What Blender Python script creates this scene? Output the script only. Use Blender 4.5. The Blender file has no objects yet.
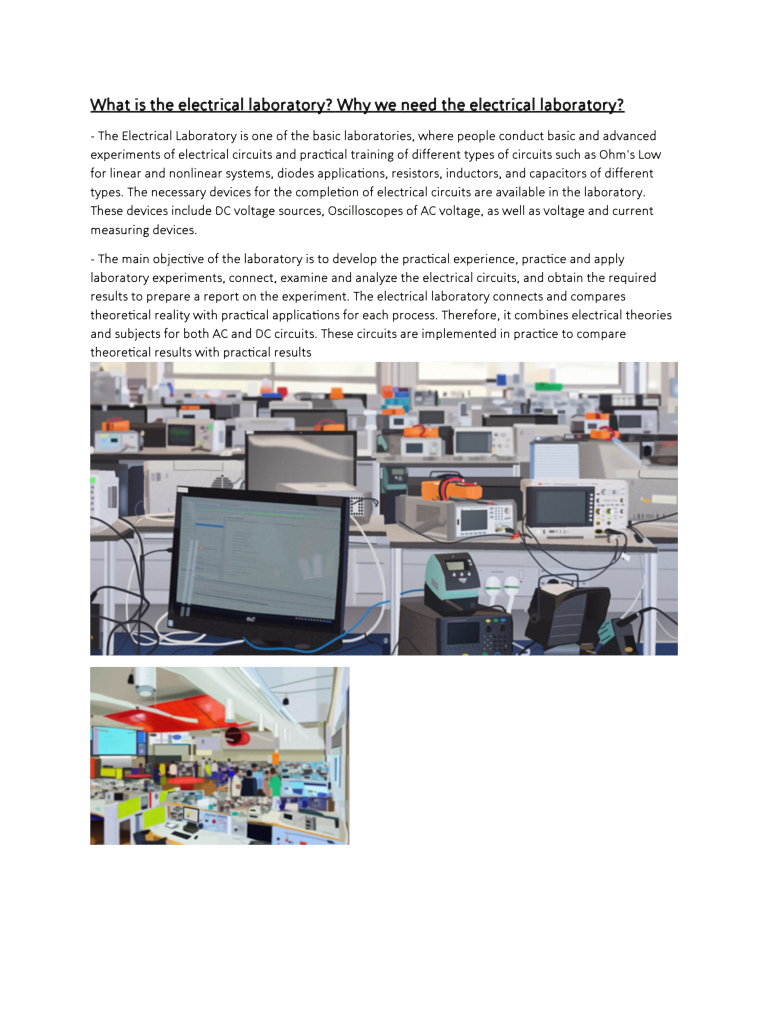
# A sheet of typed paper lying on a desk, with two glossy photographic prints laid on it.
# The place in the photograph is itself FLAT: a page of text and two printed pictures.  So the page is a
# thin sheet, the letters are thin ink shapes on it, and each print is a thin card whose printed areas
# (one flat mesh per depicted thing) carry the ink colours of the print.  All light comes from the room.
import math, random
import numpy as np
try:
    import bpy
except ImportError:
    bpy = None

PXM = 0.2159 / 768.0                      # metres per page pixel (a page 8.5 inches wide)
def PX(x): return (x - 384.0) * PXM
def PY(y): return (512.0 - y) * PXM
INK_ALB = 0.84                            # reflectance of the print's whitest white

if bpy:
    sc = bpy.context.scene
    cd = bpy.data.cameras.new('camera'); cam = bpy.data.objects.new('camera', cd)
    sc.collection.objects.link(cam); sc.camera = cam
    cam.location = (0, 0, 0.52); cam.rotation_euler = (0, 0, 0)
    cd.sensor_fit = 'VERTICAL'; cd.sensor_height = 24.0
    cd.lens = 24.0 * 0.52 / (1024 * PXM); cd.clip_start = 0.01; cd.clip_end = 50
    w = bpy.data.worlds.new('room_light'); sc.world = w; w.use_nodes = True
    bg = w.node_tree.nodes['Background']; bg.inputs[0].default_value = (1, 1, 1, 1); bg.inputs[1].default_value = 0.62
    sd = bpy.data.lights.new('added_sun', 'SUN'); so = bpy.data.objects.new('added_sun', sd)  # soft sun added to light the sheet evenly; no window stands behind it
    sc.collection.objects.link(so); so.rotation_euler = (math.radians(24), math.radians(-28), 0)
    sd.angle = math.radians(12); sd.energy = 0.38 * math.pi / (math.cos(math.radians(24)) * math.cos(math.radians(28)))
    sc.cycles.filter_width = 1.15
    sc.view_settings.view_transform = 'Standard'; sc.view_settings.look = 'None'
    sc.view_settings.gamma = 1; sc.view_settings.use_curve_mapping = False
    sc.view_settings.exposure = math.log2(1.0 / INK_ALB)

# ---------------------------------------------------------------- ink painter (numpy)
def spline(p, closed=False, n=8):
    p = [tuple(map(float, q)) for q in p]
    if len(p) < 3: return p
    out = []; m = len(p)
    for i in range(m if closed else m - 1):
        if closed: a, b, c, d = p[i - 1], p[i], p[(i + 1) % m], p[(i + 2) % m]
        else: a, b, c, d = p[max(i - 1, 0)], p[i], p[i + 1], p[min(i + 2, m - 1)]
        for k in range(n):
            t = k / n; t2 = t * t; t3 = t2 * t
            out.append(tuple(0.5 * (2 * b[j] + (c[j] - a[j]) * t + (2 * a[j] - 5 * b[j] + 4 * c[j] - d[j]) * t2
                                    + (3 * b[j] - a[j] - 3 * c[j] + d[j]) * t3) for j in (0, 1)))
    if not closed: out.append(p[-1])
    return out

def boxblur(a, r, ax):
    if r < 1: return a
    a = np.moveaxis(a, ax, 0)
    pad = np.pad(a, ((r + 1, r),) + ((0, 0),) * (a.ndim - 1), mode='edge')
    c = np.cumsum(pad, 0, dtype=np.float64)
    return np.moveaxis(((c[2 * r + 1:] - c[:-(2 * r + 1)]) / (2 * r + 1)).astype(np.float32), 0, ax)

def gblur(a, s):
    if s <= 0.3: return a
    r = max(1, int(round(s * 0.95)))
    for _ in range(3):
        a = boxblur(boxblur(a, r, 0), r, 1)
    return a

class Print:
    S = 4
    def __init__(s, x0, y0, w, h, seed=1):
        s.x0, s.y0, s.w, s.h = x0, y0, w, h
        s.H, s.W = int(round(h * s.S)), int(round(w * s.S))
        s.img = np.zeros((s.H, s.W, 3), np.float32); s.ids = np.zeros((s.H, s.W), np.int32)
        s.parts = [('paper', None, 0, None)]; s.cur = 0; s.ox, s.oy, s.k = 0, 0, 1.0; s.cb = 0.0
        rs = np.random.RandomState(seed)
        n = rs.randn(s.H, s.W, 3).astype(np.float32) * 0.35 + rs.randn(s.H, s.W, 1).astype(np.float32)
        s.noise = gblur(n, 2.0); s.noise /= s.noise.std()
        s.rnd = random.Random(seed)
    def O(s, x0, y0, x1=None):            # local frame: origin and number of page px across 768 local units
        s.ox, s.oy = x0, y0; s.k = 768.0 / (x1 - x0) if x1 else 1.0
    def part(s, name, label=None, parent=0, stuff=False):
        s.parts.append((name, label, parent, 'stuff' if stuff else None)); s.cur = len(s.parts) - 1
        return s.cur
    def sub(s, name, label=None, stuff=False):
        p = s.cur
        while s.parts[p][2]: p = s.parts[p][2]
        return s.part(name, label, p, stuff)
    def to(s, i): s.cur = i
    def _px(s, pts): return np.array([((x / s.k + s.ox - s.x0) * s.S, (y / s.k + s.oy - s.y0) * s.S) for x, y in pts], np.float32)
    def _box(s, P, m):
        a = max(0, int(math.floor(P[:, 0].min() - m))); b = min(s.W, int(math.ceil(P[:, 0].max() + m)))
        c = max(0, int(math.floor(P[:, 1].min() - m))); d = min(s.H, int(math.ceil(P[:, 1].max() + m)))
        return a, b, c, d
    def _paint(s, box, m, c, a, own, n):
        x0, x1, y0, y1 = box
        if callable(c):
            X = ((np.arange(x0, x1) + .5) / s.S + s.x0 - s.ox) * s.k; Y = ((np.arange(y0, y1) + .5) / s.S + s.y0 - s.oy) * s.k
            c = c(X[None, :], Y[:, None])
        else: c = np.array(c, np.float32).reshape(1, 1, 3) / 255.0
        if n: c = c + s.noise[y0:y1, x0:x1] * (n / 255.0)
        m3 = (m * a)[..., None]
        s.img[y0:y1, x0:x1] = s.img[y0:y1, x0:x1] * (1 - m3) + c * m3
        if own: s.ids[y0:y1, x0:x1][m > 0.5] = s.cur
    def P(s, pts, c, b=0, a=1.0, own=1, sm=0, n=0):
        if sm: pts = spline(pts, True)
        b = b + (s.cb if b >= 0 else 0)
        Q = s._px(pts); bl = b * s.S; box = s._box(Q, 3 * bl + 2); x0, x1, y0, y1 = box
        if x1 <= x0 or y1 <= y0: return
        X = np.arange(x0, x1, dtype=np.float32) + .5; m = np.zeros((y1 - y0, x1 - x0), bool)
        for i in range(len(Q)):
            (ax, ay), (bx, by) = Q[i - 1], Q[i]
            if ay == by: continue
            lo, hi = (ay, by) if ay < by else (by, ay)
            r0 = max(y0, int(math.ceil(lo - .5))); r1 = min(y1, int(math.ceil(hi - .5)))
            if r1 <= r0: continue
            Y = np.arange(r0, r1) + .5; xc = ax + (Y - ay) * (bx - ax) / (by - ay)
            m[r0 - y0:r1 - y0] ^= X[None, :] > xc[:, None]
        m = gblur(m.astype(np.float32), bl); s._paint(box, m, c, a, own, n)
    def R(s, x0, y0, x1, y1, c, b=0, a=1.0, own=1, r=0, n=0):
        if not r: s.P([(x0, y0), (x1, y0), (x1, y1), (x0, y1)], c, b, a, own, 0, n); return
        pts = []
        for cx, cy, a0 in ((x1 - r, y0 + r, -90), (x1 - r, y1 - r, 0), (x0 + r, y1 - r, 90), (x0 + r, y0 + r, 180)):
            for k in range(5):
                t = math.radians(a0 + k * 22.5); pts.append((cx + r * math.cos(t), cy + r * math.sin(t)))
        s.P(pts, c, b, a, own, 0, n)
    def E(s, cx, cy, rx, ry, c, b=0, a=1.0, own=1, n=0, rot=0):
        ct, st = math.cos(rot), math.sin(rot)
        s.P([(cx + rx * math.cos(t) * ct - ry * math.sin(t) * st, cy + rx * math.cos(t) * st + ry * math.sin(t) * ct)
             for t in [k * math.pi / 12 for k in range(24)]], c, b, a, own, 0, n)
    def L(s, pts, w, c, b=0, a=1.0, own=1, sm=1, n=0):
        if sm and len(pts) > 2: pts = spline(pts)
        b = b + (s.cb if b >= 0 else 0)
        Q = s._px(pts); hw = w / s.k * s.S / 2; bl = b * s.S; box = s._box(Q, hw + 3 * bl + 2); x0, x1, y0, y1 = box
        if x1 <= x0 or y1 <= y0: return
        m = np.zeros((y1 - y0, x1 - x0), np.float32)
        for i in range(len(Q) - 1):
            A, B = Q[i], Q[i + 1]; bb = s._box(np.array([A, B]), hw + 2)
            if bb[1] <= bb[0] or bb[3] <= bb[2]: continue
            X = np.arange(bb[0], bb[1])[None, :] + .5 - A[0]; Y = np.arange(bb[2], bb[3])[:, None] + .5 - A[1]
            d = B - A; l2 = max(float(d @ d), 1e-6); t = np.clip((X * d[0] + Y * d[1]) / l2, 0, 1)
            D = np.hypot(X - t * d[0], Y - t * d[1])
            v = m[bb[2] - y0:bb[3] - y0, bb[0] - x0:bb[1] - x0]; np.maximum(v, np.clip(hw - D + .5, 0, 1), out=v)
        m = gblur(m, bl); s._paint(box, m, c, a, own, n)
    def V(s, x0, y0, x1, y1, c, n, w, a=1, vert=True, b=0):   # a row of n slots or ribs
        for i in range(n):
            t = (i + .5) / n
            if vert: xx = x0 + (x1 - x0) * t; s.L([(xx, y0), (xx, y1)], w, c, b, a, 0, 0)
            else: yy = y0 + (y1 - y0) * t; s.L([(x0, yy), (x1, yy)], w, c, b, a, 0, 0)
    def D(s, x0, y0, x1, y1, cols, n, size, b=0, a=.8, own=0):   # scattered small blurred pieces
        for _ in range(n):
            c = s.rnd.choice(cols); w = s.rnd.uniform(.4, 1.6) * size; h = s.rnd.uniform(.3, 1) * size
            x = s.rnd.uniform(x0, x1 - w); y = s.rnd.uniform(y0, y1 - h); s.R(x, y, x + w, y + h, c, b, a, own)

def G(x0, y0, c0, x1, y1, c1, *more):     # linear gradient; more = t, colour pairs between (t rising)
    st = [(0.0, c0)] + [(more[i], more[i + 1]) for i in range(0, len(more), 2)] + [(1.0, c1)]
    ts = np.array([t for t, _ in st]); cs = np.array([c for _, c in st], np.float32) / 255.0
    dx, dy = x1 - x0, y1 - y0; l2 = dx * dx + dy * dy
    def f(X, Y):
        t = ((X - x0) * dx + (Y - y0) * dy) / l2
        return np.stack([np.interp(t, ts, cs[:, j]) for j in range(3)], -1).astype(np.float32)
    return f
# ================================================================ upper print: benches of test instruments
p1 = p = Print(90.2, 362.0, 587.6, 293.6, 3)
O, P, R, E, L, V, D, part, sub, to = p.O, p.P, p.R, p.E, p.L, p.V, p.D, p.part, p.sub, p.to
BLK = (34, 33, 38); ORG = (236, 122, 52)
part('wall', 'pale grey wall between the windows of the lab')
O(90, 362); R(-5, -5, 600, 300, (176, 171, 172))
R(-5, -5, 600, 60, (204, 196, 190), n=1)
p.cb = 0.7
# left wall pieces (tile 1)
O(88, 360, 163)
R(385, 0, 600, 200, (196, 182, 174)); R(600, 0, 640, 300, (214, 208, 208)); R(640, 0, 710, 300, (202, 186, 174)); R(710, 0, 800, 280, (232, 230, 238))
part('window', 'cream window pane at the top left corner'); R(130, 0, 385, 140, (246, 234, 206)); R(20, 0, 130, 120, (214, 206, 200))
R(200, 40, 360, 150, (228, 218, 206), 1.5)
part('window', 'wide bright window left of centre with a grey transom bar')
O(163, 360, 238)
R(15, 0, 2260, 350, (168, 160, 158))
R(45, 40, 85, 130, (192, 188, 192), 1)
R(105, -20, 1115, 145, (249, 248, 234), r=8)
E(300, 90, 70, 50, (250, 248, 240), 2, .8, 0); E(700, 70, 150, 50, (232, 238, 220), 3, .7, 0)
R(1140, -20, 2190, 172, (250, 250, 240), r=14); E(1700, 130, 150, 60, (252, 251, 246), 3, .9, 0)
E(2000, 110, 60, 50, (226, 232, 220), 3, .6, 0); E(950, 100, 130, 60, (244, 238, 216), 3, .8, 0); E(1380, 100, 160, 60, (246, 240, 226), 3, .7, 0)
P([(105, 190), (1110, 205), (1110, 360), (105, 345)], (247, 245, 226)); P([(1135, 210), (2190, 245), (2190, 380), (1135, 360)], (249, 247, 236))
R(120, 200, 260, 300, (248, 240, 228), 2, .9, 0); E(1700, 290, 200, 50, (250, 249, 244), 3, .9, 0); R(1150, 330, 1520, 400, (240, 238, 236), 2, 1, 0)
L([(15, 160), (1115, 182), (2210, 208)], 40, (166, 157, 155), .6, 1, 0); L([(1115, -20), (1120, 180)], 22, (170, 163, 160), .5, 1, 0)
L([(1116, 150), (1500, 176), (2150, 190)], 10, (134, 126, 124), .8, .7, 0, 0)
L([(2205, -20), (2200, 180), (2225, 360)], 36, (150, 142, 142), .6, 1, 0)
part('wall_panel', 'pale ribbed wall panel between the two big windows')
O(388, 360, 463)
R(-60, -20, 315, 300, (208, 200, 198)); R(-60, 0, -5, 300, (206, 190, 186)); R(0, 0, 30, 300, (216, 208, 202)); R(30, 0, 55, 300, (182, 170, 164)); R(55, 0, 100, 300, (208, 206, 214)); R(100, 0, 125, 300, (174, 160, 152))
R(125, 0, 280, 300, (208, 204, 202)); V(160, 0, 280, 280, (188, 184, 184), 3, 16, .6); R(290, -20, 315, 260, (168, 162, 160))
part('window', 'bright white window right of centre above the blue box')
R(315, -20, 1060, 205, (253, 252, 246)); R(640, -10, 1000, 40, (238, 238, 222), 1.5, 1, 0)
R(315, 205, 1010, 262, G(0, 205, (176, 170, 170), 0, 262, (152, 140, 134)))
R(310, 262, 1020, 390, (250, 247, 234)); R(290, 262, 420, 330, (244, 236, 220), 2)
O(463, 360, 538)
R(250, -20, 700, 280, (240, 236, 228)); R(260, 60, 340, 190, (238, 230, 212), 1.5); R(380, 20, 560, 190, (244, 244, 242), 2); R(100, -20, 240, 70, (236, 236, 232), 2)
R(575, -20, 625, 290, (188, 188, 196)); R(640, -20, 900, 260, (244, 240, 228)); R(640, 130, 850, 250, (240, 230, 212), 1.5)
R(240, 270, 500, 400, (222, 212, 206)); R(290, 320, 410, 390, (248, 246, 244))
part('window', 'wide white window on the right with a grey lower frame')
O(538, 360, 613)
R(110, -20, 830, 260, (252, 252, 251)); R(-20, -20, 110, 90, (246, 246, 246)); R(110, 90, 178, 250, (216, 214, 222)); R(0, 100, 108, 250, (244, 232, 212))
L([(200, 70), (350, 45), (560, 65), (820, 70)], 30, (232, 232, 222), 1, .7, 0)
R(250, 250, 830, 300, G(0, 250, (168, 165, 168), 0, 300, (204, 200, 202))); R(230, 305, 860, 360, (250, 248, 244))
R(0, 0, 800, 30, (244, 244, 242), 1, 1, 0)
O(605, 360, 680)
R(0, 262, 175, 300, (176, 170, 174)); R(0, 300, 175, 345, (248, 245, 240))
part('window_frame', 'tall frame posts and glazing strips at the right of the window')
R(140, -20, 165, 262, (132, 124, 122)); R(165, -20, 215, 345, (184, 178, 186)); R(215, -20, 300, 345, (232, 233, 240)); R(300, -20, 352, 350, (150, 154, 174)); R(300, 50, 325, 110, (206, 216, 232), 1)
R(352, -20, 425, 350, (238, 240, 246)); R(425, -20, 445, 350, (184, 180, 186)); R(445, -20, 575, 360, (236, 232, 226)); E(485, 262, 45, 45, (252, 252, 250), 1)
R(440, 300, 560, 350, (208, 204, 202), 1)
part('wall', 'taupe wall strip at the right edge')
R(575, -20, 655, 520, (186, 178, 176)); R(655, -20, 715, 200, (214, 206, 202)); R(715, -20, 760, 520, (170, 162, 160))
R(640, 390, 760, 520, (208, 202, 196))
part('notice', 'blue grey notice on the wall at the right edge')
R(680, 185, 760, 385, (150, 172, 200)); E(735, 300, 22, 40, (214, 222, 232), .8, 1, 0); R(660, 185, 682, 380, (140, 140, 146), .4, 1, 0)
# ---------------------------------------------------------------- far benches, left
part('bench_clutter', 'blurred machines and papers on the far bench at the left', stuff=True)
O(88, 360, 163)
R(0, 150, 300, 470, (146, 140, 146)); R(20, 120, 120, 200, (160, 152, 154)); P([(110, 120), (140, 60), (170, 120)], (118, 106, 104))
E(60, 40, 45, 30, (196, 192, 196)); R(90, 120, 230, 180, (186, 184, 192)); R(230, 110, 380, 180, (222, 220, 226))
R(80, 190, 210, 260, (166, 160, 162)); E(110, 250, 50, 40, (186, 184, 190)); R(30, 260, 300, 420, (140, 136, 144)); R(150, 300, 250, 380, (128, 122, 128), 1)
D(30, 170, 290, 430, [(120, 112, 118), (176, 170, 176), (150, 148, 160), (132, 132, 136)], 40, 60, .8, .6)
R(180, 175, 290, 420, (150, 144, 150), 1, .7); R(275, 170, 320, 460, (160, 162, 172)); R(320, 180, 350, 440, (130, 136, 142)); E(305, 230, 22, 70, (206, 208, 218)); E(300, 330, 20, 30, (104, 108, 106))
R(345, 180, 420, 480, (196, 200, 212)); E(385, 310, 40, 50, (234, 236, 242)); E(365, 220, 20, 60, (212, 214, 226)); E(380, 400, 36, 60, (196, 198, 216))
R(405, 190, 600, 300, (142, 130, 136)); V(405, 195, 600, 290, (108, 98, 106), 6, 14, .7); R(430, 260, 520, 440, (166, 146, 150)); R(430, 285, 520, 305, (84, 70, 76)); R(430, 345, 520, 362, (88, 74, 80)); R(430, 400, 520, 425, (110, 96, 98))
E(555, 310, 26, 55, (188, 192, 210)); R(510, 350, 575, 450, (84, 80, 84)); R(575, 330, 700, 470, (186, 182, 184)); R(610, 290, 660, 420, (146, 150, 152)); E(700, 290, 34, 34, (234, 236, 244)); R(680, 300, 790, 480, (184, 182, 190))
R(560, 370, 610, 470, (196, 190, 188)); R(740, 320, 800, 400, (206, 210, 220)); R(30, 430, 340, 475, (160, 152, 150), 1); R(30, 440, 130, 475, (108, 100, 98), 1)
part('bench', 'dark edge of the far left bench'); R(20, 462, 610, 520, (32, 26, 30)); R(150, 455, 195, 540, (176, 180, 196)); R(600, 450, 800, 520, (112, 108, 110)); E(448, 462, 26, 26, (240, 240, 246))
part('bottle', 'blue and red bottle among the far bench equipment')
O(163, 360, 238)
R(-20, 190, 120, 400, (208, 208, 220)); R(-40, 240, 30, 290, (150, 170, 206)); R(-40, 270, 80, 380, (198, 204, 214)); L([(70, 260), (92, 310), (94, 355)], 32, (66, 92, 190), .3); E(92, 370, 22, 24, (160, 50, 80)); E(62, 250, 22, 18, (98, 88, 116))
part('bench_clutter', 'blurred parts and tools on the far bench under the left window', stuff=True)
R(110, 310, 800, 470, (172, 168, 176)); R(110, 300, 330, 350, (190, 184, 188)); R(20, 380, 480, 450, (178, 184, 200))
R(130, 340, 220, 420, (186, 180, 180)); R(220, 345, 300, 382, (66, 64, 66)); E(315, 365, 26, 22, (214, 176, 140)); R(330, 310, 480, 360, (206, 204, 214)); E(450, 372, 36, 20, (220, 134, 100)); E(400, 370, 24, 20, (210, 206, 214))
E(530, 340, 75, 42, (228, 226, 240)); E(620, 368, 48, 24, (228, 170, 182)); R(655, 355, 800, 390, (58, 56, 62)); R(600, 385, 800, 460, (180, 178, 184)); E(170, 430, 40, 22, (112, 112, 94)); R(480, 400, 560, 460, (186, 182, 190)); E(500, 440, 24, 16, (210, 120, 110))
R(-20, 380, 20, 470, (72, 68, 74)); R(560, 330, 700, 350, (206, 204, 212), .8)
part('bench', 'dark bench edge behind the small orange meters'); R(0, 452, 550, 530, (38, 34, 36)); R(540, 458, 820, 620, (70, 70, 76))
O(238, 360, 313)
part('bench_clutter', 'blurred boxes and dark monitor tops on the bench under the left window', stuff=True)
R(-20, 330, 60, 400, (196, 198, 208)); E(80, 355, 34, 18, (120, 134, 112)); R(40, 375, 460, 420, (40, 38, 42)); R(100, 230, 200, 370, (232, 230, 230)); R(-20, 400, 40, 470, (160, 162, 170))
R(200, 400, 340, 510, (44, 44, 50)); E(560, 370, 90, 35, (212, 208, 212)); E(680, 365, 110, 34, (104, 104, 108)); R(590, 350, 780, 410, (128, 126, 130)); E(620, 385, 30, 16, (176, 172, 176)); R(640, 392, 800, 420, (54, 52, 58))
part('storage_bin', 'orange tray with clear bags on the bench under the window'); P([(235, 280), (345, 280), (345, 345), (222, 345)], (234, 120, 86)); P([(240, 215), (280, 180), (345, 230), (345, 285), (240, 285)], (216, 214, 228)); R(250, 260, 330, 300, (236, 170, 160), .6)
part('storage_bin', 'red bin on the bench under the window'); P([(405, 278), (500, 278), (512, 350), (470, 390), (440, 380), (398, 330)], (196, 48, 54))
part('storage_bin', 'flat blue tray in front of the orange tray'); P([(232, 342), (440, 340), (452, 382), (250, 380)], (40, 78, 196))
O(313, 360, 388)
part('monitor', 'dark monitor back beneath the right end of the left window')
R(-20, 345, 555, 420, (52, 52, 56), r=14); R(500, 360, 556, 500, (40, 40, 46)); R(110, 350, 400, 400, (38, 38, 42)); R(-20, 340, 120, 400, (166, 166, 172)); E(85, 375, 28, 22, (206, 206, 216))
R(-20, 405, 210, 500, (110, 106, 106)); P([(190, 405), (490, 405), (530, 505), (230, 505)], (168, 168, 176)); P([(190, 405), (250, 505), (215, 505)], (118, 114, 116))
P([(250, 400), (470, 400), (500, 440), (240, 440)], (178, 174, 182), 1)
part('storage_bin', 'orange bin standing on the far dark monitor'); P([(188, 285), (295, 285), (302, 345), (312, 395), (168, 395), (184, 340)], (240, 126, 48)); P([(184, 345), (302, 345), (312, 395), (168, 395)], (232, 108, 40), .6)
part('equipment_rack', 'grey blurred equipment right of the dark monitor'); R(556, 350, 700, 520, (186, 180, 188)); V(565, 360, 690, 500, (150, 146, 156), 4, 14, .6); R(600, 500, 800, 640, (150, 148, 152))
# component boxes
part('storage_box', 'orange storage box in the far middle'); P([(700, 270), (800, 270), (800, 390), (712, 390)], (236, 104, 66)); E(752, 300, 24, 20, (190, 160, 176), .8, 1, 0)
O(388, 360, 463); R(-40, 270, 40, 300, (236, 120, 90)); R(-40, 320, 50, 388, (222, 84, 44))
part('storage_box', 'purple storage box topmost of the stacked boxes'); R(50, 285, 215, 330, (88, 46, 80)); R(55, 280, 105, 340, (150, 130, 214))
part('storage_box', 'blue storage box beneath the purple box'); R(65, 330, 222, 388, (44, 98, 184)); R(110, 345, 170, 365, (84, 134, 206), .5, 1, 0)
part('storage_box', 'turquoise storage box at the bottom of the stack'); R(-30, 395, 222, 460, (38, 136, 170)); R(20, 410, 65, 445, (90, 180, 196), .6, 1, 0); R(95, 410, 150, 445, (80, 176, 204), .6, 1, 0); R(170, 405, 210, 445, (90, 178, 196), .6, 1, 0)
R(150, 460, 215, 530, (24, 130, 160)); R(-70, 460, -10, 520, (24, 130, 160)); R(70, 395, 95, 460, (30, 110, 150), .5, 1, 0)
part('bench_clutter', 'blurred dark gadgets on the far bench in the middle', stuff=True)
R(222, 280, 245, 520, (110, 110, 116)); R(240, 290, 290, 480, (186, 184, 194)); R(270, 330, 500, 470, (150, 152, 160)); D(275, 320, 500, 460, [(76, 80, 88), (188, 190, 200), (120, 128, 130), (96, 98, 108)], 34, 70, .6, .8)
R(290, 340, 350, 365, (80, 84, 90)); R(415, 310, 440, 360, (84, 86, 92)); R(480, 315, 515, 470, (50, 54, 58)); E(530, 430, 16, 40, (92, 142, 116)); R(545, 390, 770, 470, (158, 158, 164)); R(560, 330, 600, 370, (126, 124, 120)); R(280, 390, 345, 415, (196, 198, 210)); R(360, 430, 470, 455, (180, 182, 192))
E(537, 325, 27, 48, (252, 250, 238)); E(355, 295, 30, 14, (210, 196, 180), 1); D(640, 310, 780, 385, [(190, 170, 160), (220, 214, 208), (150, 150, 154)], 12, 40, .6, .6)
R(760, 340, 775, 400, (96, 92, 90))
# far right clutter
O(463, 360, 538)
part('bench_clutter', 'blurred equipment on the far bench right of centre', stuff=True)
R(-10, 390, 240, 520, (166, 168, 174)); R(240, 380, 780, 520, (164, 166, 174)); R(55, 310, 68, 370, (120, 112, 108)); R(60, 380, 250, 460, (168, 166, 170)); R(200, 400, 330, 470, (150, 146, 152))
R(450, 160, 600, 400, (196, 194, 202)); R(515, 145, 575, 240, (138, 146, 164)); R(600, 230, 780, 330, (214, 214, 220)); E(700, 268, 60, 14, (184, 196, 200)); R(410, 300, 450, 400, (116, 96, 96)); E(468, 360, 28, 50, (224, 208, 198))
R(490, 300, 640, 440, (172, 174, 186)); D(490, 290, 640, 500, [(120, 124, 138), (206, 206, 214), (146, 152, 166)], 30, 60, .6, .8); R(640, 300, 690, 400, (216, 216, 222)); R(680, 350, 780, 380, (150, 156, 170)); R(690, 390, 790, 430, (206, 208, 212)); R(700, 430, 790, 500, (134, 144, 150))
R(450, 285, 520, 305, (104, 98, 104)); E(365, 425, 70, 30, (216, 222, 232)); R(240, 395, 310, 420, (134, 136, 150)); R(380, 455, 520, 475, (120, 124, 134)); R(590, 440, 640, 520, (60, 58, 66)); R(660, 400, 690, 520, (50, 48, 56)); R(300, 390, 450, 410, (168, 172, 186)); R(90, 465, 190, 505, (220, 220, 224))
part('desk_lamp', 'dark lamp head beside the blue box'); P([(235, 195), (345, 195), (345, 235), (238, 235)], (56, 54, 56)); R(200, 240, 350, 275, (206, 200, 220), .8)
part('storage_box', 'tall royal blue box near the bright window'); P([(345, 148), (440, 150), (445, 265), (345, 262)], (52, 84, 168)); P([(385, 140), (420, 140), (402, 160)], (226, 230, 236), .2, 1, 0); L([(398, 160), (398, 262)], 8, (40, 66, 140), .2, .7, 0)
O(538, 360, 613)
part('bench_clutter', 'blurred pale equipment on the far right bench', stuff=True)
R(-10, 315, 420, 530, (190, 192, 202)); R(0, 320, 240, 380, (206, 208, 216)); R(0, 430, 60, 500, (122, 130, 148)); R(60, 390, 160, 500, (206, 208, 218)); E(270, 380, 40, 40, (214, 206, 206)); R(160, 430, 300, 470, (112, 122, 138)); R(220, 470, 400, 520, (188, 194, 206)); R(300, 340, 320, 400, (146, 140, 142))
R(320, 330, 410, 400, (250, 248, 246)); R(420, 345, 780, 420, (170, 172, 184)); R(420, 345, 460, 392, (60, 60, 72)); E(480, 368, 36, 22, (228, 214, 204)); R(510, 365, 640, 395, (62, 64, 76)); R(620, 350, 690, 410, (206, 206, 216)); P([(430, 400), (600, 400), (650, 470), (480, 440)], (196, 204, 218)); R(400, 440, 470, 520, (140, 136, 150)); R(470, 450, 600, 520, (186, 192, 206)); E(650, 440, 60, 24, (216, 212, 218)); R(600, 460, 720, 520, (160, 168, 182))
D(0, 330, 420, 520, [(140, 150, 168), (220, 220, 228), (170, 176, 192)], 34, 60, .6, .6); D(420, 400, 700, 520, [(120, 128, 146), (214, 214, 222)], 20, 60, .6, .6)
part('storage_tray', 'bright green tray on the far right bench'); P([(-30, 232), (90, 232), (120, 246), (248, 248), (235, 312), (-30, 316)], (30, 160, 92)); P([(110, 246), (248, 248), (240, 300), (180, 300)], (20, 182, 96), .5, .9, 0); E(40, 250, 24, 12, (24, 96, 60), .4, .9, 0)
O(605, 360, 680)
part('storage_rack', 'dark rack holding white component trays by the right wall'); R(-60, 350, 570, 520, (48, 48, 58))
sub('component_tray', 'white tray'); R(70, 350, 305, 395, (206, 208, 208)); R(70, 395, 310, 480, (196, 200, 200)); V(75, 400, 310, 475, (226, 228, 228), 4, 26, .9)
sub('component_tray', 'white tray'); R(385, 395, 550, 485, (200, 204, 202)); R(440, 425, 530, 440, (150, 154, 152), .4, 1, 0); R(430, 350, 550, 388, (118, 96, 94)); R(385, 345, 430, 390, (180, 176, 178))
part('bench', 'dark bench edge under the component trays'); R(-40, 485, 555, 560, (40, 38, 44)); R(100, 500, 400, 530, (96, 86, 100), 1, .7, 0)
# ---------------------------------------------------------------- middle benches
p.cb = 0.5
O(88, 408, 163)
part('partition', 'dark grey divider panel behind the left orange meter')
R(0, 15, 600, 520, (84, 84, 88), n=1); R(30, 0, 600, 22, (36, 32, 36)); R(150, -20, 195, 30, (172, 176, 192)); R(580, 0, 612, 160, (28, 24, 28)); R(20, 15, 60, 400, (66, 66, 72), 1, 1, 0)
part('printer', 'pale instrument case behind the left divider')
R(612, 0, 900, 165, (196, 196, 204)); P([(640, 165), (720, 105), (830, 110), (900, 130), (900, 170), (640, 170)], (120, 104, 112)); E(740, 125, 40, 16, (110, 60, 70), .4, 1, 0); R(612, 0, 900, 14, (120, 116, 120))
part('crate', 'dark brown crate between the left meter and the scope')
R(430, 155, 800, 420, (46, 40, 44)); R(430, 160, 800, 200, (88, 76, 72), .8)
O(163, 408, 238)
part('bench_meter', 'small pale bench meter topped with an orange handheld meter behind the scope')
R(165, 15, 480, 130, (196, 198, 208)); R(0, 20, 135, 150, (190, 190, 200)); R(135, 30, 165, 100, (120, 112, 120)); R(20, 100, 140, 160, (150, 146, 156), 1)
sub('display'); R(205, 68, 326, 115, (44, 52, 62))
part('handheld_meter', 'orange handheld meter on the far small bench meter'); R(190, -22, 376, 18, (238, 114, 58)); R(240, -20, 262, 18, (176, 62, 34), .3, 1, 0); R(190, -10, 235, 18, (226, 96, 48), .5, 1, 0)
part('monitor', 'dark monitor right of the small bench meter'); R(500, -20, 820, 120, (74, 74, 80)); R(480, -30, 540, 125, (34, 30, 34)); R(560, 95, 800, 120, (40, 38, 44))
R(650, 110, 800, 180, (168, 166, 174)); R(640, 180, 770, 430, (56, 54, 62)); R(650, 240, 740, 300, (28, 26, 34), 1); R(640, 300, 740, 400, (50, 46, 56), .7)
part('bench', 'second bench surface carrying the scope and the left meter')
R(-800, 410, -180, 470, (166, 150, 140)); R(-250, 405, 820, 480, (172, 158, 150)); R(-800, 470, 820, 560, (54, 50, 54))
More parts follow.
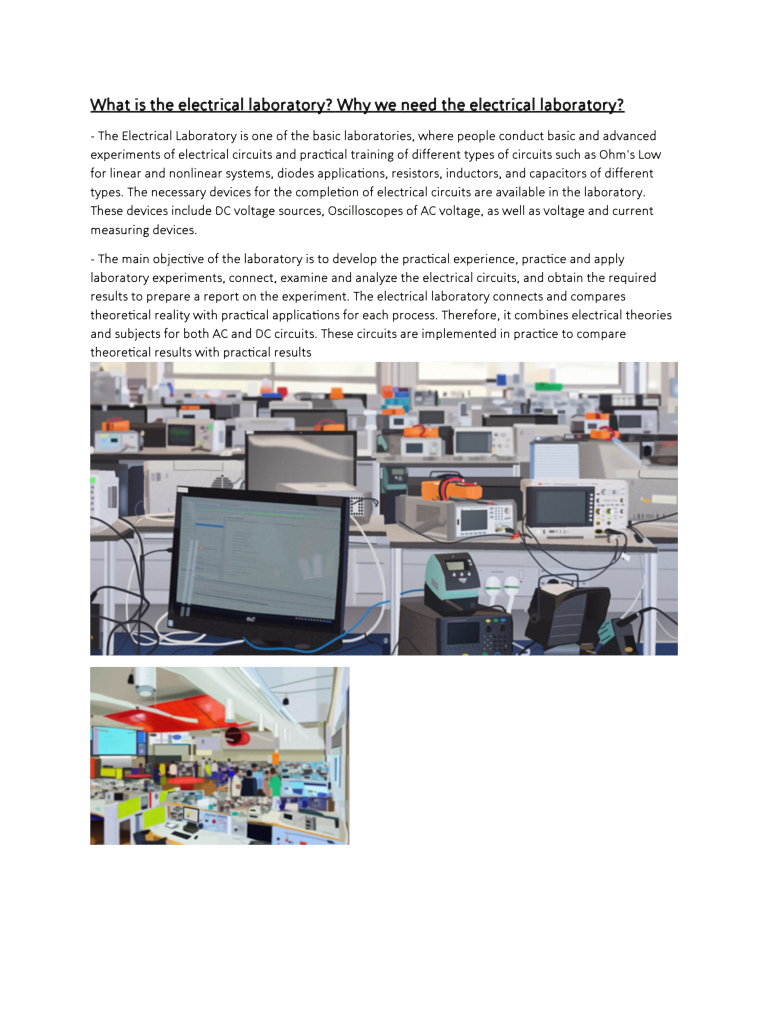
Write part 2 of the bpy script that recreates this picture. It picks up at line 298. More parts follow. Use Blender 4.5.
R(-200, 430, 480, 475, (186, 172, 164), 1, .6, 0)
O(88, 408, 163)
part('function_generator', 'pale bench generator with coloured buttons at the left')
P([(85, 232), (470, 228), (560, 300), (560, 420), (520, 455), (85, 450)], (150, 152, 158)); R(70, 255, 515, 450, (192, 194, 204), r=12); R(70, 240, 510, 262, (148, 148, 154)); P([(510, 250), (548, 270), (572, 330), (550, 440), (515, 450)], (112, 114, 124))
E(558, 258, 20, 28, (206, 192, 170)); E(535, 235, 14, 18, (60, 56, 60)); E(548, 410, 16, 26, (50, 48, 56)); E(550, 330, 14, 26, (150, 154, 166))
sub('button_panel'); R(118, 300, 315, 400, (172, 202, 226)); R(125, 272, 215, 298, (214, 216, 150)); R(215, 278, 300, 300, (140, 206, 196)); V(120, 405, 320, 425, (160, 176, 196), 7, 14, .7); R(145, 320, 180, 345, (140, 180, 214), .4, 1, 0)
sub('display'); R(235, 312, 305, 352, (26, 50, 56)); sub('connector_panel'); R(350, 275, 495, 400, (204, 204, 210)); R(430, 288, 470, 306, (168, 172, 184)); L([(350, 440), (400, 400), (470, 405)], 10, (104, 92, 88), .4); R(435, 395, 490, 412, (150, 156, 120)); R(365, 370, 420, 400, (150, 136, 140), .6)
R(340, 270, 350, 420, (160, 160, 168), .3)
part('handheld_meter', 'orange handheld meter with red leads on the left generator')
P([(145, 150), (200, 140), (240, 150), (415, 125), (425, 150), (418, 235), (145, 232)], (238, 124, 56)); R(250, 150, 400, 200, (248, 150, 92), .8, .9, 0); R(190, 150, 225, 236, (120, 44, 34), .4, 1, 0); R(237, 160, 262, 236, (176, 70, 40), .4, 1, 0); R(270, 200, 400, 225, (206, 90, 40), 1, .8, 0)
sub('test_lead', 'red test lead'); L([(195, 145), (215, 118), (280, 108), (350, 112), (300, 132), (230, 140)], 16, (186, 70, 88), .2)
part('cable', 'thin grey cable lying on the second bench'); L([(180, 480), (300, 465), (400, 410)], 10, (88, 84, 90), .2); E(28, 430, 38, 40, (226, 224, 226)); 
O(163, 408, 238)
part('oscilloscope', 'beige oscilloscope with a green trace on the left second bench')
P([(55, 110), (520, 120), (515, 470), (40, 400), (40, 160)], (184, 172, 168)); P([(520, 130), (620, 128), (638, 180), (632, 420), (520, 480), (505, 400)], (208, 210, 222)); R(530, 140, 570, 450, (226, 228, 238), .8, 1, 0)
R(45, 110, 520, 160, (196, 186, 178)); R(350, 165, 505, 440, (180, 170, 172)); R(40, 385, 480, 440, (196, 180, 172)); V(575, 240, 620, 350, (150, 154, 168), 4, 6, .9); R(575, 235, 622, 355, (150, 154, 170), .4, .6, 0)
sub('screen', 'dark screen with a green trace'); P([(50, 165), (330, 175), (330, 392), (48, 385)], (42, 36, 40)); R(70, 190, 305, 370, (52, 52, 62), .6, 1, 0); L([(75, 240), (120, 225), (150, 262), (190, 235), (230, 265), (262, 240)], 26, (60, 110, 68), .8, .6, 0); R(75, 225, 265, 275, (54, 96, 62), .8, .6, 0); L([(75, 315), (260, 325)], 14, (62, 84, 58), .6, .7, 0); R(100, 200, 230, 222, (86, 66, 80), .5, .6, 0)
sub('control_knob'); E(490, 195, 22, 26, (78, 214, 116), .2); sub('control_knob'); E(362, 358, 18, 24, (206, 206, 116), .2); sub('control_knob'); E(418, 362, 20, 22, (160, 190, 122), .2)
sub('control_knob'); E(405, 205, 22, 18, (82, 76, 82), .3); E(455, 205, 10, 10, (90, 84, 90), .3)
sub('button_panel'); D(360, 220, 490, 420, [(120, 112, 116), (206, 198, 198), (146, 138, 144)], 26, 26, .3, .7, 1)
sub('probe'); L([(300, 430), (360, 418), (480, 440)], 24, (70, 60, 58), .4); E(390, 400, 22, 14, (84, 78, 80), .3)
P([(460, 470), (520, 440), (640, 430), (600, 500)], (196, 190, 192), .6)
part('bench', 'shadowed front edge of the second bench'); R(-500, 482, 600, 560, (50, 46, 50), .4)
part('cable', 'thick white cables bunched on the second bench'); L([(600, 500), (640, 450), (700, 455), (720, 512)], 40, (222, 216, 210), .3); L([(640, 500), (690, 470), (740, 440), (790, 430)], 40, (226, 222, 220), .3); L([(660, 520), (700, 490), (720, 460)], 10, (90, 80, 76), .4, .8); E(740, 440, 36, 26, (240, 240, 240), .3)
# centre-left
O(238, 408, 313)
part('oscilloscope', 'pale scope back at the far left of the middle bench'); R(-60, -50, 195, 110, (180, 178, 184), .2); R(-60, -50, 20, 100, (80, 78, 88)); R(160, -40, 188, 100, (214, 214, 222)); R(20, 60, 150, 100, (170, 168, 172), .8); R(188, -60, 215, 100, (44, 42, 50)); R(-60, -60, 190, -40, (160, 158, 162))
R(215, 0, 345, 20, (130, 132, 142)); R(215, 20, 345, 105, (162, 166, 180)); R(215, 40, 345, 52, (112, 112, 124))
part('instrument', 'long pale grey instrument top behind the dark monitor'); R(320, -65, 745, 18, (196, 194, 196)); R(330, -40, 730, -20, (160, 160, 164), .5, 1, 0); R(330, 0, 400, 40, (186, 180, 182), .6)
R(730, -60, 760, 10, (214, 212, 212), .4)
part('monitor', 'dark grey monitor with a black frame in the middle of the room'); R(335, 12, 1125, 400, (38, 34, 38)); O(238, 408, 313)
sub('screen'); R(370, 45, 1092, 400, (86, 84, 86)); R(900, 60, 1092, 250, (92, 90, 92), 2, 1, 0)
part('bench', 'beige strip of bench under the middle monitor'); R(580, 195, 800, 240, (150, 132, 120))
part('instrument', 'light grey instrument back left of the striped monitor'); R(-25, 102, 578, 240, (186, 184, 190), .1, r=14); R(-60, 230, 90, 420, (184, 182, 190)); R(-25, 105, 560, 128, (206, 202, 202), .5, 1, 0)
R(120, 130, 400, 160, (168, 164, 162), .5, 1, 0); R(410, 145, 530, 160, (170, 168, 170), .5, 1, 0); R(520, 120, 575, 230, (196, 198, 214), .5, 1, 0); E(20, 185, 12, 20, (150, 148, 156), .4, 1, 0); R(-40, 380, 80, 400, (104, 100, 108), .5); E(5, 430, 16, 24, (232, 232, 236)); R(-60, 440, 90, 470, (176, 158, 146)); R(-60, 470, 90, 520, (60, 56, 60))
R(470, 210, 540, 235, (130, 130, 136), .5, 1, 0)
O(313, 408, 388)
part('handheld_meter', 'orange handheld meter with a red lead in front of the middle monitor')
R(20, 175, 95, 240, (206, 96, 50)); P([(105, 185), (165, 168), (318, 168), (320, 242), (100, 242)], (240, 136, 66)); R(170, 175, 310, 205, (250, 152, 84), .6, .8, 0); R(80, 190, 105, 240, (90, 40, 40), .3)
sub('test_lead', 'red test lead'); L([(10, 230), (40, 190), (85, 140), (140, 124), (200, 140), (230, 165)], 16, (194, 70, 88), .1)
O(313, 408, 388)
part('drill_stand', 'white stand with a round base behind the striped monitor')
R(360, 80, 560, 230, (160, 160, 170)); E(420, 160, 22, 60, (190, 194, 206)); R(455, 85, 545, 190, (142, 138, 140)); R(350, -10, 530, 90, (176, 178, 186)); R(350, 70, 540, 82, (100, 98, 104)); R(365, 225, 520, 238, (120, 120, 126))
R(650, 60, 800, 470, (96, 94, 100)); D(650, 80, 770, 240, [(70, 68, 74), (120, 116, 118)], 12, 60, .5, .6); R(600, 230, 700, 450, (156, 154, 162))
R(650, 20, 780, 65, (186, 186, 194)); R(520, 22, 650, 72, (230, 233, 240)); P([(558, 70), (635, 70), (645, 185), (540, 185)], (196, 204, 218)); E(593, 200, 62, 32, (226, 228, 234)); R(555, 225, 605, 430, (216, 216, 222)); 
part('bench_meter', 'pale equipment right of the striped monitor'); R(440, 235, 555, 430, (178, 176, 182)); R(450, 245, 540, 270, (200, 198, 200), .6, 1, 0); R(600, 240, 625, 430, (188, 186, 192)); R(450, 425, 600, 495, (230, 226, 222)); R(450, 495, 600, 530, (60, 56, 60)); R(600, 460, 800, 520, (186, 180, 178))
part('soldering_station', 'pale teal soldering station behind the striped monitor'); P([(655, 280), (700, 265), (740, 330), (768, 420), (740, 450), (650, 455)], (50, 56, 58)); P([(660, 300), (700, 270), (745, 350), (765, 400), (740, 440), (700, 370), (665, 380)], (132, 164, 158))
# middle right of tile
O(388, 408, 463)
part('handheld_meter', 'orange handheld meter on the small meter in the far middle'); R(-60, 12, 172, 68, (236, 112, 52)); E(120, 38, 45, 28, (246, 140, 86), .5, .9, 0); R(40, 15, 75, 68, (190, 76, 44), .4, 1, 0); R(175, -20, 215, 55, (28, 120, 168))
part('bench_meter', 'small white bench meter in the far middle'); R(200, 40, 330, 190, (160, 160, 168)); R(-40, 80, 20, 220, (84, 86, 92)); R(15, 82, 300, 218, (214, 216, 224), .1); R(10, 82, 300, 95, (170, 170, 176), .4, 1, 0); sub('display'); R(55, 108, 160, 175, (58, 70, 84)); R(30, 100, 54, 200, (206, 210, 220)); sub('button_panel'); D(190, 110, 290, 200, [(160, 160, 172), (226, 226, 232)], 14, 30, .4, .7, 1)
part('bench', 'dark bench gap behind the centre orange meter'); R(-60, 215, 700, 280, (56, 54, 58)); R(-40, 225, 60, 245, (70, 74, 84)); R(30, 270, 150, 300, (90, 84, 84))
part('oscilloscope', 'grey oscilloscope in the far middle'); R(300, 0, 720, 180, (184, 182, 188)); R(310, -5, 720, 22, (196, 194, 198)); R(560, 30, 715, 180, (188, 186, 190)); D(600, 40, 710, 170, [(150, 148, 154), (210, 208, 210), (160, 158, 168)], 22, 30, .4, .7); E(590, 150, 20, 24, (206, 200, 186), .5)
sub('screen'); R(318, 28, 575, 170, (66, 66, 72)); R(350, 45, 550, 150, (74, 74, 80), .6, 1, 0)
part('equipment_rack', 'tall grey blurred equipment right of the far scope'); R(720, -60, 790, 130, (196, 202, 216)); R(745, -40, 800, 80, (110, 112, 126)); R(380, 165, 680, 195, (184, 184, 192)); E(415, 170, 20, 12, (96, 96, 106), .4)
part('handheld_meter', 'orange handheld meter with red leads on the centre white meter')
P([(165, 205), (240, 196), (330, 198), (390, 208), (515, 205), (522, 305), (400, 310), (160, 300)], (240, 124, 52)); R(235, 215, 330, 270, (250, 152, 90), .8, .9, 0); R(400, 225, 510, 280, (248, 146, 84), .8, .8, 0); E(430, 220, 16, 12, (236, 214, 190), .3, 1, 0); R(180, 280, 420, 300, (196, 84, 36), .6, .7, 0)
sub('test_lead', 'red test lead'); L([(150, 250), (170, 290), (240, 300)], 12, (170, 50, 50), .1); L([(260, 190), (340, 180), (372, 230), (330, 285), (380, 300)], 20, (172, 36, 44), 0); E(345, 215, 16, 14, (130, 96, 104), .2)
part('crate', 'black case right of the centre orange meter'); P([(520, 190), (650, 185), (670, 480), (560, 480), (545, 310), (520, 300)], (50, 52, 56)); R(530, 200, 640, 290, (62, 66, 68), .8, 1, 0); R(620, 230, 665, 470, (52, 40, 42), .6)
O(388, 408, 463)
part('bench_meter', 'white bench meter with a dark display in the centre')
P([(10, 280), (130, 290), (135, 490), (20, 480)], (128, 118, 116)); D(20, 300, 130, 460, [(104, 96, 98), (150, 140, 138)], 16, 40, .6, .6); R(135, 318, 545, 500, (210, 212, 218), 0, r=10); P([(545, 320), (585, 335), (585, 490), (545, 500)], (140, 142, 148)); R(140, 305, 540, 325, (186, 182, 180), .4)
sub('display'); R(185, 362, 355, 460, (66, 76, 90)); sub('button_panel'); R(410, 335, 540, 470, (198, 202, 206)); D(420, 345, 530, 450, [(160, 164, 170), (224, 226, 228)], 14, 24, .3, .7, 1); E(490, 372, 16, 14, (146, 150, 150), .3); R(425, 462, 500, 482, (140, 138, 118), .4); R(165, 340, 172, 470, (180, 184, 192), .3)
O(463, 408, 538)
part('instrument', 'taupe instrument side behind the white scope'); R(-20, 100, 85, 185, (206, 216, 230)); R(90, 10, 195, 190, (158, 152, 154)); R(90, -10, 190, 12, (226, 228, 232)); R(190, -10, 500, 60, (156, 154, 160)); R(380, 0, 500, 30, (222, 222, 228)); R(450, 10, 505, 70, (212, 214, 224)); R(230, 10, 380, 40, (132, 130, 138), .8); P([(380, 0), (450, 30), (380, 30)], (110, 110, 118), .5)
R(-20, 60, 50, 80, (110, 112, 120)); R(510, 0, 800, 70, (130, 140, 160)); R(590, -40, 680, 60, (62, 60, 68)); R(620, -30, 650, 60, (120, 118, 126), .3); R(690, -20, 800, 60, (176, 184, 198)); R(720, 10, 800, 40, (80, 90, 106), .6); R(515, 20, 585, 60, (160, 170, 190), .6)
part('monitor', 'long dark monitor top behind the white scopes'); R(195, 68, 820, 190, (38, 34, 38)); R(235, 98, 820, 190, (80, 76, 78)); R(212, 60, 268, 95, (212, 212, 220), .2)
part('oscilloscope', 'white oscilloscope with a blank grey screen in the centre right')
P([(-80, 205), (480, 195), (508, 215), (512, 470), (530, 500), (-90, 500), (-90, 210)], (214, 212, 214), .1); R(-80, 205, 480, 240, (224, 222, 222), .4, 1, 0)
sub('screen', 'blank grey screen'); R(-75, 240, 295, 462, (74, 80, 90)); R(-40, 265, 245, 445, (92, 100, 110), .5, 1, 0); R(255, 270, 290, 450, (140, 146, 158), .4, 1, 0)
sub('control_knob'); E(338, 275, 18, 15, (108, 108, 108), .2); sub('control_knob'); E(312, 325, 14, 12, (150, 154, 162), .2); sub('control_knob'); E(412, 276, 20, 10, (140, 140, 146), .2); sub('control_knob'); E(374, 388, 15, 15, (128, 130, 128), .2); sub('control_knob'); E(314, 386, 14, 14, (126, 124, 120), .2); sub('control_knob'); E(460, 330, 12, 14, (166, 166, 178), .2)
sub('control_knob'); E(450, 390, 20, 14, (180, 180, 186), .3); E(312, 430, 16, 24, (222, 200, 158), .4); L([(388, 400), (388, 450)], 6, (146, 196, 152), .3)
sub('button_panel'); R(375, 262, 440, 292, (186, 186, 192), .4); sub('connector'); L([(300, 495), (320, 485), (360, 505)], 18, (70, 76, 74), .3); R(-60, 470, 200, 490, (200, 198, 200), .5)
part('printer', 'beige instrument case in the right middle')
P([(515, 175), (540, 165), (820, 175), (820, 520), (620, 520), (530, 440)], (190, 186, 190), .1); R(520, 165, 900, 200, (216, 214, 214), .3, 1, 0); P([(515, 190), (550, 200), (552, 470), (528, 450)], (132, 122, 118), .4, 1, 0); R(590, 235, 606, 275, (130, 126, 128), .3, 1, 0)
O(538, 408, 613); P([(-30, 172), (310, 178), (335, 205), (335, 290), (-30, 290)], (208, 204, 200), .1); R(-30, 200, 325, 285, (196, 192, 190), .5, 1, 0)
# right block
O(538, 408, 613)
part('monitor', 'dark monitor edge in the far right block'); R(-30, 78, 205, 170, (48, 46, 50)); R(-30, 72, 205, 98, (30, 28, 32)); R(-30, 10, 50, 40, (56, 60, 72)); R(50, 10, 150, 70, (128, 130, 132)); E(175, 35, 22, 26, (220, 224, 236)); R(200, 22, 280, 60, (86, 92, 108)); R(210, 65, 285, 165, (146, 154, 170)); R(280, -10, 420, 80, (196, 200, 212)); R(395, 0, 475, 60, (130, 138, 152))
part('equipment_rack', 'dark ribbed block left of the far right meter'); R(330, 130, 475, 250, (92, 86, 90)); V(340, 150, 470, 240, (70, 62, 68), 5, 10, .6); E(415, 105, 70, 28, (188, 180, 190)); L([(340, 100), (400, 72), (480, 80)], 14, (50, 46, 54), .3); R(345, 230, 480, 262, (50, 46, 50)); R(330, 150, 355, 240, (180, 170, 174), .8, .5); R(285, 90, 340, 180, (178, 180, 192), .8)
part('bench_meter', 'small white meter topped with an orange meter at the right'); R(475, 120, 720, 260, (206, 212, 226)); sub('display'); R(508, 160, 600, 216, (78, 84, 100))
part('handheld_meter', 'upper of the two orange handheld meters at the right'); R(485, 52, 600, 118, (238, 112, 48)); R(615, 58, 735, 120, (242, 124, 64)); R(690, 70, 730, 110, (252, 160, 110), .5, .9, 0); sub('test_lead', 'dark red lead'); P([(585, 50), (630, 60), (640, 112), (590, 115)], (150, 36, 52)); L([(590, 10), (610, 40), (650, 45), (640, 15)], 14, (120, 90, 118), .3)
O(605, 408, 680)
part('bench', 'dark gap behind the right scope'); R(-60, -20, 540, 24, (44, 40, 44), .2); R(40, 70, 140, 240, (42, 44, 48)); R(130, 20, 300, 35, (70, 64, 74), .6)
part('oscilloscope', 'blue grey oscilloscope with a dark screen at the right')
P([(100, 28), (530, 28), (540, 300), (380, 320), (360, 262), (150, 262), (120, 75)], (186, 188, 204), .1); R(95, 25, 530, 66, (196, 196, 212), .3); R(380, 80, 520, 250, (180, 182, 198), .4); D(390, 90, 510, 250, [(140, 144, 160), (212, 212, 224), (160, 166, 184)], 26, 26, .3, .7)
sub('screen'); P([(140, 75), (372, 75), (370, 205), (138, 208)], (64, 66, 76)); R(160, 90, 350, 190, (72, 74, 84), .4, 1, 0)
sub('connector'); R(390, 235, 460, 262, (78, 70, 78), .3); R(140, 210, 370, 260, (184, 184, 194), .4); L([(200, 275), (370, 280)], 20, (90, 88, 100), .5)
part('instrument', 'grey instrument side at the right edge of the middle bench'); P([(560, 70), (640, 50), (760, 60), (760, 280), (550, 255)], (166, 168, 178)); R(545, 20, 760, 70, (170, 172, 176)); E(725, 145, 40, 14, (200, 206, 216), .6, 1, 0); R(535, 60, 552, 260, (96, 92, 98), .2); P([(540, 240), (760, 262), (760, 285), (540, 270)], (180, 176, 184)); R(640, -20, 720, 50, (212, 206, 198)); R(540, -20, 640, 20, (172, 164, 160)); R(715, -20, 760, 55, (176, 166, 162))
part('bench', 'dark cluttered bench surface at the right'); P([(-420, 270), (100, 262), (760, 275), (760, 345), (500, 350), (140, 380), (-420, 360)], (62, 58, 64)); D(140, 270, 500, 370, [(40, 36, 42), (96, 96, 108), (130, 128, 138)], 24, 50, .5, .6); R(540, 280, 760, 340, (48, 46, 50), .6)
O(538, 408, 613)
R(-30, 295, 140, 345, (128, 150, 180)); E(0, 315, 20, 20, (226, 234, 244)); L([(60, 340), (150, 315), (400, 330)], 40, (84, 86, 92), .6); E(200, 310, 44, 30, (150, 142, 142)); R(275, 275, 365, 318, (176, 178, 188)); E(420, 290, 24, 18, (170, 92, 104)); R(380, 315, 500, 350, (80, 70, 72)); P([(500, 322), (760, 322), (760, 365), (530, 365)], (124, 112, 108)); R(270, 320, 430, 360, (62, 60, 62), .6)
part('handheld_meter', 'lower of the two orange handheld meters at the right with a red lead')
P([(535, 235), (560, 212), (600, 235), (640, 232), (690, 225), (735, 240), (735, 318), (640, 318), (535, 305)], (240, 122, 44)); R(655, 240, 730, 310, (252, 142, 74), .6, .9, 0); R(590, 240, 640, 312, (216, 98, 36), .5, .8, 0)
O(605, 408, 680); P([(90, 235), (140, 240), (146, 290), (125, 315), (80, 310)], (244, 134, 84))
sub('test_lead', 'red test lead'); L([(-50, 210), (10, 195), (60, 225), (90, 270), (60, 315), (20, 322)], 26, (196, 38, 64), .1); L([(140, 240), (160, 280), (120, 315)], 8, (200, 60, 76), .3); L([(-45, 215), (0, 205), (40, 240)], 12, (100, 40, 50), .3)
# ---------------------------------------------------------------- nearer benches
p.cb = 0.35
WALL = G(90, 0, (184, 188, 204), 660, 0, (182, 186, 200)); LG = (186, 186, 196)
O(88, 458, 238)
part('wall_trunking', 'pale grey wall panelling below the bench tops')
R(0, 410, 3100, 760, (182, 184, 196), n=1); R(0, 747, 3100, 1020, G(0, 747, (122, 120, 128), 0, 900, (140, 138, 146)))
O(88, 558, 238)
R(0, -80, 440, 235, G(0, -80, (188, 190, 202), 0, 235, (170, 171, 180))); L([(0, 8), (440, 12)], 5, (120, 122, 136), .2, .8, 0); L([(130, 160), (420, 163)], 5, (118, 118, 130), .2, .8, 0); R(130, 170, 420, 232, (188, 190, 202), .5, 1, 0); R(12, 235, 420, 248, (110, 108, 118), .4, .8, 0)
O(238, 558, 388)
R(545, -120, 780, 250, G(0, -120, (192, 192, 200), 0, 250, (174, 172, 180))); R(605, 25, 780, 180, (186, 186, 198), .3, 1, 0); L([(605, 25), (780, 28)], 5, (110, 110, 122), .1, .9, 0); L([(600, 181), (780, 183)], 6, (96, 96, 106), .1, .9, 0); R(590, -60, 603, 240, (206, 206, 216), .4, .7, 0); R(600, 28, 615, 178, (206, 206, 214), .5, .8, 0)
R(545, 248, 780, 262, (104, 102, 108), .5, .8, 0); R(545, 262, 760, 400, G(0, 262, (118, 114, 120), 0, 400, (136, 132, 138)))
O(388, 558, 538)
R(-20, -60, 780, 262, G(0, -60, (186, 189, 200), 0, 262, (170, 173, 184))); L([(60, 30), (200, 34)], 4, (120, 122, 134), .2, .8, 0); L([(440, 36), (780, 40)], 4, (140, 142, 154), .2, .8, 0); L([(640, 192), (760, 196)], 5, (110, 112, 122), .1, .9, 0)
R(600, 262, 780, 420, G(0, 262, (112, 114, 124), 0, 420, (146, 146, 156))); 
O(530, 558, 680)
R(-30, -60, 760, 275, G(0, -60, (182, 186, 198), 0, 275, (170, 173, 185))); L([(100, 50), (760, 58)], 5, (134, 138, 152), .2, .8, 0); L([(0, 198), (40, 198)], 5, (110, 112, 124), .1, .9, 0); L([(410, 208), (760, 213)], 5, (112, 114, 126), .1, .9, 0)
R(380, 278, 760, 434, G(0, 278, (118, 122, 132), 0, 434, (152, 152, 160))); R(560, 424, 760, 436, (190, 186, 188), .2)
part('floor', 'blue floor seen at the bottom of the photograph')
O(88, 558, 238); R(0, 380, 420, 520, G(0, 380, (42, 52, 82), 0, 500, (44, 62, 100)), n=1); R(0, 384, 480, 400, (30, 38, 62), .8, .8, 0)
P([(100, 385), (800, 385), (800, 520), (100, 520)], G(0, 385, (44, 54, 84), 0, 500, (46, 66, 106))); 
O(238, 558, 388); R(-200, 385, 780, 520, G(0, 400, (34, 46, 76), 0, 500, (42, 62, 106))); O(530, 558, 680); R(-220, 434, 760, 520, (42, 62, 106)); O(388, 558, 538); R(600, 420, 780, 520, (52, 64, 104)); R(-30, 440, 300, 520, (28, 34, 58))
# bench line on the left
O(88, 458, 238)
part('monitor', 'dark monitor back behind the left white scope')
R(0, -10, 800, 12, (54, 50, 54)); R(0, 8, 165, 40, (46, 42, 46)); R(160, 12, 290, 80, (132, 138, 152)); R(160, 12, 800, 24, (120, 122, 130), .3)
P([(0, 28), (205, 32), (210, 306), (0, 306)], G(130, 0, (58, 56, 62), 200, 0, (70, 78, 98))); E(182, 210, 16, 70, (134, 148, 182), 1.5, .7, 0); R(0, 28, 200, 60, (66, 62, 68), .8, .7, 0)
P([(205, 60), (225, 42), (290, 38), (292, 306), (205, 306)], G(205, 0, (44, 44, 54), 290, 0, (52, 56, 76)))
part('power_supply', 'large pale instrument case standing on the left bench')
P([(290, 18), (330, 14), (760, 12), (785, 20), (785, 300), (300, 292), (286, 250)], G(0, 20, (206, 202, 202), 0, 300, (190, 188, 198)), n=1); P([(288, 20), (312, 18), (318, 290), (296, 285)], G(288, 0, (172, 158, 152), 318, 0, (150, 136, 130)), 0, 1, 0); V(293, 90, 305, 200, (88, 80, 84), 14, 3, .8, False)
R(300, 14, 800, 60, (212, 208, 206), .3, .8, 0); P([(285, 20), (300, 16), (300, 60), (286, 80)], (210, 188, 174), .3, .8, 0)
for i in range(46): L([(330 + i * 8, 72 + (i * 37) % 11), (331 + i * 8, 290 - (i * 53) % 23)], 3, (184, 182, 196) if i % 2 else (200, 198, 204), .1, .2, 0, 0)
sub('carry_handle'); P([(440, 20), (690, 24), (690, 66), (565, 57), (440, 64)], (206, 202, 202), 0); L([(440, 20), (440, 62), (500, 63), (565, 60), (630, 63), (690, 65), (691, 26)], 4, (140, 132, 132), 0, .9, 1, 0)
sub('vent'); R(322, 78, 345, 118, (168, 166, 174), .3); R(350, 76, 372, 118, (140, 136, 144), .2); R(400, 80, 408, 104, (160, 156, 162), .2); L([(415, 255), (415, 278), (430, 278)], 4, (130, 126, 132), 0)
sub('fan_grille'); R(642, 118, 738, 156, (198, 196, 200), .1)
for i, (a, b) in enumerate([(660, 716), (650, 728), (642, 736), (636, 742), (632, 746)]): L([(a, 104 + i * 12), (b, 106 + i * 12)], 7.5, (52, 48, 54), .05, 1, 1, 0)
E(688, 92, 8, 5, (60, 56, 60)); L([(688, 98), (688, 156)], 5, (206, 204, 206), 0)
part('cable', 'coiled grey cables behind the top edge of the big monitor'); R(748, 118, 775, 160, (208, 206, 210), .3); 
O(168, 480, 258); L([(560, 80), (600, 50), (625, 10)], 26, (214, 214, 220), 0); L([(520, 40), (580, 20), (620, -20)], 8, (70, 72, 82), .1); L([(620, 70), (640, 20), (665, 20), (672, 80)], 14, (58, 60, 72), .1); L([(610, 80), (650, 60)], 10, (100, 112, 130), .2)
O(88, 458, 238)
part('bench', 'left bench top with a dark front edge')
P([(155, 305), (290, 292), (445, 296), (445, 350), (225, 350), (145, 398), (0, 398), (0, 380)], G(0, 295, (186, 172, 164), 0, 398, (160, 148, 144)), n=1)
P([(225, 350), (445, 350), (445, 380), (235, 380)], (82, 78, 80)); P([(0, 396), (145, 396), (226, 350), (236, 380), (150, 426), (0, 428)], (76, 72, 72)); P([(160, 410), (236, 360), (236, 412), (160, 414)], (48, 46, 50))
R(235, 380, 445, 388, (110, 112, 122), .3); R(290, 386, 445, 410, (204, 208, 218)); L([(288, 412), (445, 414)], 5, (62, 62, 70), 0); R(236, 388, 288, 412, (186, 190, 202)); R(236, 416, 445, 440, (160, 162, 174), .4)
sub('bench_leg', 'pale metal leg'); P([(85, 426), (148, 426), (138, 760), (130, 1012), (75, 1012), (82, 700)], G(78, 0, (180, 186, 204), 145, 0, (176, 180, 196), .2, (214, 216, 226), .42, (150, 154, 168), .62, (206, 208, 220)))
part('scope_side', 'white instrument side with slotted vents at the left edge')
P([(0, 62), (138, 66), (142, 98), (158, 100), (156, 310), (100, 360), (60, 378), (0, 384)], G(0, 0, (222, 220, 228), 158, 0, (206, 208, 220), .3, (222, 220, 230), .45, (206, 208, 218)), n=1); R(0, 62, 60, 85, (196, 190, 194), .4, .8, 0); P([(0, 360), (100, 345), (60, 378), (0, 388)], (180, 172, 170), .5, .8, 0); R(0, 120, 32, 350, (196, 190, 200), .6, .8, 0)
sub('indicator_light', 'green lit indicator'); R(0, 100, 38, 128, (108, 232, 122), .1)
sub('vent'); V(104, 148, 120, 256, (84, 84, 96), 14, 4.5, .9, False); P([(120, 142), (148, 140), (134, 258), (120, 252)], (222, 222, 230), 0, 1, 1); V(124, 144, 147, 256, (50, 48, 58), 14, 5.2, 1, False)
sub('control_knob'); for_k = [(24, 150), (22, 175), (24, 205), (22, 232), (24, 262)]
for i, (a, b) in enumerate(for_k): E(a, b, 8, 7, (130, 122, 134) if i % 2 else (110, 128, 140), .3)
# centre: striped monitor
O(238, 408, 313)
part('monitor', 'grey monitor with a curved light band across its screen')
R(72, 232, 1218, 960, (40, 36, 40)); R(85, 230, 162, 265, (224, 224, 228), .1)
sub('screen', 'grey screen crossed by a curved light reflection')
R(108, 280, 1180, 960, G(108, 280, (96, 92, 94), 1180, 900, (152, 148, 148), .35, (124, 120, 122)))
R(1100, 290, 1180, 960, (112, 108, 110), 2, .7, 0)
P([(108, 285), (300, 285), (520, 285), (640, 310), (768, 372), (900, 430), (1050, 482), (1180, 515), (1180, 530), (1030, 522), (900, 492), (740, 450), (560, 405), (400, 390), (250, 392), (160, 375), (115, 330)], (216, 206, 198), .8, .95, 0)
P([(108, 278), (420, 275), (760, 300), (790, 370), (600, 310), (400, 305), (220, 320), (120, 300)], (120, 106, 100), 1.6, .6, 0)
sub('webcam', 'small light dot on the top frame'); E(645, 252, 9, 7, (130, 132, 136), 0)
# monitors' neighbours right (behind front bench)
O(238, 458, 388)
part('equipment_rack', 'pale blurred shelving right of the curved light monitor'); R(608, 0, 690, 260, (176, 178, 188)); R(600, 0, 770, 14, (70, 68, 72)); R(612, 30, 690, 42, (120, 120, 130), .4); L([(612, 30), (690, 34)], 5, (90, 90, 98), .2)
R(608, 42, 690, 300, (166, 166, 174)); R(725, 10, 800, 300, (64, 62, 66)); R(735, 20, 770, 180, (80, 118, 112)); R(725, 180, 800, 300, (50, 44, 48))
part('bench_leg', 'white metal bench leg right of the curved light monitor'); R(690, 14, 724, 330, G(690, 0, (180, 184, 198), 724, 0, (214, 216, 226)))
part('bench', 'small pale bench end behind the big monitor'); P([(560, 290), (745, 290), (758, 375), (560, 372)], G(0, 290, (204, 196, 194), 0, 370, (188, 176, 168))); P([(560, 372), (758, 376), (764, 402), (560, 398)], (70, 66, 68)); R(560, 402, 710, 438, (190, 194, 206)); R(706, 402, 770, 450, (176, 180, 194)); L([(560, 432), (710, 440)], 6, (58, 58, 66), 0); R(560, 442, 790, 462, (128, 130, 140), .5)
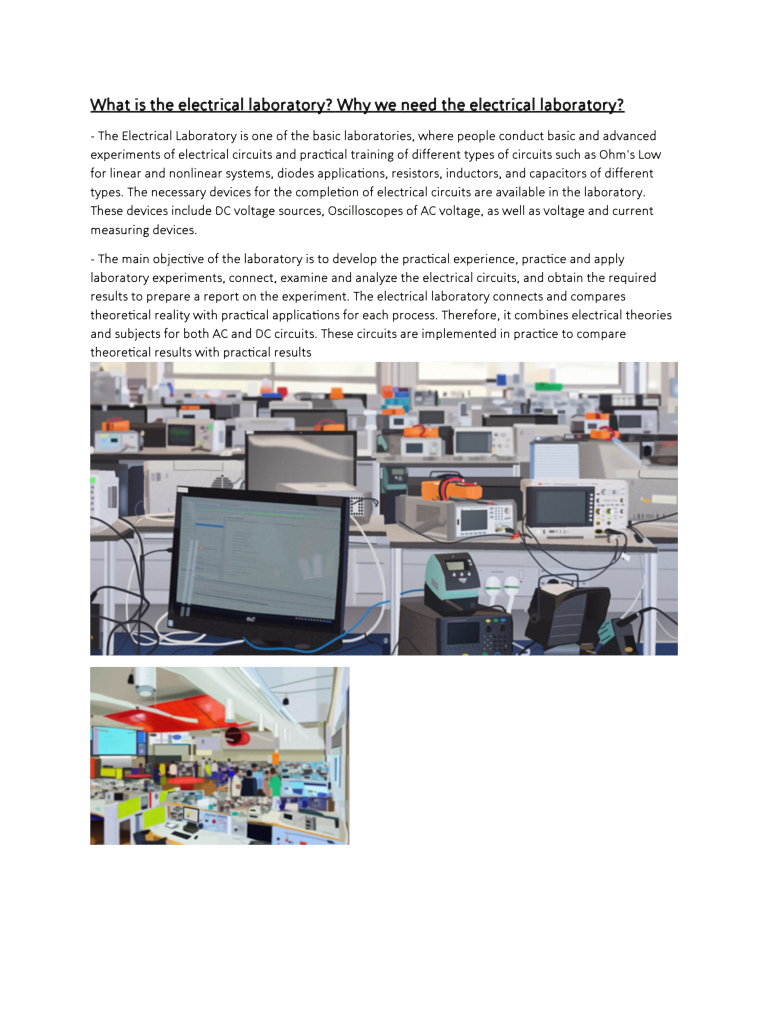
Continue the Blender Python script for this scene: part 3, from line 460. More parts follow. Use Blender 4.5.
part('instrument', 'grey bench instrument seen from behind with a square fan grille')
P([(205, 128), (540, 122), (560, 130), (680, 172), (690, 260), (670, 330), (630, 345), (560, 345), (560, 200), (200, 170), (192, 150)], G(0, 122, (176, 174, 176), 0, 345, (120, 116, 118))); P([(215, 134), (545, 132), (610, 165), (420, 175), (300, 170), (210, 150)], (222, 212, 204), .1, 1, 0); P([(300, 172), (560, 168), (660, 182), (600, 200), (300, 182)], (186, 188, 200), .3, 1, 0); P([(195, 130), (214, 130), (320, 172), (192, 168)], (150, 140, 136), .2, 1, 0); P([(640, 180), (682, 172), (690, 262), (668, 335), (632, 342)], G(640, 0, (150, 146, 150), 690, 0, (104, 100, 104)), .2, 1, 0)
P([(560, 290), (640, 300), (668, 332), (600, 345), (560, 345)], (118, 108, 108), .6, 1, 0); E(430, 143, 30, 5, (176, 170, 168), .3, 1, 0)
sub('fan_grille'); R(575, 196, 642, 296, (214, 214, 220), .1)
for j in range(6):
    for i in range(5):
        if not (1 <= j <= 4 and 1 <= i <= 2): R(578 + i * 13, 200 + j * 16, 587 + i * 13, 211 + j * 16, (44, 42, 48), -.001)
part('cable', 'dark clip lead hanging beside the square fan grille'); L([(590, 235), (640, 210), (690, 210), (716, 225), (705, 248)], 7, (40, 44, 54), 0); L([(690, 215), (712, 245)], 6, (60, 62, 70), 0)
# right of centre, behind front bench
O(388, 458, 538)
part('bench', 'grey bench edge running behind the centre instruments'); R(-60, 0, 780, 26, (178, 170, 166)); D(-20, -6, 700, 18, [(116, 114, 116), (190, 186, 188), (100, 98, 102), (180, 176, 178)], 30, 40, .5, .5); R(-20, 14, 690, 26, (180, 174, 170), .3); R(-40, 26, 670, 52, (84, 82, 86), .3); R(-40, 50, 700, 105, (172, 178, 192)); R(640, 36, 676, 108, (206, 210, 220)); R(676, 0, 728, 108, (112, 108, 112)); R(660, -10, 728, 20, (196, 192, 196), .3); L([(657, 40), (657, 106)], 4, (150, 154, 166), 0)
part('cabinet', 'long black instrument case behind the orange handheld meter')
R(100, 96, 690, 400, (62, 60, 64)); R(100, 98, 690, 140, (80, 76, 80)); L([(470, 146), (690, 150)], 7, (28, 26, 30), 0); R(480, 152, 690, 330, (54, 54, 60), .3); L([(215, 100), (222, 74), (240, 70), (350, 72), (365, 92)], 8, (70, 70, 78), 0); P([(250, 92), (300, 80), (370, 84), (395, 104), (250, 104)], (36, 34, 38), .2)
part('soldering_station', 'teal and black soldering station behind the silver generator')
P([(-28, 56), (-12, 40), (90, 42), (104, 84), (100, 130), (94, 186), (-10, 188), (-26, 150)], (56, 62, 68)); P([(-28, 56), (-12, 44), (0, 90), (0, 134), (-6, 170), (-24, 140)], (84, 120, 120), .3, 1, 0); R(20, 56, 80, 84, (120, 132, 124), .3, 1, 0); P([(-6, 136), (94, 134), (94, 160), (-2, 164)], (110, 154, 158), .2, 1, 0); P([(-8, 164), (94, 160), (94, 188), (-8, 190)], (44, 50, 56), .2, 1, 0)
E(42, 100, 7, 6, (196, 206, 210), .2, 1, 0); E(62, 98, 6, 5, (176, 188, 194), .2, 1, 0); E(62, 108, 12, 7, (150, 160, 166), .4, 1, 0); E(96, 66, 8, 18, (120, 128, 134), .4, 1, 0); R(-20, 185, 60, 340, (46, 46, 58)); R(30, 190, 60, 330, (44, 50, 78), .5, 1, 0)
# ------------- right side behind scope
O(530, 358, 680)
part('monitor', 'monitor with a striped paper reflection behind the big white scope')
P([(10, 425), (560, 432), (580, 560), (560, 640), (0, 640)], (148, 144, 144)); P([(15, 420), (250, 428), (250, 444), (15, 446)], (84, 84, 92), .4)
R(0, 434, 24, 640, (118, 152, 192), .3); R(-2, 430, 20, 446, (90, 100, 120), .3)
sub('screen', 'grey screen showing a striped white reflection')
P([(24, 440), (245, 440), (252, 640), (20, 640)], (214, 220, 232), .15); V(24, 450, 248, 610, (184, 194, 214), 11, 5, .8, False, .3)
P([(252, 445), (360, 445), (400, 620), (255, 640)], G(252, 0, (138, 132, 130), 385, 0, (158, 154, 154)), .3); P([(350, 442), (430, 445), (600, 560), (600, 640), (390, 620)], (196, 190, 186), .5); P([(430, 480), (520, 560), (560, 620), (470, 600), (400, 520)], (182, 178, 176), 1.5, .6, 0)
P([(440, 448), (560, 448), (560, 510), (520, 490)], (166, 164, 168))
part('cable', 'broad white cable sweeping down behind the scope'); L([(436, 424), (462, 450), (520, 496), (590, 550)], 24, (204, 214, 228), .6, .9); L([(428, 415), (455, 430)], 18, (146, 176, 214), .3)
part('equipment_rack', 'dark gap and grey plastic loop right of the striped monitor'); R(560, 430, 640, 520, (62, 62, 70)); R(575, 430, 640, 450, (176, 180, 196)); E(600, 485, 18, 38, (26, 24, 30)); L([(622, 446), (632, 470), (622, 512)], 12, (158, 164, 186), .3)
part('crate', 'taupe instrument behind the beige case with red wires on it'); R(635, 425, 760, 530, (120, 110, 108)); D(640, 435, 755, 510, [(96, 88, 88), (140, 130, 128)], 20, 50, .5, .7)
sub('test_lead', 'red wires'); L([(755, 430), (720, 432), (690, 440), (680, 460)], 7, (214, 80, 84), .2); L([(745, 450), (725, 455), (705, 450)], 5, (200, 84, 90), .2)
O(530, 458, 680)
D(570, -10, 760, 40, [(60, 58, 62), (96, 96, 102), (188, 190, 196), (130, 128, 130), (40, 38, 42)], 20, 50, .5, .8, 1); R(575, 20, 620, 34, (176, 178, 186), .4); P([(600, -10), (760, -10), (760, 40), (620, 30)], (64, 58, 58), .5); E(700, 12, 50, 16, (96, 84, 82), .5)
part('power_supply', 'grey instrument case with a white sticker at the right edge')
P([(432, 66), (450, 58), (640, 60), (760, 72), (760, 340), (500, 322), (440, 110)], G(0, 66, (176, 174, 174), 0, 330, (160, 158, 162)), n=1); P([(432, 66), (450, 57), (760, 62), (760, 106), (600, 104), (440, 102)], (206, 203, 200), .2, 1, 0); L([(560, 66), (562, 100), (640, 104), (760, 108)], 5, (96, 92, 92), 0, .9, 0); R(518, 115, 528, 140, (140, 138, 142), .3, 1, 0)
for i in range(36): L([(510 + i * 7, 112 + (i * 31) % 13), (511 + i * 7, 318 - (i * 47) % 17)], 3, (152, 150, 158) if i % 2 else (170, 168, 172), .1, .35, 0, 0)
P([(505, 318), (760, 330), (760, 348), (520, 336)], (206, 204, 204), .2, 1, 0); P([(505, 308), (760, 318), (760, 332), (505, 322)], (128, 126, 130), .3, .8, 0)
sub('sticker', 'white sticker beside a yellow one'); P([(625, 188), (750, 194), (748, 236), (622, 228)], (226, 222, 216), .05); R(640, 206, 735, 208, (186, 182, 176), .1, .6, 0); R(650, 218, 740, 220, (186, 182, 176), .1, .6, 0)
sub('sticker', 'yellow warning sticker'); P([(574, 210), (614, 212), (612, 228), (576, 226)], (220, 172, 84), .1); E(572, 208, 6, 7, (222, 218, 196), .1)
sub('port_row', 'row of dark sockets and printed marks')
for x, w in ((533, 5), (556, 13), (576, 10), (596, 6), (606, 6), (616, 6), (628, 6), (652, 12), (684, 10)): L([(x, 290), (x, 306)], w * .8, (84, 80, 86), .15, .9, 1, 0)
O(530, 458, 680)
part('bench', 'bench top under the grey case at the right edge'); P([(500, 345), (640, 344), (760, 352), (760, 406), (590, 404)], G(0, 345, (184, 172, 164), 0, 405, (168, 156, 148))); L([(560, 348), (650, 352), (755, 376)], 7, (208, 200, 194), .2, .8, 0); P([(590, 404), (760, 406), (760, 440), (630, 440)], (60, 60, 66)); P([(630, 440), (760, 438), (760, 470), (660, 468)], (150, 158, 176)); R(655, 466, 760, 480, (80, 84, 96), .2); R(655, 480, 760, 560, (176, 182, 196))
# ---------------------------------------------------------------- front bench and its instruments
p.cb = 0.2
O(388, 458, 538)
part('front_bench', 'grey front bench top running across the right half')
P([(-10, 340), (60, 335), (700, 340), (1200, 345), (1310, 425), (1385, 460), (768, 440), (20, 432), (-5, 420)], G(0, 340, (186, 174, 166), 0, 440, (196, 184, 176)), n=1)
P([(8, 428), (400, 430), (768, 438), (1380, 456), (1380, 486), (768, 476), (10, 464)], G(0, 430, (82, 80, 84), 0, 480, (74, 74, 78)), 0, n=1)
P([(10, 464), (768, 476), (1380, 486), (1380, 496), (10, 474)], (146, 150, 162), .3, .9, 0)
sub('bench_leg', 'pale metal leg at its left end'); R(12, 462, 75, 1012, G(12, 0, (140, 144, 156), 75, 0, (120, 122, 134), .15, (206, 209, 220), .38, (168, 172, 186), .48, (222, 224, 232), .8, (212, 214, 224)))
O(530, 558, 680)
sub('bench_leg', 'pale metal leg at its right end'); P([(585, -22), (655, -22), (640, 502), (578, 502)], G(580, 0, (150, 160, 186), 652, 0, (186, 190, 206), .2, (208, 214, 232), .45, (150, 156, 176), .6, (222, 226, 238), .85, (214, 216, 228)))
part('wall_plate', 'double wall socket plate between the soldering station and the fume extractor')
O(388, 558, 538); P([(462, 40), (768, 44), (768, 196), (462, 192)], (186, 190, 204), 0); L([(462, 42), (768, 46)], 4, (150, 152, 164), 0, .8, 0); L([(640, 194), (768, 197)], 4, (120, 122, 134), 0, .8, 0); L([(530, 70), (590, 71)], 6, (130, 134, 146), .1, .8, 0); R(666, 60, 694, 108, (172, 176, 190), .1, 1, 0); R(672, 66, 688, 102, (192, 196, 208), .1, 1, 0); E(681, 121, 4, 5, (96, 80, 84), 0, 1, 0); E(476, 64, 5, 3, (140, 138, 146), 0, 1, 0)
O(530, 558, 680); P([(46, 46), (300, 50), (300, 198), (46, 196)], (184, 190, 206), 0); L([(46, 46), (46, 100)], 4, (140, 146, 160), 0, .8, 0); R(56, 62, 74, 70, (146, 112, 116), .2, 1, 0); R(56, 124, 74, 134, (110, 96, 104), .2, 1, 0); R(268, 126, 282, 134, (120, 112, 120), .2, 1, 0); R(95, 56, 260, 120, (190, 196, 210), .3, .7, 0)
O(388, 558, 538)
for i, x in enumerate((536, 632)):
    part('mains_plug', ('left' if i == 0 else 'right') + ' white mains plug with a green printed band')
    E(x - 22, 150, 26, 44, (140, 144, 158), .8, .5, 0)
    P([(x - 34, 115), (x - 14, 96), (x + 14, 96), (x + 36, 118), (x + 34, 168), (x + 14, 190), (x - 16, 190), (x - 36, 165)], G(x - 36, 0, (206, 208, 218), x + 36, 0, (216, 220, 230), .4, (228, 230, 238)), 0, sm=1)
    L([(x - 34, 154 - 7 * i), (x + 34, 155 - 5 * i)], 11, (84, 150, 118), 0, .9, 0); L([(x - 30, 155 - 7 * i), (x - 18, 155 - 7 * i)], 9, (40, 120, 84), 0, .8, 0)
    if i == 0: L([(540, 188), (536, 215), (530, 245)], 22, (214, 218, 230), 0)
    else: L([(636, 188), (632, 215), (622, 250), (616, 285)], 22, (220, 224, 236), 0)
# silver generator
part('silver_generator', 'silver bench generator with a blank display and white keypad')
O(388, 458, 538)
P([(40, 200), (80, 190), (180, 200), (345, 225), (640, 212), (658, 240), (660, 390), (640, 410), (340, 425), (305, 425), (120, 385), (50, 345), (40, 320)], (140, 136, 138), 0, n=1)
P([(88, 200), (180, 196), (345, 222), (330, 240), (300, 232), (90, 208)], (176, 168, 162), .2, 1, 0)
P([(88, 205), (302, 235), (302, 400), (120, 384), (88, 330)], G(88, 0, (160, 150, 146), 302, 0, (146, 138, 134)), .1, 1, 0, n=1); P([(40, 198), (90, 195), (88, 340), (130, 385), (60, 345), (38, 320)], G(40, 0, (104, 102, 108), 90, 0, (122, 118, 120)), .1, 1, 0)
P([(120, 380), (200, 375), (302, 395), (302, 410), (200, 392)], (206, 196, 188), .2, .8, 0)
P([(300, 235), (345, 225), (345, 300), (338, 424), (304, 424)], G(300, 0, (122, 120, 124), 345, 0, (136, 134, 138)), .1, 1, 0)
sub('side_vent', 'dotted vent holes')
P([(145, 236), (268, 250), (268, 308), (145, 330)], (132, 124, 120), .2)
for j in range(10):
    for i in range(14):
        if 300 - i * 0 > 0: E(151 + i * 8.6, 242 + j * 8.6 + i * 1.0, 2.5, 2.5, (78, 74, 74), -.001, .85, 0)
sub('carry_handle', 'folded grey handle'); P([(130, 362), (240, 300), (262, 286), (290, 292), (300, 330), (285, 350), (240, 356), (180, 386), (150, 386)], G(200, 300, (132, 126, 126), 230, 380, (104, 98, 98)), .1); E(275, 312, 18, 24, (150, 142, 138), .5, .8, 0)
sub('front_panel', 'silver front frame'); P([(342, 232), (640, 216), (652, 240), (655, 385), (640, 405), (345, 424)], (166, 168, 176), .1); P([(630, 214), (655, 230), (662, 390), (640, 410), (640, 240)], (122, 120, 124), .2, 1, 0); P([(345, 226), (640, 212), (650, 224), (350, 238)], (132, 132, 138), .2, 1, 0)
P([(350, 252), (636, 240), (638, 380), (350, 404)], (222, 224, 232), .1); P([(345, 405), (640, 384), (640, 404), (345, 424)], (150, 152, 160), .2, 1, 0)
L([(420, 256), (505, 250)], 4, (168, 170, 180), .1, .8, 0); E(378, 262, 5, 3, (120, 116, 124), 0, .8, 0)
sub('display', 'blank slate grey display'); P([(373, 268), (508, 265), (508, 365), (373, 374)], (70, 78, 88), 0); P([(376, 272), (505, 268), (505, 362), (376, 370)], G(373, 268, (90, 98, 106), 500, 370, (76, 84, 96)), .2, 1, 0)
for i in range(6): sub('soft_key', 'blue soft key'); R(372 + i * 22.6, 384 - i * 1.3, 389 + i * 22.6, 394 - i * 1.3, (128, 158, 186), .05)
sub('power_switch'); R(354, 314, 363, 342, (48, 46, 52), 0)
sub('keypad')
for j in range(3): E(530, 258 + j * 22, 11, 6, (138, 150, 164), .2)
for i in range(3):
    for j in range(5): R(549 + i * 15, 252 + j * 14, 556 + i * 15, 261 + j * 14, (132, 144, 158), .1)
for x, y in ((605, 308), (620, 306), (552, 340), (575, 338), (555, 352), (585, 345)): E(x, y, 8, 6, (176, 180, 188), .2)
R(546, 325, 640, 352, (196, 200, 208), .4, .6, 0); L([(598, 312), (622, 308)], 5, (130, 134, 146), .1)
sub('control_knob', 'grey rotary knob'); E(612, 272, 15, 17, (178, 178, 182)); E(606, 268, 10, 14, (140, 136, 136), .3, 1, 0); E(618, 272, 8, 13, (206, 208, 212), .2, 1, 0)
sub('connector', 'brass connectors'); E(568, 366, 20, 10, (146, 134, 118), .2); E(556, 372, 8, 8, (110, 98, 92), .1); E(584, 362, 8, 8, (190, 176, 130), .1)
sub('connector', 'dark plugs'); P([(596, 358), (625, 356), (650, 370), (640, 384), (602, 380)], (52, 54, 58), .1); L([(585, 348), (610, 350), (620, 356)], 6, (110, 140, 140), .2); L([(640, 384), (655, 390)], 8, (50, 48, 52), .2)
part('crocodile_clip', 'red crocodile clip on the bench right of the silver generator'); P([(620, 415), (650, 388), (668, 380), (684, 386), (680, 402), (650, 410), (638, 418)], (206, 66, 56), .1); L([(648, 405), (664, 390)], 4, (240, 130, 110), 0, .9, 0); L([(680, 392), (720, 400), (760, 408)], 10, (62, 58, 62), .1)
part('cable', 'black cable curving in front of the silver generator'); L([(60, 325), (130, 370), (200, 405), (280, 434), (340, 432), (420, 408), (520, 394), (600, 398), (640, 402)], 6, (46, 44, 50), 0); L([(380, 424), (500, 420), (620, 410)], 4, (96, 94, 100), .2, .7, 0)
# orange meter
part('handheld_meter', 'orange handheld meter wrapped in leads on the silver generator')
O(395, 466, 485)
P([(228, 140), (250, 132), (400, 126), (480, 146), (560, 150), (640, 160), (728, 170), (742, 200), (738, 262), (690, 284), (600, 272), (460, 262), (450, 295), (400, 292), (236, 290), (226, 220)], (238, 134, 62), 0, n=1)
P([(230, 142), (395, 150), (395, 290), (236, 290)], G(230, 0, (240, 138, 66), 395, 0, (226, 120, 50)), .2, .9, 0); P([(600, 176), (740, 182), (738, 262), (690, 284), (612, 270)], (246, 140, 74), .3, 1, 0); P([(440, 175), (600, 170), (615, 265), (450, 255)], (232, 122, 50), .3, .9, 0); L([(235, 142), (320, 136), (395, 130)], 8, (250, 176, 110), .1, .8, 0); P([(325, 145), (385, 142), (375, 158), (335, 156)], (240, 228, 210), .1, 1, 0); L([(320, 275), (325, 290), (360, 288)], 8, (110, 70, 40), 0, .8, 0); L([(360, 262), (385, 290)], 14, (90, 60, 44), .1, .7, 0); L([(660, 180), (668, 262)], 5, (250, 176, 118), .1, .7, 0)
sub('test_lead', 'black test lead'); L([(400, 285), (382, 220), (392, 150), (430, 115), (500, 100)], 24, (44, 40, 56), 0); L([(440, 290), (426, 220), (440, 160), (460, 140)], 14, (46, 36, 44), 0); L([(520, 160), (590, 168), (690, 164)], 14, (60, 56, 66), 0); L([(440, 95), (490, 92), (540, 96)], 9, (96, 84, 150), .1)
sub('test_lead', 'red test lead'); L([(440, 288), (416, 260), (408, 190), (430, 140), (500, 108), (550, 112), (590, 145), (640, 158), (690, 150)], 20, (222, 56, 66), 0); L([(470, 128), (510, 116), (545, 124)], 12, (240, 110, 120), .1, .8, 0); L([(420, 290), (405, 240)], 6, (232, 60, 60), 0); E(582, 125, 10, 14, (206, 200, 206), .1); E(686, 150, 10, 12, (190, 180, 186), .1); L([(540, 145), (590, 158)], 6, (206, 206, 210), .05)
part('test_probe', 'grey test probe with a red tip lying on the silver generator')
L([(470, 268), (560, 288), (660, 300), (740, 318)], 18, (96, 92, 94), .1); L([(480, 262), (600, 282)], 7, (176, 170, 166), .1); O(455, 486, 545); L([(195, 138), (280, 148)], 20, (70, 66, 70), .1); L([(285, 146), (320, 152)], 18, (216, 66, 70), 0); L([(322, 155), (356, 157)], 5, (60, 60, 66), 0); P([(190, 115), (330, 128), (300, 135), (200, 125)], (206, 198, 192), .3, .7)
# white scope
part('white_oscilloscope', 'large white oscilloscope with a blank slate screen on the front bench')
O(515, 470, 605)
P([(50, 85), (100, 78), (640, 74), (930, 86), (962, 112), (965, 300), (952, 470), (935, 530), (180, 545), (95, 520), (88, 200), (48, 170)], (222, 220, 224), 0, n=1)
P([(52, 84), (140, 84), (100, 140), (92, 205), (48, 170)], (166, 148, 138), .3, 1, 0); P([(60, 80), (150, 84), (130, 135), (96, 140)], (190, 176, 168), .4, .8, 0)
P([(88, 200), (96, 140), (100, 490), (90, 500)], (120, 104, 98), .1, 1, 0); P([(935, 90), (962, 112), (965, 300), (950, 470), (940, 490), (945, 300)], (206, 204, 212), .3, .9, 0)
R(680, 500, 940, 520, (198, 196, 202), .4, .7, 0)
L([(240, 118), (300, 118)], 8, (176, 176, 184), .1, .9, 0); L([(330, 120), (395, 121)], 7, (150, 150, 158), .1, .9, 0); L([(405, 123), (525, 124)], 8, (156, 156, 164), .1, .9, 0); L([(555, 116), (640, 118)], 5, (176, 176, 184), .1, .8, 0); L([(660, 116), (705, 122)], 8, (160, 160, 170), .1, .9, 0); L([(760, 118), (820, 122)], 5, (190, 190, 198), .1, .8, 0)
sub('brand_mark', 'small red triangular mark'); P([(194, 126), (208, 108), (216, 118), (224, 110), (230, 126)], (224, 84, 92), 0)
sub('screen_surround', 'dark blue grey screen surround'); P([(96, 145), (120, 140), (680, 140), (680, 200), (668, 484), (130, 492), (96, 470)], (62, 64, 76), 0); P([(96, 145), (150, 142), (150, 490), (130, 490), (96, 470)], G(96, 0, (52, 42, 46), 160, 0, (60, 62, 74)), .3, 1, 0); P([(150, 142), (680, 142), (680, 168), (150, 165)], (80, 82, 98), .2, .7, 0)
sub('screen', 'blank slate grey screen'); P([(185, 178), (612, 178), (604, 450), (180, 452)], (72, 80, 90), 0, n=1); P([(200, 190), (600, 190), (595, 440), (195, 445)], G(200, 190, (86, 94, 104), 600, 440, (78, 88, 98)), .5, 1, 0); P([(602, 180), (614, 178), (608, 452), (598, 452)], (34, 34, 40), 0, 1, 0); L([(190, 178), (600, 178)], 5, (50, 52, 60), .1, .8, 0)
for i in range(7): sub('soft_key', 'pale soft key'); R(641 - i * 1.4, 238 + i * 35.5 - 36, 664 - i * 1.4, 238 + i * 35.5 - 16, (206, 210, 220), 0)
O(530, 458, 680)
sub('control_knob', 'large grey knob'); E(378, 174, 15, 15, (120, 112, 108)); E(390, 176, 12, 12, (232, 232, 236), .1); 
for nm, x, y, c in (('dark knob', 432, 175, (92, 88, 88)), ('dark knob', 348, 218, (96, 92, 94)), ('dark knob', 470, 217, (104, 100, 102)), ('dark knob', 470, 273, (110, 106, 108))):
    sub('control_knob', nm); E(x, y, 10, 11, c, .1); E(x + 9, y, 7, 8, (214, 214, 218), .1)
sub('control_knob', 'knob ringed in yellow'); E(348, 274, 16, 18, (196, 176, 76)); E(350, 273, 12, 14, (96, 88, 84)); E(364, 275, 11, 12, (236, 236, 240), .1)
sub('control_knob', 'knob ringed in green'); E(402, 273, 15, 17, (150, 182, 96)); E(406, 272, 12, 13, (104, 100, 96)); E(420, 275, 11, 12, (236, 236, 240), .1)
sub('control_knob', 'small yellow ringed knob'); E(346, 335, 11, 11, (200, 160, 66)); E(350, 334, 8, 8, (110, 100, 92)); sub('control_knob', 'small green ringed knob'); E(402, 333, 10, 11, (140, 160, 110)); E(404, 333, 8, 8, (104, 100, 100))
sub('keypad', 'rows of small printed keys')
for x, y, c in ((348, 185, (110, 108, 112)), (382, 218, (186, 188, 196)), (400, 218, (176, 178, 188)), (420, 218, (190, 192, 198)), (438, 217, (184, 186, 194)), (352, 243, (150, 152, 162)), (372, 243, (120, 122, 130)), (398, 241, (168, 170, 180)), (420, 241, (160, 162, 172)), (445, 240, (150, 152, 160)), (474, 240, (150, 158, 170)), (435, 260, (180, 182, 196)), (440, 278, (176, 178, 190)), (350, 310, (214, 206, 120)), (374, 295, (186, 188, 196)), (404, 311, (160, 206, 150)), (374, 318, (190, 192, 198)), (436, 310, (186, 188, 200)), (466, 303, (180, 182, 190)), (472, 336, (190, 204, 216)), (474, 158, (176, 190, 200)), (474, 185, (176, 190, 204)), (404, 290, (214, 218, 170)), (374, 275, (196, 198, 204)), (436, 295, (190, 192, 204))): R(x - 9, y - 5, x + 9, y + 4, c, .15, .9)
R(360, 160, 460, 192, (186, 192, 204), .5, .5, 0)
sub('base_panel', 'lower panel with small sockets'); P([(0, 364), (330, 360), (330, 398), (0, 402)], (214, 212, 214), .1); E(42, 378, 13, 12, (232, 232, 234), .1); R(66, 368, 76, 388, (120, 122, 130), .1); R(98, 370, 124, 383, (110, 110, 116), .1); R(128, 368, 142, 384, (176, 176, 184), .1); R(152, 370, 158, 384, (150, 150, 158), .1); R(172, 370, 180, 386, (150, 150, 158), .1); R(188, 372, 196, 384, (176, 178, 186), .1)
P([(-20, 395), (490, 380), (520, 360), (500, 395), (330, 405), (85, 405), (85, 412), (-20, 415)], (204, 202, 206), .3, .8, 0); P([(85, 402), (275, 400), (275, 412), (85, 414)], (96, 90, 90), .2, 1, 0); P([(330, 398), (400, 396), (400, 408), (330, 410)], (90, 86, 88), .2, 1, 0); P([(275, 400), (330, 398), (330, 410), (275, 412)], (206, 204, 206), .1, 1, 0)
sub('connector', 'black probe plug in a yellow ring'); E(350, 376, 22, 13, (176, 168, 70)); E(352, 376, 19, 11, (44, 40, 42)); sub('connector', 'black probe plug'); P([(382, 370), (400, 360), (430, 368), (470, 382), (460, 392), (400, 390), (384, 384)], (44, 42, 46), 0, sm=1); E(375, 380, 8, 8, (150, 140, 72), .1)
part('probe_cable', 'black probe cables hanging over the bench edge from the white scope')
L([(440, 380), (470, 384), (488, 400), (492, 430), (484, 480), (478, 515)], 9, (56, 56, 66), 0); L([(395, 380), (402, 400), (400, 425)], 12, (96, 88, 90), .1); L([(400, 395), (430, 405), (446, 425), (444, 460), (434, 520)], 8, (60, 60, 70), 0); P([(405, 400), (440, 395), (450, 408), (425, 418)], (216, 214, 218), .2); E(393, 422, 5, 5, (176, 120, 110), .1); E(404, 430, 8, 5, (110, 104, 104), .1); L([(445, 405), (462, 400)], 4, (120, 120, 130), 0)
P([(470, 480), (513, 507), (504, 530), (464, 503)], (232, 234, 240), .1)
part('usb_cable', 'black cable with a plug lying right of the white scope')
R(502, 320, 520, 345, (52, 52, 60), .1); L([(500, 352), (560, 330), (620, 322), (690, 302), (768, 278)], 8, (46, 46, 52), 0); L([(505, 355), (535, 375), (555, 400)], 9, (56, 56, 64), 0); L([(520, 352), (550, 372), (582, 408)], 6, (66, 64, 70), 0); P([(530, 395), (545, 390), (560, 398), (578, 420), (570, 434), (548, 430)], (48, 48, 56), .1, sm=1); L([(475, 362), (510, 370), (525, 380)], 3, (120, 116, 116), 0, .8); P([(492, 348), (520, 344), (520, 360), (496, 360)], (56, 56, 60), .1)
part('cable', 'two thin dark cables dropping over the bench left of the white scope')
O(455, 486, 545)
E(565, 320, 40, 24, (168, 160, 148), .3); P([(540, 330), (580, 340), (610, 400), (560, 400)], (176, 168, 156), .5, .8); L([(600, 240), (580, 300), (576, 360), (590, 440), (600, 520)], 12, (58, 58, 66), 0); L([(598, 320), (630, 380), (680, 440), (730, 520)], 12, (60, 60, 68), 0); L([(600, 410), (650, 440)], 18, (62, 58, 60), .1)
O(530, 558, 680)
part('hanging_cable', 'thin black cables looping below the front bench')
L([(-60, -140), (-20, -60), (20, 0), (80, 65), (150, 100), (220, 116), (290, 114), (360, 78), (410, 30), (440, -30), (436, -60)], 7, (56, 58, 74), 0); L([(-50, -80), (60, -40), (120, 2), (190, 45), (260, 58), (330, 58), (400, 40), (450, 5), (485, -70)], 7, (52, 54, 72), 0); L([(216, 118), (218, 132)], 8, (50, 52, 62), 0)
part('white_cable', 'white cable dropping to the teal power unit'); L([(585, 90), (585, 130), (555, 190), (520, 250), (480, 295), (455, 318)], 9, (206, 208, 214), 0); L([(560, -20), (568, 30), (575, 100)], 4, (140, 144, 158), .1, .8)
L([(645, 310), (680, 360), (720, 400), (755, 412)], 6, (190, 188, 192), .05); P([(490, -10), (515, -10), (498, 12)], (232, 234, 242), .1)
# left cables behind the monitor
p.cb = 0.15
O(88, 558, 238)
part('dark_box', 'black box with a cable plug at the lower left edge'); P([(0, 232), (62, 234), (66, 480), (0, 480)], (40, 38, 42)); E(20, 406, 6, 9, (150, 110, 60), .1); R(58, 245, 74, 470, (100, 98, 108), .3, .8, 0); R(0, 470, 60, 500, (34, 46, 76), .3)
part('white_cable', 'white cables falling behind the left bench and curling on the floor')
O(88, 458, 238); L([(240, 330), (300, 295), (380, 288), (445, 282)], 12, (222, 214, 204), 0); L([(280, 298), (360, 318), (445, 322)], 9, (226, 218, 208), 0); P([(320, 300), (440, 296), (440, 306), (380, 310)], (70, 66, 68), .2, .9)
L([(160, 318), (205, 345), (245, 370), (262, 410), (264, 460), (258, 520)], 12, (206, 200, 196), 0)
O(88, 558, 238); L([(262, -20), (255, 10), (230, 60), (212, 130), (200, 210), (200, 290), (206, 345), (215, 380), (240, 425), (290, 442), (340, 434), (370, 410), (430, 385), (500, 378), (545, 372)], 9, (218, 216, 216), 0)
L([(215, 382), (280, 398), (350, 428)], 8, (206, 200, 196), 0); L([(205, 378), (300, 376), (335, 382)], 6, (190, 192, 206), .1)
L([(410, 280), (370, 315), (350, 350), (358, 385), (400, 412), (440, 425), (520, 430), (575, 410), (610, 378)], 13, (222, 216, 214), 0); L([(365, 435), (420, 440), (500, 438), (600, 440), (680, 442), (768, 428), (820, 420)], 12, (214, 212, 220), 0); L([(360, 430), (390, 405), (380, 395)], 8, (200, 192, 190), 0)
part('black_cable', 'tangle of black cables hanging and coiled left of the big monitor')
O(88, 458, 238); L([(0, 300), (60, 318), (120, 355), (180, 410), (215, 450), (240, 515)], 10, (48, 48, 56), 0); L([(160, 305), (200, 325), (230, 350), (262, 400), (276, 450), (282, 520)], 11, (44, 46, 56), 0); L([(280, 505), (310, 488), (350, 476), (400, 472)], 7, (48, 50, 58), 0); P([(395, 470), (410, 462), (432, 458), (436, 484), (415, 484)], (36, 36, 40), .05)
L([(225, 350), (258, 312), (290, 300)], 5, (120, 108, 100), .1, .8); L([(262, 305), (244, 280), (246, 248), (262, 226), (280, 222)], 5, (110, 110, 116), .1, .8)
O(88, 558, 238)
L([(235, -10), (250, 40), (262, 110), (272, 170), (276, 230), (264, 300), (262, 380), (260, 500)], 11, (44, 42, 52), 0); L([(272, -10), (274, 60), (278, 130), (285, 200), (310, 232), (300, 260), (270, 300)], 13, (40, 40, 50), 0); L([(285, -10), (286, 80), (278, 190)], 8, (52, 54, 66), 0)
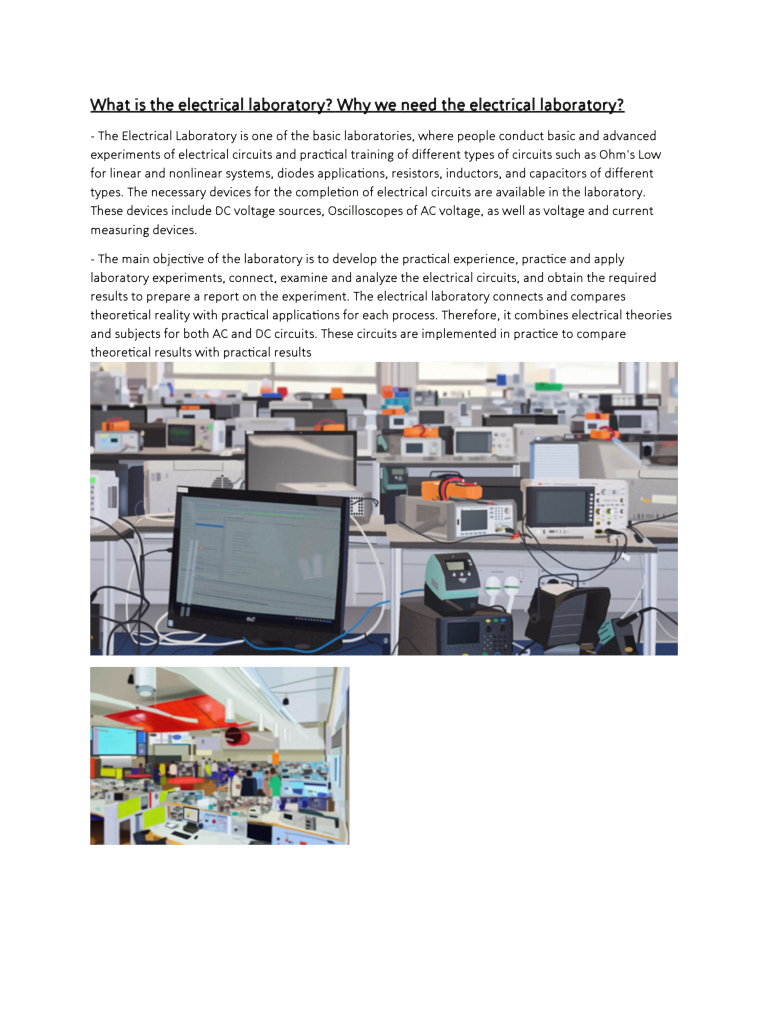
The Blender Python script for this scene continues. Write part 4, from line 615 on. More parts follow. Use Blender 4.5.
L([(14, 215), (30, 185), (60, 155), (110, 148), (170, 162), (230, 182), (280, 202), (310, 232)], 12, (42, 42, 52), 0); L([(16, 212), (35, 182)], 26, (28, 28, 34), 0); L([(14, 200), (10, 232)], 20, (28, 28, 32), 0)
L([(10, 296), (60, 300), (120, 318), (170, 340), (210, 390), (235, 440), (252, 500)], 11, (54, 52, 62), 0); L([(60, 300), (130, 320), (190, 332), (260, 322)], 9, (50, 48, 58), 0)
L([(100, 500), (104, 440), (118, 390), (150, 350), (200, 328), (250, 322), (300, 338), (345, 378), (360, 420), (345, 460), (300, 500)], 12, (40, 38, 48), 0); L([(118, 380), (160, 340), (240, 326)], 6, (60, 58, 70), 0)
L([(300, 215), (280, 250), (250, 270), (220, 310), (190, 345), (140, 480), (120, 500)], 7, (52, 50, 60), .1, .6); L([(275, 230), (245, 290), (205, 325)], 9, (44, 42, 52), 0); L([(262, 310), (230, 365), (206, 400), (180, 450), (145, 490)], 8, (40, 44, 66), .1, .8); L([(430, 495), (470, 470), (560, 455), (700, 450)], 7, (34, 40, 60), .1, .8)
part('white_cable', 'white cable hanging beside the right edge of the big monitor')
O(238, 558, 388); L([(688, -330 + 60), (700, -200), (560, -270)], 1, (200, 200, 200), 0, 0, 0)
O(238, 458, 388); L([(578, 298), (610, 335), (650, 400), (690, 470), (705, 515)], 11, (214, 212, 212), 0)
O(238, 558, 388); L([(700, -10), (725, 60), (745, 140), (748, 220), (735, 290), (700, 350), (650, 395), (590, 420), (535, 425)], 14, (206, 206, 212), 0); L([(712, 0), (738, 80), (752, 160)], 4, (236, 236, 240), .1, .6, 0)
part('blue_cable', 'bright blue network cable running along the floor under the big monitor')
L([(774, 220), (760, 224), (720, 235), (680, 258), (650, 295), (600, 350), (540, 392)], 10, (34, 126, 194), 0)
O(388, 558, 538); L([(66, 184), (90, 176), (130, 167), (195, 162)], 10, (34, 100, 156), 0)
O(238, 558, 388)
part('floor_cable', 'thin dark lines of cable on the blue floor right of the big monitor'); L([(490, 490), (560, 470), (640, 445), (700, 430), (768, 480)], 7, (26, 32, 48), .1, .9); E(756, 422, 10, 14, (160, 158, 164), .2); E(754, 420, 5, 8, (96, 92, 96), .2)
# ---------------------------------------------------------------- soldering station, power unit, fume extractor, big monitor
p.cb = 0.15
part('bench_power_supply', 'black bench power supply with a dark display under the soldering station')
O(388, 558, 538)
P([(62, 205), (185, 195), (240, 200), (460, 232), (560, 262), (632, 290), (634, 500), (50, 500), (62, 240)], (52, 46, 48), 0)
P([(62, 240), (128, 275), (245, 320), (250, 500), (50, 500)], G(62, 0, (62, 54, 54), 250, 0, (84, 76, 74)), .1, 1, 0, n=1); R(62, 290, 128, 500, (62, 58, 62), .8, .6, 0)
P([(62, 205), (186, 196), (270, 262), (620, 280), (632, 292), (400, 292), (250, 318), (120, 268), (62, 235)], G(62, 0, (86, 80, 82), 620, 0, (92, 76, 68)), .1, 1, 0); P([(62, 206), (180, 198), (180, 225), (62, 225)], (104, 100, 108), .4, .7, 0)
sub('front_panel', 'blue grey front panel'); P([(245, 308), (560, 292), (634, 290), (636, 500), (250, 500)], G(245, 0, (44, 50, 66), 640, 0, (42, 44, 56), .15, (68, 78, 98), .6, (60, 66, 84)), 0, n=1); P([(245, 308), (268, 306), (272, 500), (250, 500)], (38, 38, 50), .2, 1, 0); P([(270, 306), (630, 288), (632, 296), (272, 318)], (74, 78, 94), .2, .8, 0)
sub('display'); P([(304, 332), (470, 326), (468, 435), (302, 444)], (28, 32, 44), 0); P([(310, 340), (462, 333), (460, 430), (308, 438)], G(310, 340, (38, 44, 58), 460, 430, (24, 28, 40)), .2, 1, 0)
sub('brand_mark', 'small red mark'); P([(312, 326), (320, 317), (328, 326)], (190, 60, 84), 0); L([(332, 322), (400, 318)], 5, (120, 124, 140), .1, .8, 0)
for x, y, c, nm in ((512, 321, (206, 196, 92), 'yellow key'), (551, 319, (40, 150, 96), 'green key'), (589, 317, (50, 130, 196), 'blue key')): sub('channel_key', nm); E(x, y, 12, 8, c, .05)
for x, y in ((514, 362), (586, 358)): sub('control_knob'); E(x, y, 16, 18, (34, 32, 40), 0); L([(x - 12, y - 14), (x - 15, y + 5)], 4, (80, 84, 100), .1, .8, 0); L([(x - 8, y - 24), (x + 4, y - 25)], 3, (140, 142, 152), 0, .7, 0)
sub('keypad', 'dark round keys')
for i in range(3):
    for j in range(4): E(548 + i * 27, 402 + j * 22, 9, 8, (38, 36, 44), .05); E(548 + i * 27 + 4, 396 + j * 22, 3, 2, (130, 132, 142), .05, .8, 0)
for x, y in ((494, 400), (524, 400), (510, 418), (495, 432), (526, 434), (510, 446), (494, 466), (522, 464), (603, 450)): E(x, y, 8, 7, (40, 40, 48), .05); E(x, y, 4, 5, (166, 170, 178), .05, .8, 0)
for i in range(7): L([(312 + i * 24, 452 - i * 1.2), (318 + i * 24, 464 - i * 1.2), (326 + i * 24, 462 - i * 1.2)], 3, (40, 44, 56), .05, .9, 0)
sub('terminal', 'yellow terminal'); E(396, 498, 16, 8, (206, 196, 60), .05); sub('terminal', 'green terminal'); E(496, 492, 14, 10, (40, 130, 90), .05); sub('terminal', 'blue terminal'); L([(548, 498), (554, 486), (566, 486), (572, 498)], 7, (50, 106, 160), .05)
P([(632, 292), (640, 330), (640, 470), (634, 490)], (20, 20, 24), .1)
part('solder_station', 'teal and black soldering station with a small display on the power supply')
O(400, 546, 490)
P([(212, 290), (240, 330), (360, 440), (668, 420), (655, 560), (600, 600), (370, 606), (212, 500)], (32, 32, 36), 0)
O(388, 558, 538); P([(185, 130), (215, 175), (278, 214), (462, 198), (456, 262), (280, 276), (186, 240)], (34, 34, 38), 0); P([(280, 214), (460, 200), (456, 262), (280, 276)], G(280, 0, (34, 38, 44), 460, 0, (44, 48, 60)), 0, 1, 0); E(432, 240, 12, 14, (62, 66, 78), .2, 1, 0); L([(300, 218), (340, 240), (370, 262)], 18, (72, 66, 66), .2, .9, 0)
O(400, 546, 490)
sub('side_cover', 'pale teal side cover'); P([(290, 68), (250, 100), (222, 180), (214, 280), (240, 340), (330, 440), (370, 458), (392, 380), (370, 240), (330, 140)], G(220, 0, (112, 160, 158), 390, 0, (140, 178, 176)), 0, sm=1); P([(262, 262), (325, 320), (325, 390), (270, 330)], (126, 128, 138), .2, .8, 0); L([(275, 285), (320, 335)], 6, (150, 96, 104), .1, .7, 0); L([(275, 310), (322, 362)], 5, (86, 96, 106), .1, .7, 0)
sub('front_panel', 'charcoal sloping front panel'); P([(288, 70), (450, 60), (575, 52), (600, 80), (640, 160), (668, 240), (684, 310), (688, 352), (600, 366), (392, 382), (380, 260), (340, 150)], G(330, 60, (74, 64, 62), 500, 380, (70, 74, 90), .5, (60, 60, 68)), 0, n=1); E(452, 88, 9, 8, (130, 128, 132), .1, 1, 0)
sub('trim_band', 'bright teal front band'); P([(372, 394), (665, 372), (660, 432), (370, 456)], G(0, 372, (136, 196, 200), 0, 456, (120, 176, 180)), 0)
sub('display', 'pale green display'); P([(378, 118), (560, 108), (600, 205), (410, 212)], (34, 34, 40), 0); P([(392, 140), (540, 134), (545, 200), (415, 207)], G(392, 134, (140, 150, 136), 545, 207, (176, 178, 158)), .1)
for i, (x, y) in enumerate(((462, 246), (527, 243), (590, 240))): sub('push_button', 'white push button'); E(x, y, 12, 13, (200, 206, 212), .1); L([(x - 4, y - 20), (x + 6, y - 8)], 5, (214, 218, 224), .05)
sub('push_button', 'white push button'); P([(580, 118), (600, 118), (605, 140), (585, 135)], (206, 210, 214), .05); sub('push_button', 'white push button'); P([(592, 148), (612, 145), (612, 165), (598, 162)], (206, 210, 214), .05)
sub('brand_mark', 'white printed mark'); P([(502, 276), (570, 274), (560, 300), (545, 318), (525, 305), (508, 300)], (176, 178, 186), .15, .9); L([(505, 282), (560, 280)], 6, (226, 228, 232), .05, .9, 0)
part('iron_cable', 'black cable leading from the soldering station'); O(388, 558, 538); L([(330, 235), (360, 256), (410, 266), (470, 264), (520, 252), (555, 245), (585, 252), (603, 280)], 9, (38, 36, 42), 0); L([(300, 215), (350, 250), (380, 262)], 7, (110, 98, 88), .1, .8)
part('cable', 'thin black cable on the power supply side'); L([(20, 495), (60, 420), (95, 410), (130, 450), (175, 500)], 7, (44, 42, 48), .05)
part('floor_cable', 'pale cable on the blue floor right of the power supply'); L([(640, 435), (680, 455), (715, 475)], 10, (176, 182, 200), .05); L([(660, 496), (715, 494), (720, 470)], 12, (196, 204, 224), .1)
# fume extractor
part('fume_extractor', 'black fume extractor with an open hood and a grey filter mesh')
O(530, 558, 680)
P([(20, 190), (50, 165), (240, 150), (400, 150), (414, 190), (360, 420), (330, 470), (300, 500), (72, 500), (64, 450), (-29, 397), (-24, 370), (0, 300), (0, 230)], (34, 32, 36), 0)
O(520, 560, 610)
P([(130, 240), (170, 230), (300, 290), (330, 300), (290, 520), (90, 500), (60, 430), (90, 380)], (38, 36, 38), 0, 1, 0); L([(175, 262), (250, 290), (310, 320)], 16, (66, 58, 52), .2, .8, 0); E(130, 490, 42, 34, (58, 54, 54), .1, 1, 0); E(130, 490, 26, 20, (36, 34, 36), .1, 1, 0); P([(110, 300), (160, 260), (160, 420), (100, 400)], (30, 28, 32), .2, 1, 0)
P([(225, 200), (250, 168), (290, 158), (325, 175), (335, 205)], (40, 40, 48), .05)
sub('filter_top', 'white top face of the filter'); P([(172, 245), (200, 222), (345, 200), (375, 196), (430, 215), (475, 242), (380, 270), (318, 302), (250, 280)], (216, 206, 202), .05, n=1); L([(355, 195), (400, 195), (450, 222)], 12, (44, 42, 46), .05)
sub('carry_bar', 'black metal carry bar'); L([(160, 500), (158, 300), (162, 180), (175, 152), (205, 138), (300, 128), (400, 122), (470, 122), (490, 140), (492, 240)], 15, (50, 52, 66), 0); L([(200, 146), (300, 134), (460, 126)], 4, (120, 126, 150), .05, .8, 0)
sub('hood', 'flared black hood'); P([(300, 500), (318, 330), (370, 280), (440, 262), (560, 240), (680, 230), (745, 235), (765, 250), (768, 280), (760, 380), (735, 420), (700, 520), (540, 520), (580, 300), (420, 300), (340, 400)], (38, 36, 40), 0); P([(585, 290), (755, 262), (758, 340), (720, 430), (690, 520), (560, 520)], G(585, 0, (28, 26, 30), 755, 0, (44, 40, 44)), .2, 1, 0); L([(330, 330), (390, 285), (480, 258), (600, 240), (720, 236), (758, 250)], 12, (74, 66, 66), .1, .9, 0); L([(480, 256), (600, 240), (700, 235)], 7, (92, 96, 114), .05, .8, 0); P([(300, 330), (340, 295), (430, 268), (400, 300), (340, 370), (300, 450)], (76, 64, 56), .2, .8, 0)
sub('filter_mesh', 'dark grey filter mesh'); O(530, 558, 680); P([(125, 270), (165, 225), (230, 195), (290, 180), (282, 250), (250, 420), (235, 430), (90, 450)], G(125, 200, (78, 80, 94), 240, 440, (58, 60, 72)), 0)
for i in range(15): L([(140 - i * 4, 230 + i * 16), (288 - i * 4, 212 + i * 14)], 2.5, (104, 106, 120), .1, .35, 0, 0)
for i in range(12): L([(150 + i * 11, 236 - i * 4), (104 + i * 12, 440 - i * 2)], 2.5, (44, 44, 54), .1, .4, 0, 0)
for y in (300, 352, 402): L([(128 - (y - 300) * .2, y), (190, y - 8), (270 - (y - 300) * .25, y - 12)], 4, (132, 136, 150), .1, .6, 0)
sub('duct', 'shiny grey duct at the foot'); P([(70, 480), (140, 450), (230, 436), (256, 450), (250, 500), (72, 500)], G(0, 440, (96, 104, 120), 0, 500, (70, 80, 100), .5, (134, 146, 168)), .1); E(290, 455, 38, 16, (84, 72, 66), .2); L([(262, 440), (320, 438)], 4, (150, 140, 130), .05)
sub('adjustment_knob', 'round side knob'); E(20, 310, 20, 24, (58, 56, 58), .1); E(20, 312, 12, 14, (34, 32, 34), .1)
L([(-60, 500), (-20, 460), (10, 440), (30, 425)], 12, (30, 30, 36), .1); L([(20, 470), (40, 456), (60, 470)], 6, (40, 44, 62), .1)
part('yellow_cable', 'yellow cable under the teal power unit'); L([(290, 475), (330, 485), (370, 500)], 5, (206, 160, 70), 0)
part('power_tool', 'teal and black plug in power unit with a thick black plug')
P([(415, 312), (455, 305), (520, 340), (528, 390), (540, 440), (560, 500), (330, 500), (370, 440)], (34, 34, 38), 0); P([(420, 320), (450, 308), (522, 345), (526, 395), (440, 400), (430, 360)], (66, 68, 80), .1, 1, 0); P([(440, 398), (480, 400), (500, 500), (470, 500)], (70, 72, 82), .1, 1, 0); P([(480, 400), (530, 396), (545, 480), (500, 480)], (26, 26, 28), .1, 1, 0)
sub('vent_cover', 'teal slotted cover'); P([(376, 330), (408, 312), (416, 330), (422, 355), (434, 395), (372, 446), (345, 380)], (88, 144, 150), 0)
for (a, b), (c, d) in (((364, 362), (384, 350)), ((355, 392), (395, 366)), ((366, 424), (408, 398)), ((384, 340), (404, 330))): L([(a, b), (c, d)], 6, (34, 48, 54), 0, 1, 0, 0)
sub('plug', 'thick black plug'); P([(440, 330), (480, 310), (530, 285), (545, 284), (552, 300), (520, 325), (480, 350), (452, 352)], (32, 30, 34), 0, sm=1)
sub('brass_fitting', 'brass coloured fitting'); E(505, 468, 20, 12, (176, 140, 84), .2)
part('black_cable', 'black cable passing in front of the right bench leg'); L([(552, 282), (572, 268), (620, 256), (660, 268), (710, 305), (768, 350)], 10, (42, 42, 50), 0); L([(555, 282), (585, 268), (615, 258)], 18, (36, 36, 42), 0); E(552, 286, 6, 8, (196, 196, 200), .05)
L([(570, 270), (574, 320), (562, 370), (555, 430)], 12, (36, 34, 40), 0); L([(572, 160), (575, 260)], 6, (96, 100, 116), .1)
# the big monitor
p.cb = 0.08
part('computer_monitor', 'large black monitor with a lit code window in the foreground')
O(88, 458, 238)
Pm = lambda a: [((x - 88) * 5.12, (y - 458) * 5.12) for x, y in a]
P(Pm([(177.3, 485.6), (260, 490.6), (350, 497.2), (347.5, 560), (342, 648), (336, 648.5), (300, 644.5), (235, 639), (167.3, 627.3), (172, 560)]), (24, 22, 27), 0)
P(Pm([(346.2, 499), (350.2, 499), (347.2, 580), (342.5, 640), (340, 640), (343.6, 560)]), (50, 54, 76), .3, 1, 0)
P(Pm([(177.5, 486), (184, 486.5), (179, 560), (173.5, 620), (167.6, 619), (172.5, 560)]), (46, 44, 54), .3, .8, 0); P(Pm([(174, 528), (180, 528), (174.5, 600), (168.5, 612), (171.5, 560)]), (18, 16, 20), .4, .9, 0)
P(Pm([(316, 494.8), (343, 497), (341, 507), (318, 506)]), (58, 52, 54), .4, .9, 0)
sub('lower_bezel', 'charcoal lower bezel'); P(Pm([(168.5, 614), (240, 624), (340, 634), (338, 648), (300, 644), (235, 638.5), (167.3, 627.2)]), (35, 33, 38), .1, n=1)
sub('screen', 'lit screen showing panes of code and text')
SQ = [(182.2, 496.3), (340.8, 508), (339.2, 560), (334.3, 619.3), (250, 612.0), (176.6, 601.6), (180, 550)]
P(Pm([(182, 496), (341.2, 508.3), (339.5, 560), (334, 629), (240, 620), (172.5, 609.5), (179.2, 550)]), (16, 16, 26), 0)
P(Pm(SQ), G((190 - 88) * 5.12, (500 - 458) * 5.12, (118, 132, 140), (320 - 88) * 5.12, (610 - 458) * 5.12, (122, 136, 142), .25, (134, 146, 152), .6, (126, 138, 142)), 0, n=1)
def Q(u, v):      # 0..1 across and down the screen
    (ax, ay), (bx, by), (cx, cy), (dx, dy) = (182.2, 496.3), (340.8, 508), (334.3, 619.3), (176.6, 601.6)
    x = (1 - v) * ((1 - u) * ax + u * bx) + v * ((1 - u) * dx + u * cx); y = (1 - v) * ((1 - u) * ay + u * by) + v * ((1 - u) * dy + u * cy)
    return ((x - 88) * 5.12, (y - 458) * 5.12)
def U(u): return u * .58 if u < .5 else .29 + (u - .5) * 1.42
def QR(u0, v0, u1, v1, c, b=.1, a=.8, own=0):
    u0, u1 = U(u0), U(u1); P([Q(u0, v0), Q(u1, v0), Q(u1, v1), Q(u0, v1)], c, b, a, own)
def QL(u0, v0, u1, v1, w, c, b=.1, a=.7):
    u0, u1 = U(u0), U(u1); L([Q(u0, v0), Q((u0 + u1) / 2, (v0 + v1) / 2), Q(u1, v1)], w, c, b, a, 0)
QR(0, 0, 1, .13, (118, 130, 142), .3, .6); QL(0, .05, .9, .06, 3, (146, 156, 164)); QL(.16, .078, .9, .084, 6, (110, 134, 166), .15, .8); QL(.16, .108, 1, .100, 7, (112, 160, 134), .15, .85); QL(.62, .104, .85, .102, 6, (110, 176, 120), .15, .7)
QL(.42, .05, .55, .05, 6, (100, 112, 124), .15, .6); QL(.86, .03, .98, .035, 4, (88, 96, 106), .1, .8)
QR(0, .12, .155, .98, (124, 142, 146), .2, .5); QR(.165, .14, .455, .55, (126, 138, 148), .2, .7); QR(.49, .16, 1, .78, (128, 144, 148), .2, .5); QR(.165, .55, .455, .70, (116, 128, 142), .2, .5)
QL(.157, .1, .15, .95, 4, (104, 118, 128), .1, .7); QL(.472, .16, .462, .74, 9, (110, 124, 140), .15, .7); QL(.49, .2, .485, .74, 3, (96, 110, 122), .1, .6)
QL(.18, .20, .36, .195, 6, (106, 118, 128), .2, .6); QL(.18, .215, .36, .21, 3, (150, 158, 164), .1, .5); QL(.5, .165, .57, .167, 6, (92, 104, 118), .15, .7); QL(.46, .19, 1, .19, 4, (94, 108, 120), .12, .7)
QL(.175, .252, .455, .256, 10, (36, 104, 170), .08, .95); QL(.17, .228, .45, .226, 3, (158, 164, 166), .1, .6); QL(.16, .47, .40, .475, 4, (92, 104, 114), .1, .7); QL(.2, .345, .45, .35, 2, (110, 122, 134), .1, .5)
rn = random.Random(5)
for i in range(26):
    v = .16 + i * .0285; w_ = rn.uniform(.04, .11); QL(.02 + rn.uniform(0, .02), v, .03 + w_, v + .002, 3.2, (92, 108, 116), .12, .55)
for i in range(15):
    v = .30 + i * .028; QL(.53, v, .53 + rn.uniform(.03, .13), v + .002, 3, (94, 108, 116), .12, .5); 
for i in range(8): QL(.5, .52 + i * .025, .52, .52 + i * .025, 3, (110, 106, 120), .1, .5)
for u0, v, u1, c in ((.17, .60, .26, (96, 110, 124)), (.17, .66, .27, (80, 96, 112)), (.03, .69, .18, (70, 92, 110)), (.20, .735, .28, (84, 100, 116)), (.22, .62, .44, (98, 110, 120)), (.17, .56, .24, (90, 104, 120))): QL(u0, v, u1, v + .005, 4, c, .1, .7)
QR(0, .76, 1, .995, (122, 136, 142), .2, .6); QL(.16, .755, 1, .82, 4, (82, 96, 108), .1, .8); QL(.16, .775, 1, .84, 3, (98, 110, 120), .15, .6); QL(.16, .80, .5, .83, 3, (134, 124, 134), .2, .5); QL(.18, .88, 1, .90, 4, (84, 98, 108), .12, .5); QL(.18, .90, .7, .935, 5, (72, 86, 98), .1, .8); QL(.2, .85, .65, .87, 6, (116, 120, 128), .25, .6); QL(.35, .855, .55, .87, 3, (92, 100, 112), .15, .6)
QL(.16, .93, 1, .955, 3, (104, 116, 124), .15, .6); QL(.02, .955, 1, .965, 3, (140, 150, 154), .15, .5); QL(.5, .87, 1, .90, 3, (138, 128, 130), .2, .4)
P(Pm([(297, 545), (312, 538), (318, 552), (309, 562), (299, 560)]), (138, 140, 142), .8, .6, 0)
P(Pm([(297.8, 557.6), (307.5, 560), (312.5, 577), (304, 578.5), (300, 568)]), (148, 155, 165), 1.0, .7, 0); P(Pm([(313, 557), (318.5, 553.5), (321.3, 556), (322.3, 575), (313.5, 576)]), (156, 162, 173), .9, .75, 0); P(Pm([(327.5, 556), (334.7, 548), (334, 576), (324, 576)]), (140, 147, 147), 1.0, .7, 0); L(Pm([(304, 578.5), (312, 577.4), (324, 576)]), 4, (176, 178, 180), .2, .7, 0)
P(Pm([(258, 520), (275, 524), (289, 568), (262, 560), (250, 540)]), (134, 150, 156), 1.6, .5, 0); P(Pm([(274, 569), (280, 570), (279, 576), (274, 575)]), (144, 150, 156), .5, .6, 0); P(Pm([(300, 520), (332, 515), (330, 545), (300, 545)]), (134, 138, 144), 1.8, .5, 0)
P(Pm([(187, 500), (194, 502), (198, 518), (195, 522), (189, 512)]), (142, 154, 166), .7, .5, 0)
P(Pm([(190.3, 540), (193.8, 540), (183.6, 616), (180.3, 616)]), (160, 178, 200), .3, .5, 0); P(Pm([(195.5, 540), (198.7, 540), (189.2, 616), (185.8, 616)]), (162, 180, 202), .3, .52, 0)
E((201.4 - 88) * 5.12, (547.6 - 458) * 5.12, 7, 6, (186, 140, 70), .15, .9, 0)
sub('taskbar', 'dark taskbar with tiny icons'); P(Pm([(176.5, 603.2), (250, 613.2), (334.2, 621.0), (333.9, 623.6), (250, 616), (176, 605.5)]), (20, 22, 38), .1)
for i in range(10): x = 295.6 + i * 3.0; y = 617.2 + i * .30; P(Pm([(x, y), (x + 1.5, y + .1), (x + 1.5, y + 1.6), (x, y + 1.4)]), (70, 130, 200) if i == 4 else (130, 140, 158), .05, .9)
P(Pm([(325, 619.8), (331.5, 620.4), (331.5, 622.6), (325, 622)]), (40, 70, 120), .2, .9)
sub('brand_mark', 'small white printed mark'); O(168, 598, 258); L([(674, 176), (688, 166), (694, 180), (684, 190), (676, 184)], 8, (178, 176, 184), .05); L([(700, 172), (704, 192)], 9, (170, 170, 178), .05); L([(716, 196), (722, 172), (738, 168)], 8, (178, 176, 184), .05); L([(716, 176), (730, 196), (742, 170)], 5, (150, 150, 158), .05)
sub('asset_label', 'white label'); O(88, 458, 238); P([(458, 148), (512, 153), (511, 177), (457, 172)], (222, 222, 222), .05); L([(465, 160), (503, 164)], 5, (176, 176, 176), .1, .8, 0)
sub('sticker', 'small blue sticker'); O(88, 558, 238); P([(412, 316), (436, 319), (434, 350), (411, 346)], (140, 168, 192), .05); L([(424, 320), (422, 346)], 3, (190, 210, 226), .05); L([(412, 332), (434, 335)], 3, (180, 200, 216), .05)
sub('monitor_stand', 'dark stand foot'); O(238, 558, 388)
P([(30, 424), (60, 412), (140, 418), (540, 440), (520, 470), (400, 502), (-125, 502), (-130, 482), (-60, 452), (20, 440)], (32, 32, 38), .2); E(330, 452, 40, 12, (62, 60, 66), .5, 1, 0); P([(130, 420), (220, 425), (240, 450), (170, 452)], (22, 20, 24), .4, 1, 0); P([(60, 416), (110, 416), (140, 440), (70, 440)], (60, 62, 70), .4, .6, 0)

part('black_cable', 'thin black cable ends under the monitor edge'); L([(545, 372), (530, 400), (500, 432)], 9, (30, 28, 34), 0); L([(650, 385), (660, 415), (690, 436)], 8, (30, 28, 36), 0)
part('blue_cable', 'blue network cable crossing the foot of the big monitor'); O(238, 558, 388); L([(30, 410), (55, 435), (85, 455), (125, 464), (180, 465), (240, 463), (300, 472), (350, 480), (400, 472), (450, 445), (500, 415), (545, 390)], 10.5, G(0, 0, (26, 104, 166), 560, 0, (32, 122, 190)), 0)
# ================================================================ lower print: open plan lab with a red ceiling canopy
p2 = p = Print(90.2, 667.0, 259.2, 177.8, 9)
O, P, R, E, L, V, D, part, sub, to = p.O, p.P, p.R, p.E, p.L, p.V, p.D, p.part, p.sub, p.to
p.cb = 0.3
part('back_wall', 'pale grey green far wall of the lab')
O(88, 665); R(0, 0, 270, 190, (176, 176, 158)); R(0, 78, 270, 100, (182, 182, 164))
part('ceiling', 'grey plaster ceiling of the lab')
R(0, 0, 270, 60, G(0, 0, (172, 174, 162), 130, 50, (150, 146, 134))); 
P([(0, 0), (75, 0), (110, 20), (125, 30), (100, 35), (65, 38), (0, 55)], G(0, 0, (160, 164, 148), 60, 40, (166, 158, 142), .5, (176, 170, 156))); P([(50, 34), (122, 27), (112, 20), (60, 24)], (136, 136, 122), 1.5, .8, 0); P([(48, 36), (68, 35), (98, 32), (120, 28), (114, 24), (80, 30)], (74, 80, 70), 1.0, 1, 0); P([(60, 37), (95, 33), (122, 28), (110, 23), (90, 30)], (84, 92, 80), .8, .9, 0)
P([(0, 38), (45, 48), (30, 54), (0, 50)], (138, 140, 120), .8); P([(0, 52), (18, 50), (55, 62), (0, 60)], (196, 190, 176), .5)
part('skylight_ceiling', 'bright blue white sloping ceiling on the right')
P([(135, 0), (270, 0), (270, 95), (175, 95), (130, 60), (120, 30)], G(130, 0, (204, 220, 214), 240, 60, (208, 216, 222), .5, (206, 219, 226)))
R(160, 0, 168, 40, (200, 212, 206), 1, .4); R(167, 0, 195, 21, (190, 208, 220), .3, .8); P([(166, 0), (167.5, 0), (167.5, 20), (166, 20)], (160, 178, 180), .2, .7)
P([(185, 22), (234, 14), (240, 58), (205, 60)], (207, 217, 225), .6); P([(190, 36), (236, 30), (236, 60), (215, 60)], (212, 218, 226), .5, .8)
P([(228, 0), (247, 0), (243, 40), (236, 60), (228, 56)], (190, 204, 212), .3); P([(231, 38), (240, 38), (238, 58), (230, 56)], (182, 184, 184), .5)
L([(218 - 88 + 52, 23), (195, 20), (228, 12.5), (246, 10)], .9, (116, 132, 128), .1, .9, 0, 0); L([(176, 27), (200, 28), (236, 23.5), (243, 23)], .8, (116, 132, 132), .1, .9, 0, 0); L([(168, 34), (185, 32), (200, 31)], .6, (150, 162, 162), .2, .6, 0)
P([(196, 60), (231, 57), (233, 84), (190, 84), (180, 70)], (212, 216, 212), .4)
part('ceiling_beam', 'grey slatted beam at the far end of the ceiling'); P([(208, 59), (230, 57), (230, 61), (213, 63)], (158, 154, 138), .2); L([(208, 58.4), (231, 56.8)], .9, (96, 96, 84), .1); L([(212, 63), (231, 61.2)], .8, (104, 100, 86), .1); P([(230, 57), (238, 57), (238, 84), (232, 84)], (160, 160, 110), .4); R(231, 62, 235, 82, (178, 180, 206), .6, .7)
part('far_wall', 'grey far wall seen between the duct drops'); P([(120, 65), (185, 65), (190, 84), (110, 84)], (182, 178, 170), .3); P([(90, 64), (185, 60), (190, 66), (90, 68)], (110, 94, 60), .4); P([(128, 60), (160, 58), (165, 62), (128, 64)], (176, 168, 156), .4)
R(100, 84, 240, 96, G(0, 84, (152, 152, 124), 0, 96, (184, 184, 150))); R(150, 90, 238, 102, (190, 188, 160), .6); R(128, 84, 190, 86, (140, 138, 120), .3)
# window wall
part('window_wall', 'tall window wall with pale blue panes along the right side')
P([(247, 0), (262, 0), (262, 180), (244, 170), (236, 140), (237, 60), (243, 36)], (206, 204, 194))
P([(246, 0), (250, 0), (244, 40), (240, 60), (238, 56), (243, 36)], (136, 134, 110), .2); P([(250, 0), (256, 0), (250, 34), (246, 60), (242, 90), (240, 60), (245, 36)], (216, 212, 196), .3); P([(252, 6), (254, 8), (249, 30), (247, 30)], (236, 228, 180), .3)
P([(254, 0), (259.5, 0), (259.5, 25), (250, 60), (246, 82), (243, 90), (247, 40)], (226, 226, 232), .3); P([(256, 0), (260, 0), (258, 34), (253, 50), (252, 34)], (180, 200, 230), .4, .8); L([(254, 30), (251, 44), (247, 60)], 2, (206, 232, 250), .3)
P([(258.5, 26), (261.5, 20), (261.5, 60), (258, 66)], (70, 84, 120), .4); P([(252, 50), (257, 42), (256, 64), (247, 72), (247, 62)], (160, 172, 176), .3)
P([(243.2, 73), (254, 63), (254, 80), (243.2, 84)], (124, 122, 120), .2); V(244, 72, 254, 82, (150, 148, 146), 6, .4, .5, True, .2); L([(243.2, 73), (254, 63)], .8, (66, 66, 66), .1); L([(243.5, 83), (254, 80.5)], .9, (44, 46, 44), .1); R(244, 83, 253, 96, (176, 206, 196), .4); R(252, 82, 254, 96, (70, 104, 96), .2)
P([(236, 56), (238, 56), (238, 100), (236, 100)], (70, 76, 60), .2); P([(238, 60), (243, 62), (242, 96), (238, 96)], (190, 186, 204), .4)
P([(247, 84), (254, 80), (254, 170), (246, 160)], (178, 196, 202), .5, .7, 0)
sub('window_post', 'pale post'); P([(254, 60), (258, 58), (258, 180), (254, 170)], (206, 212, 212), .2); sub('window_post', 'dark post at the picture edge'); P([(258, 60), (261.5, 50), (261.5, 180), (257.5, 180)], G(258, 0, (88, 76, 56), 261, 0, (150, 140, 126)), .2)
O(283, 755, 350)
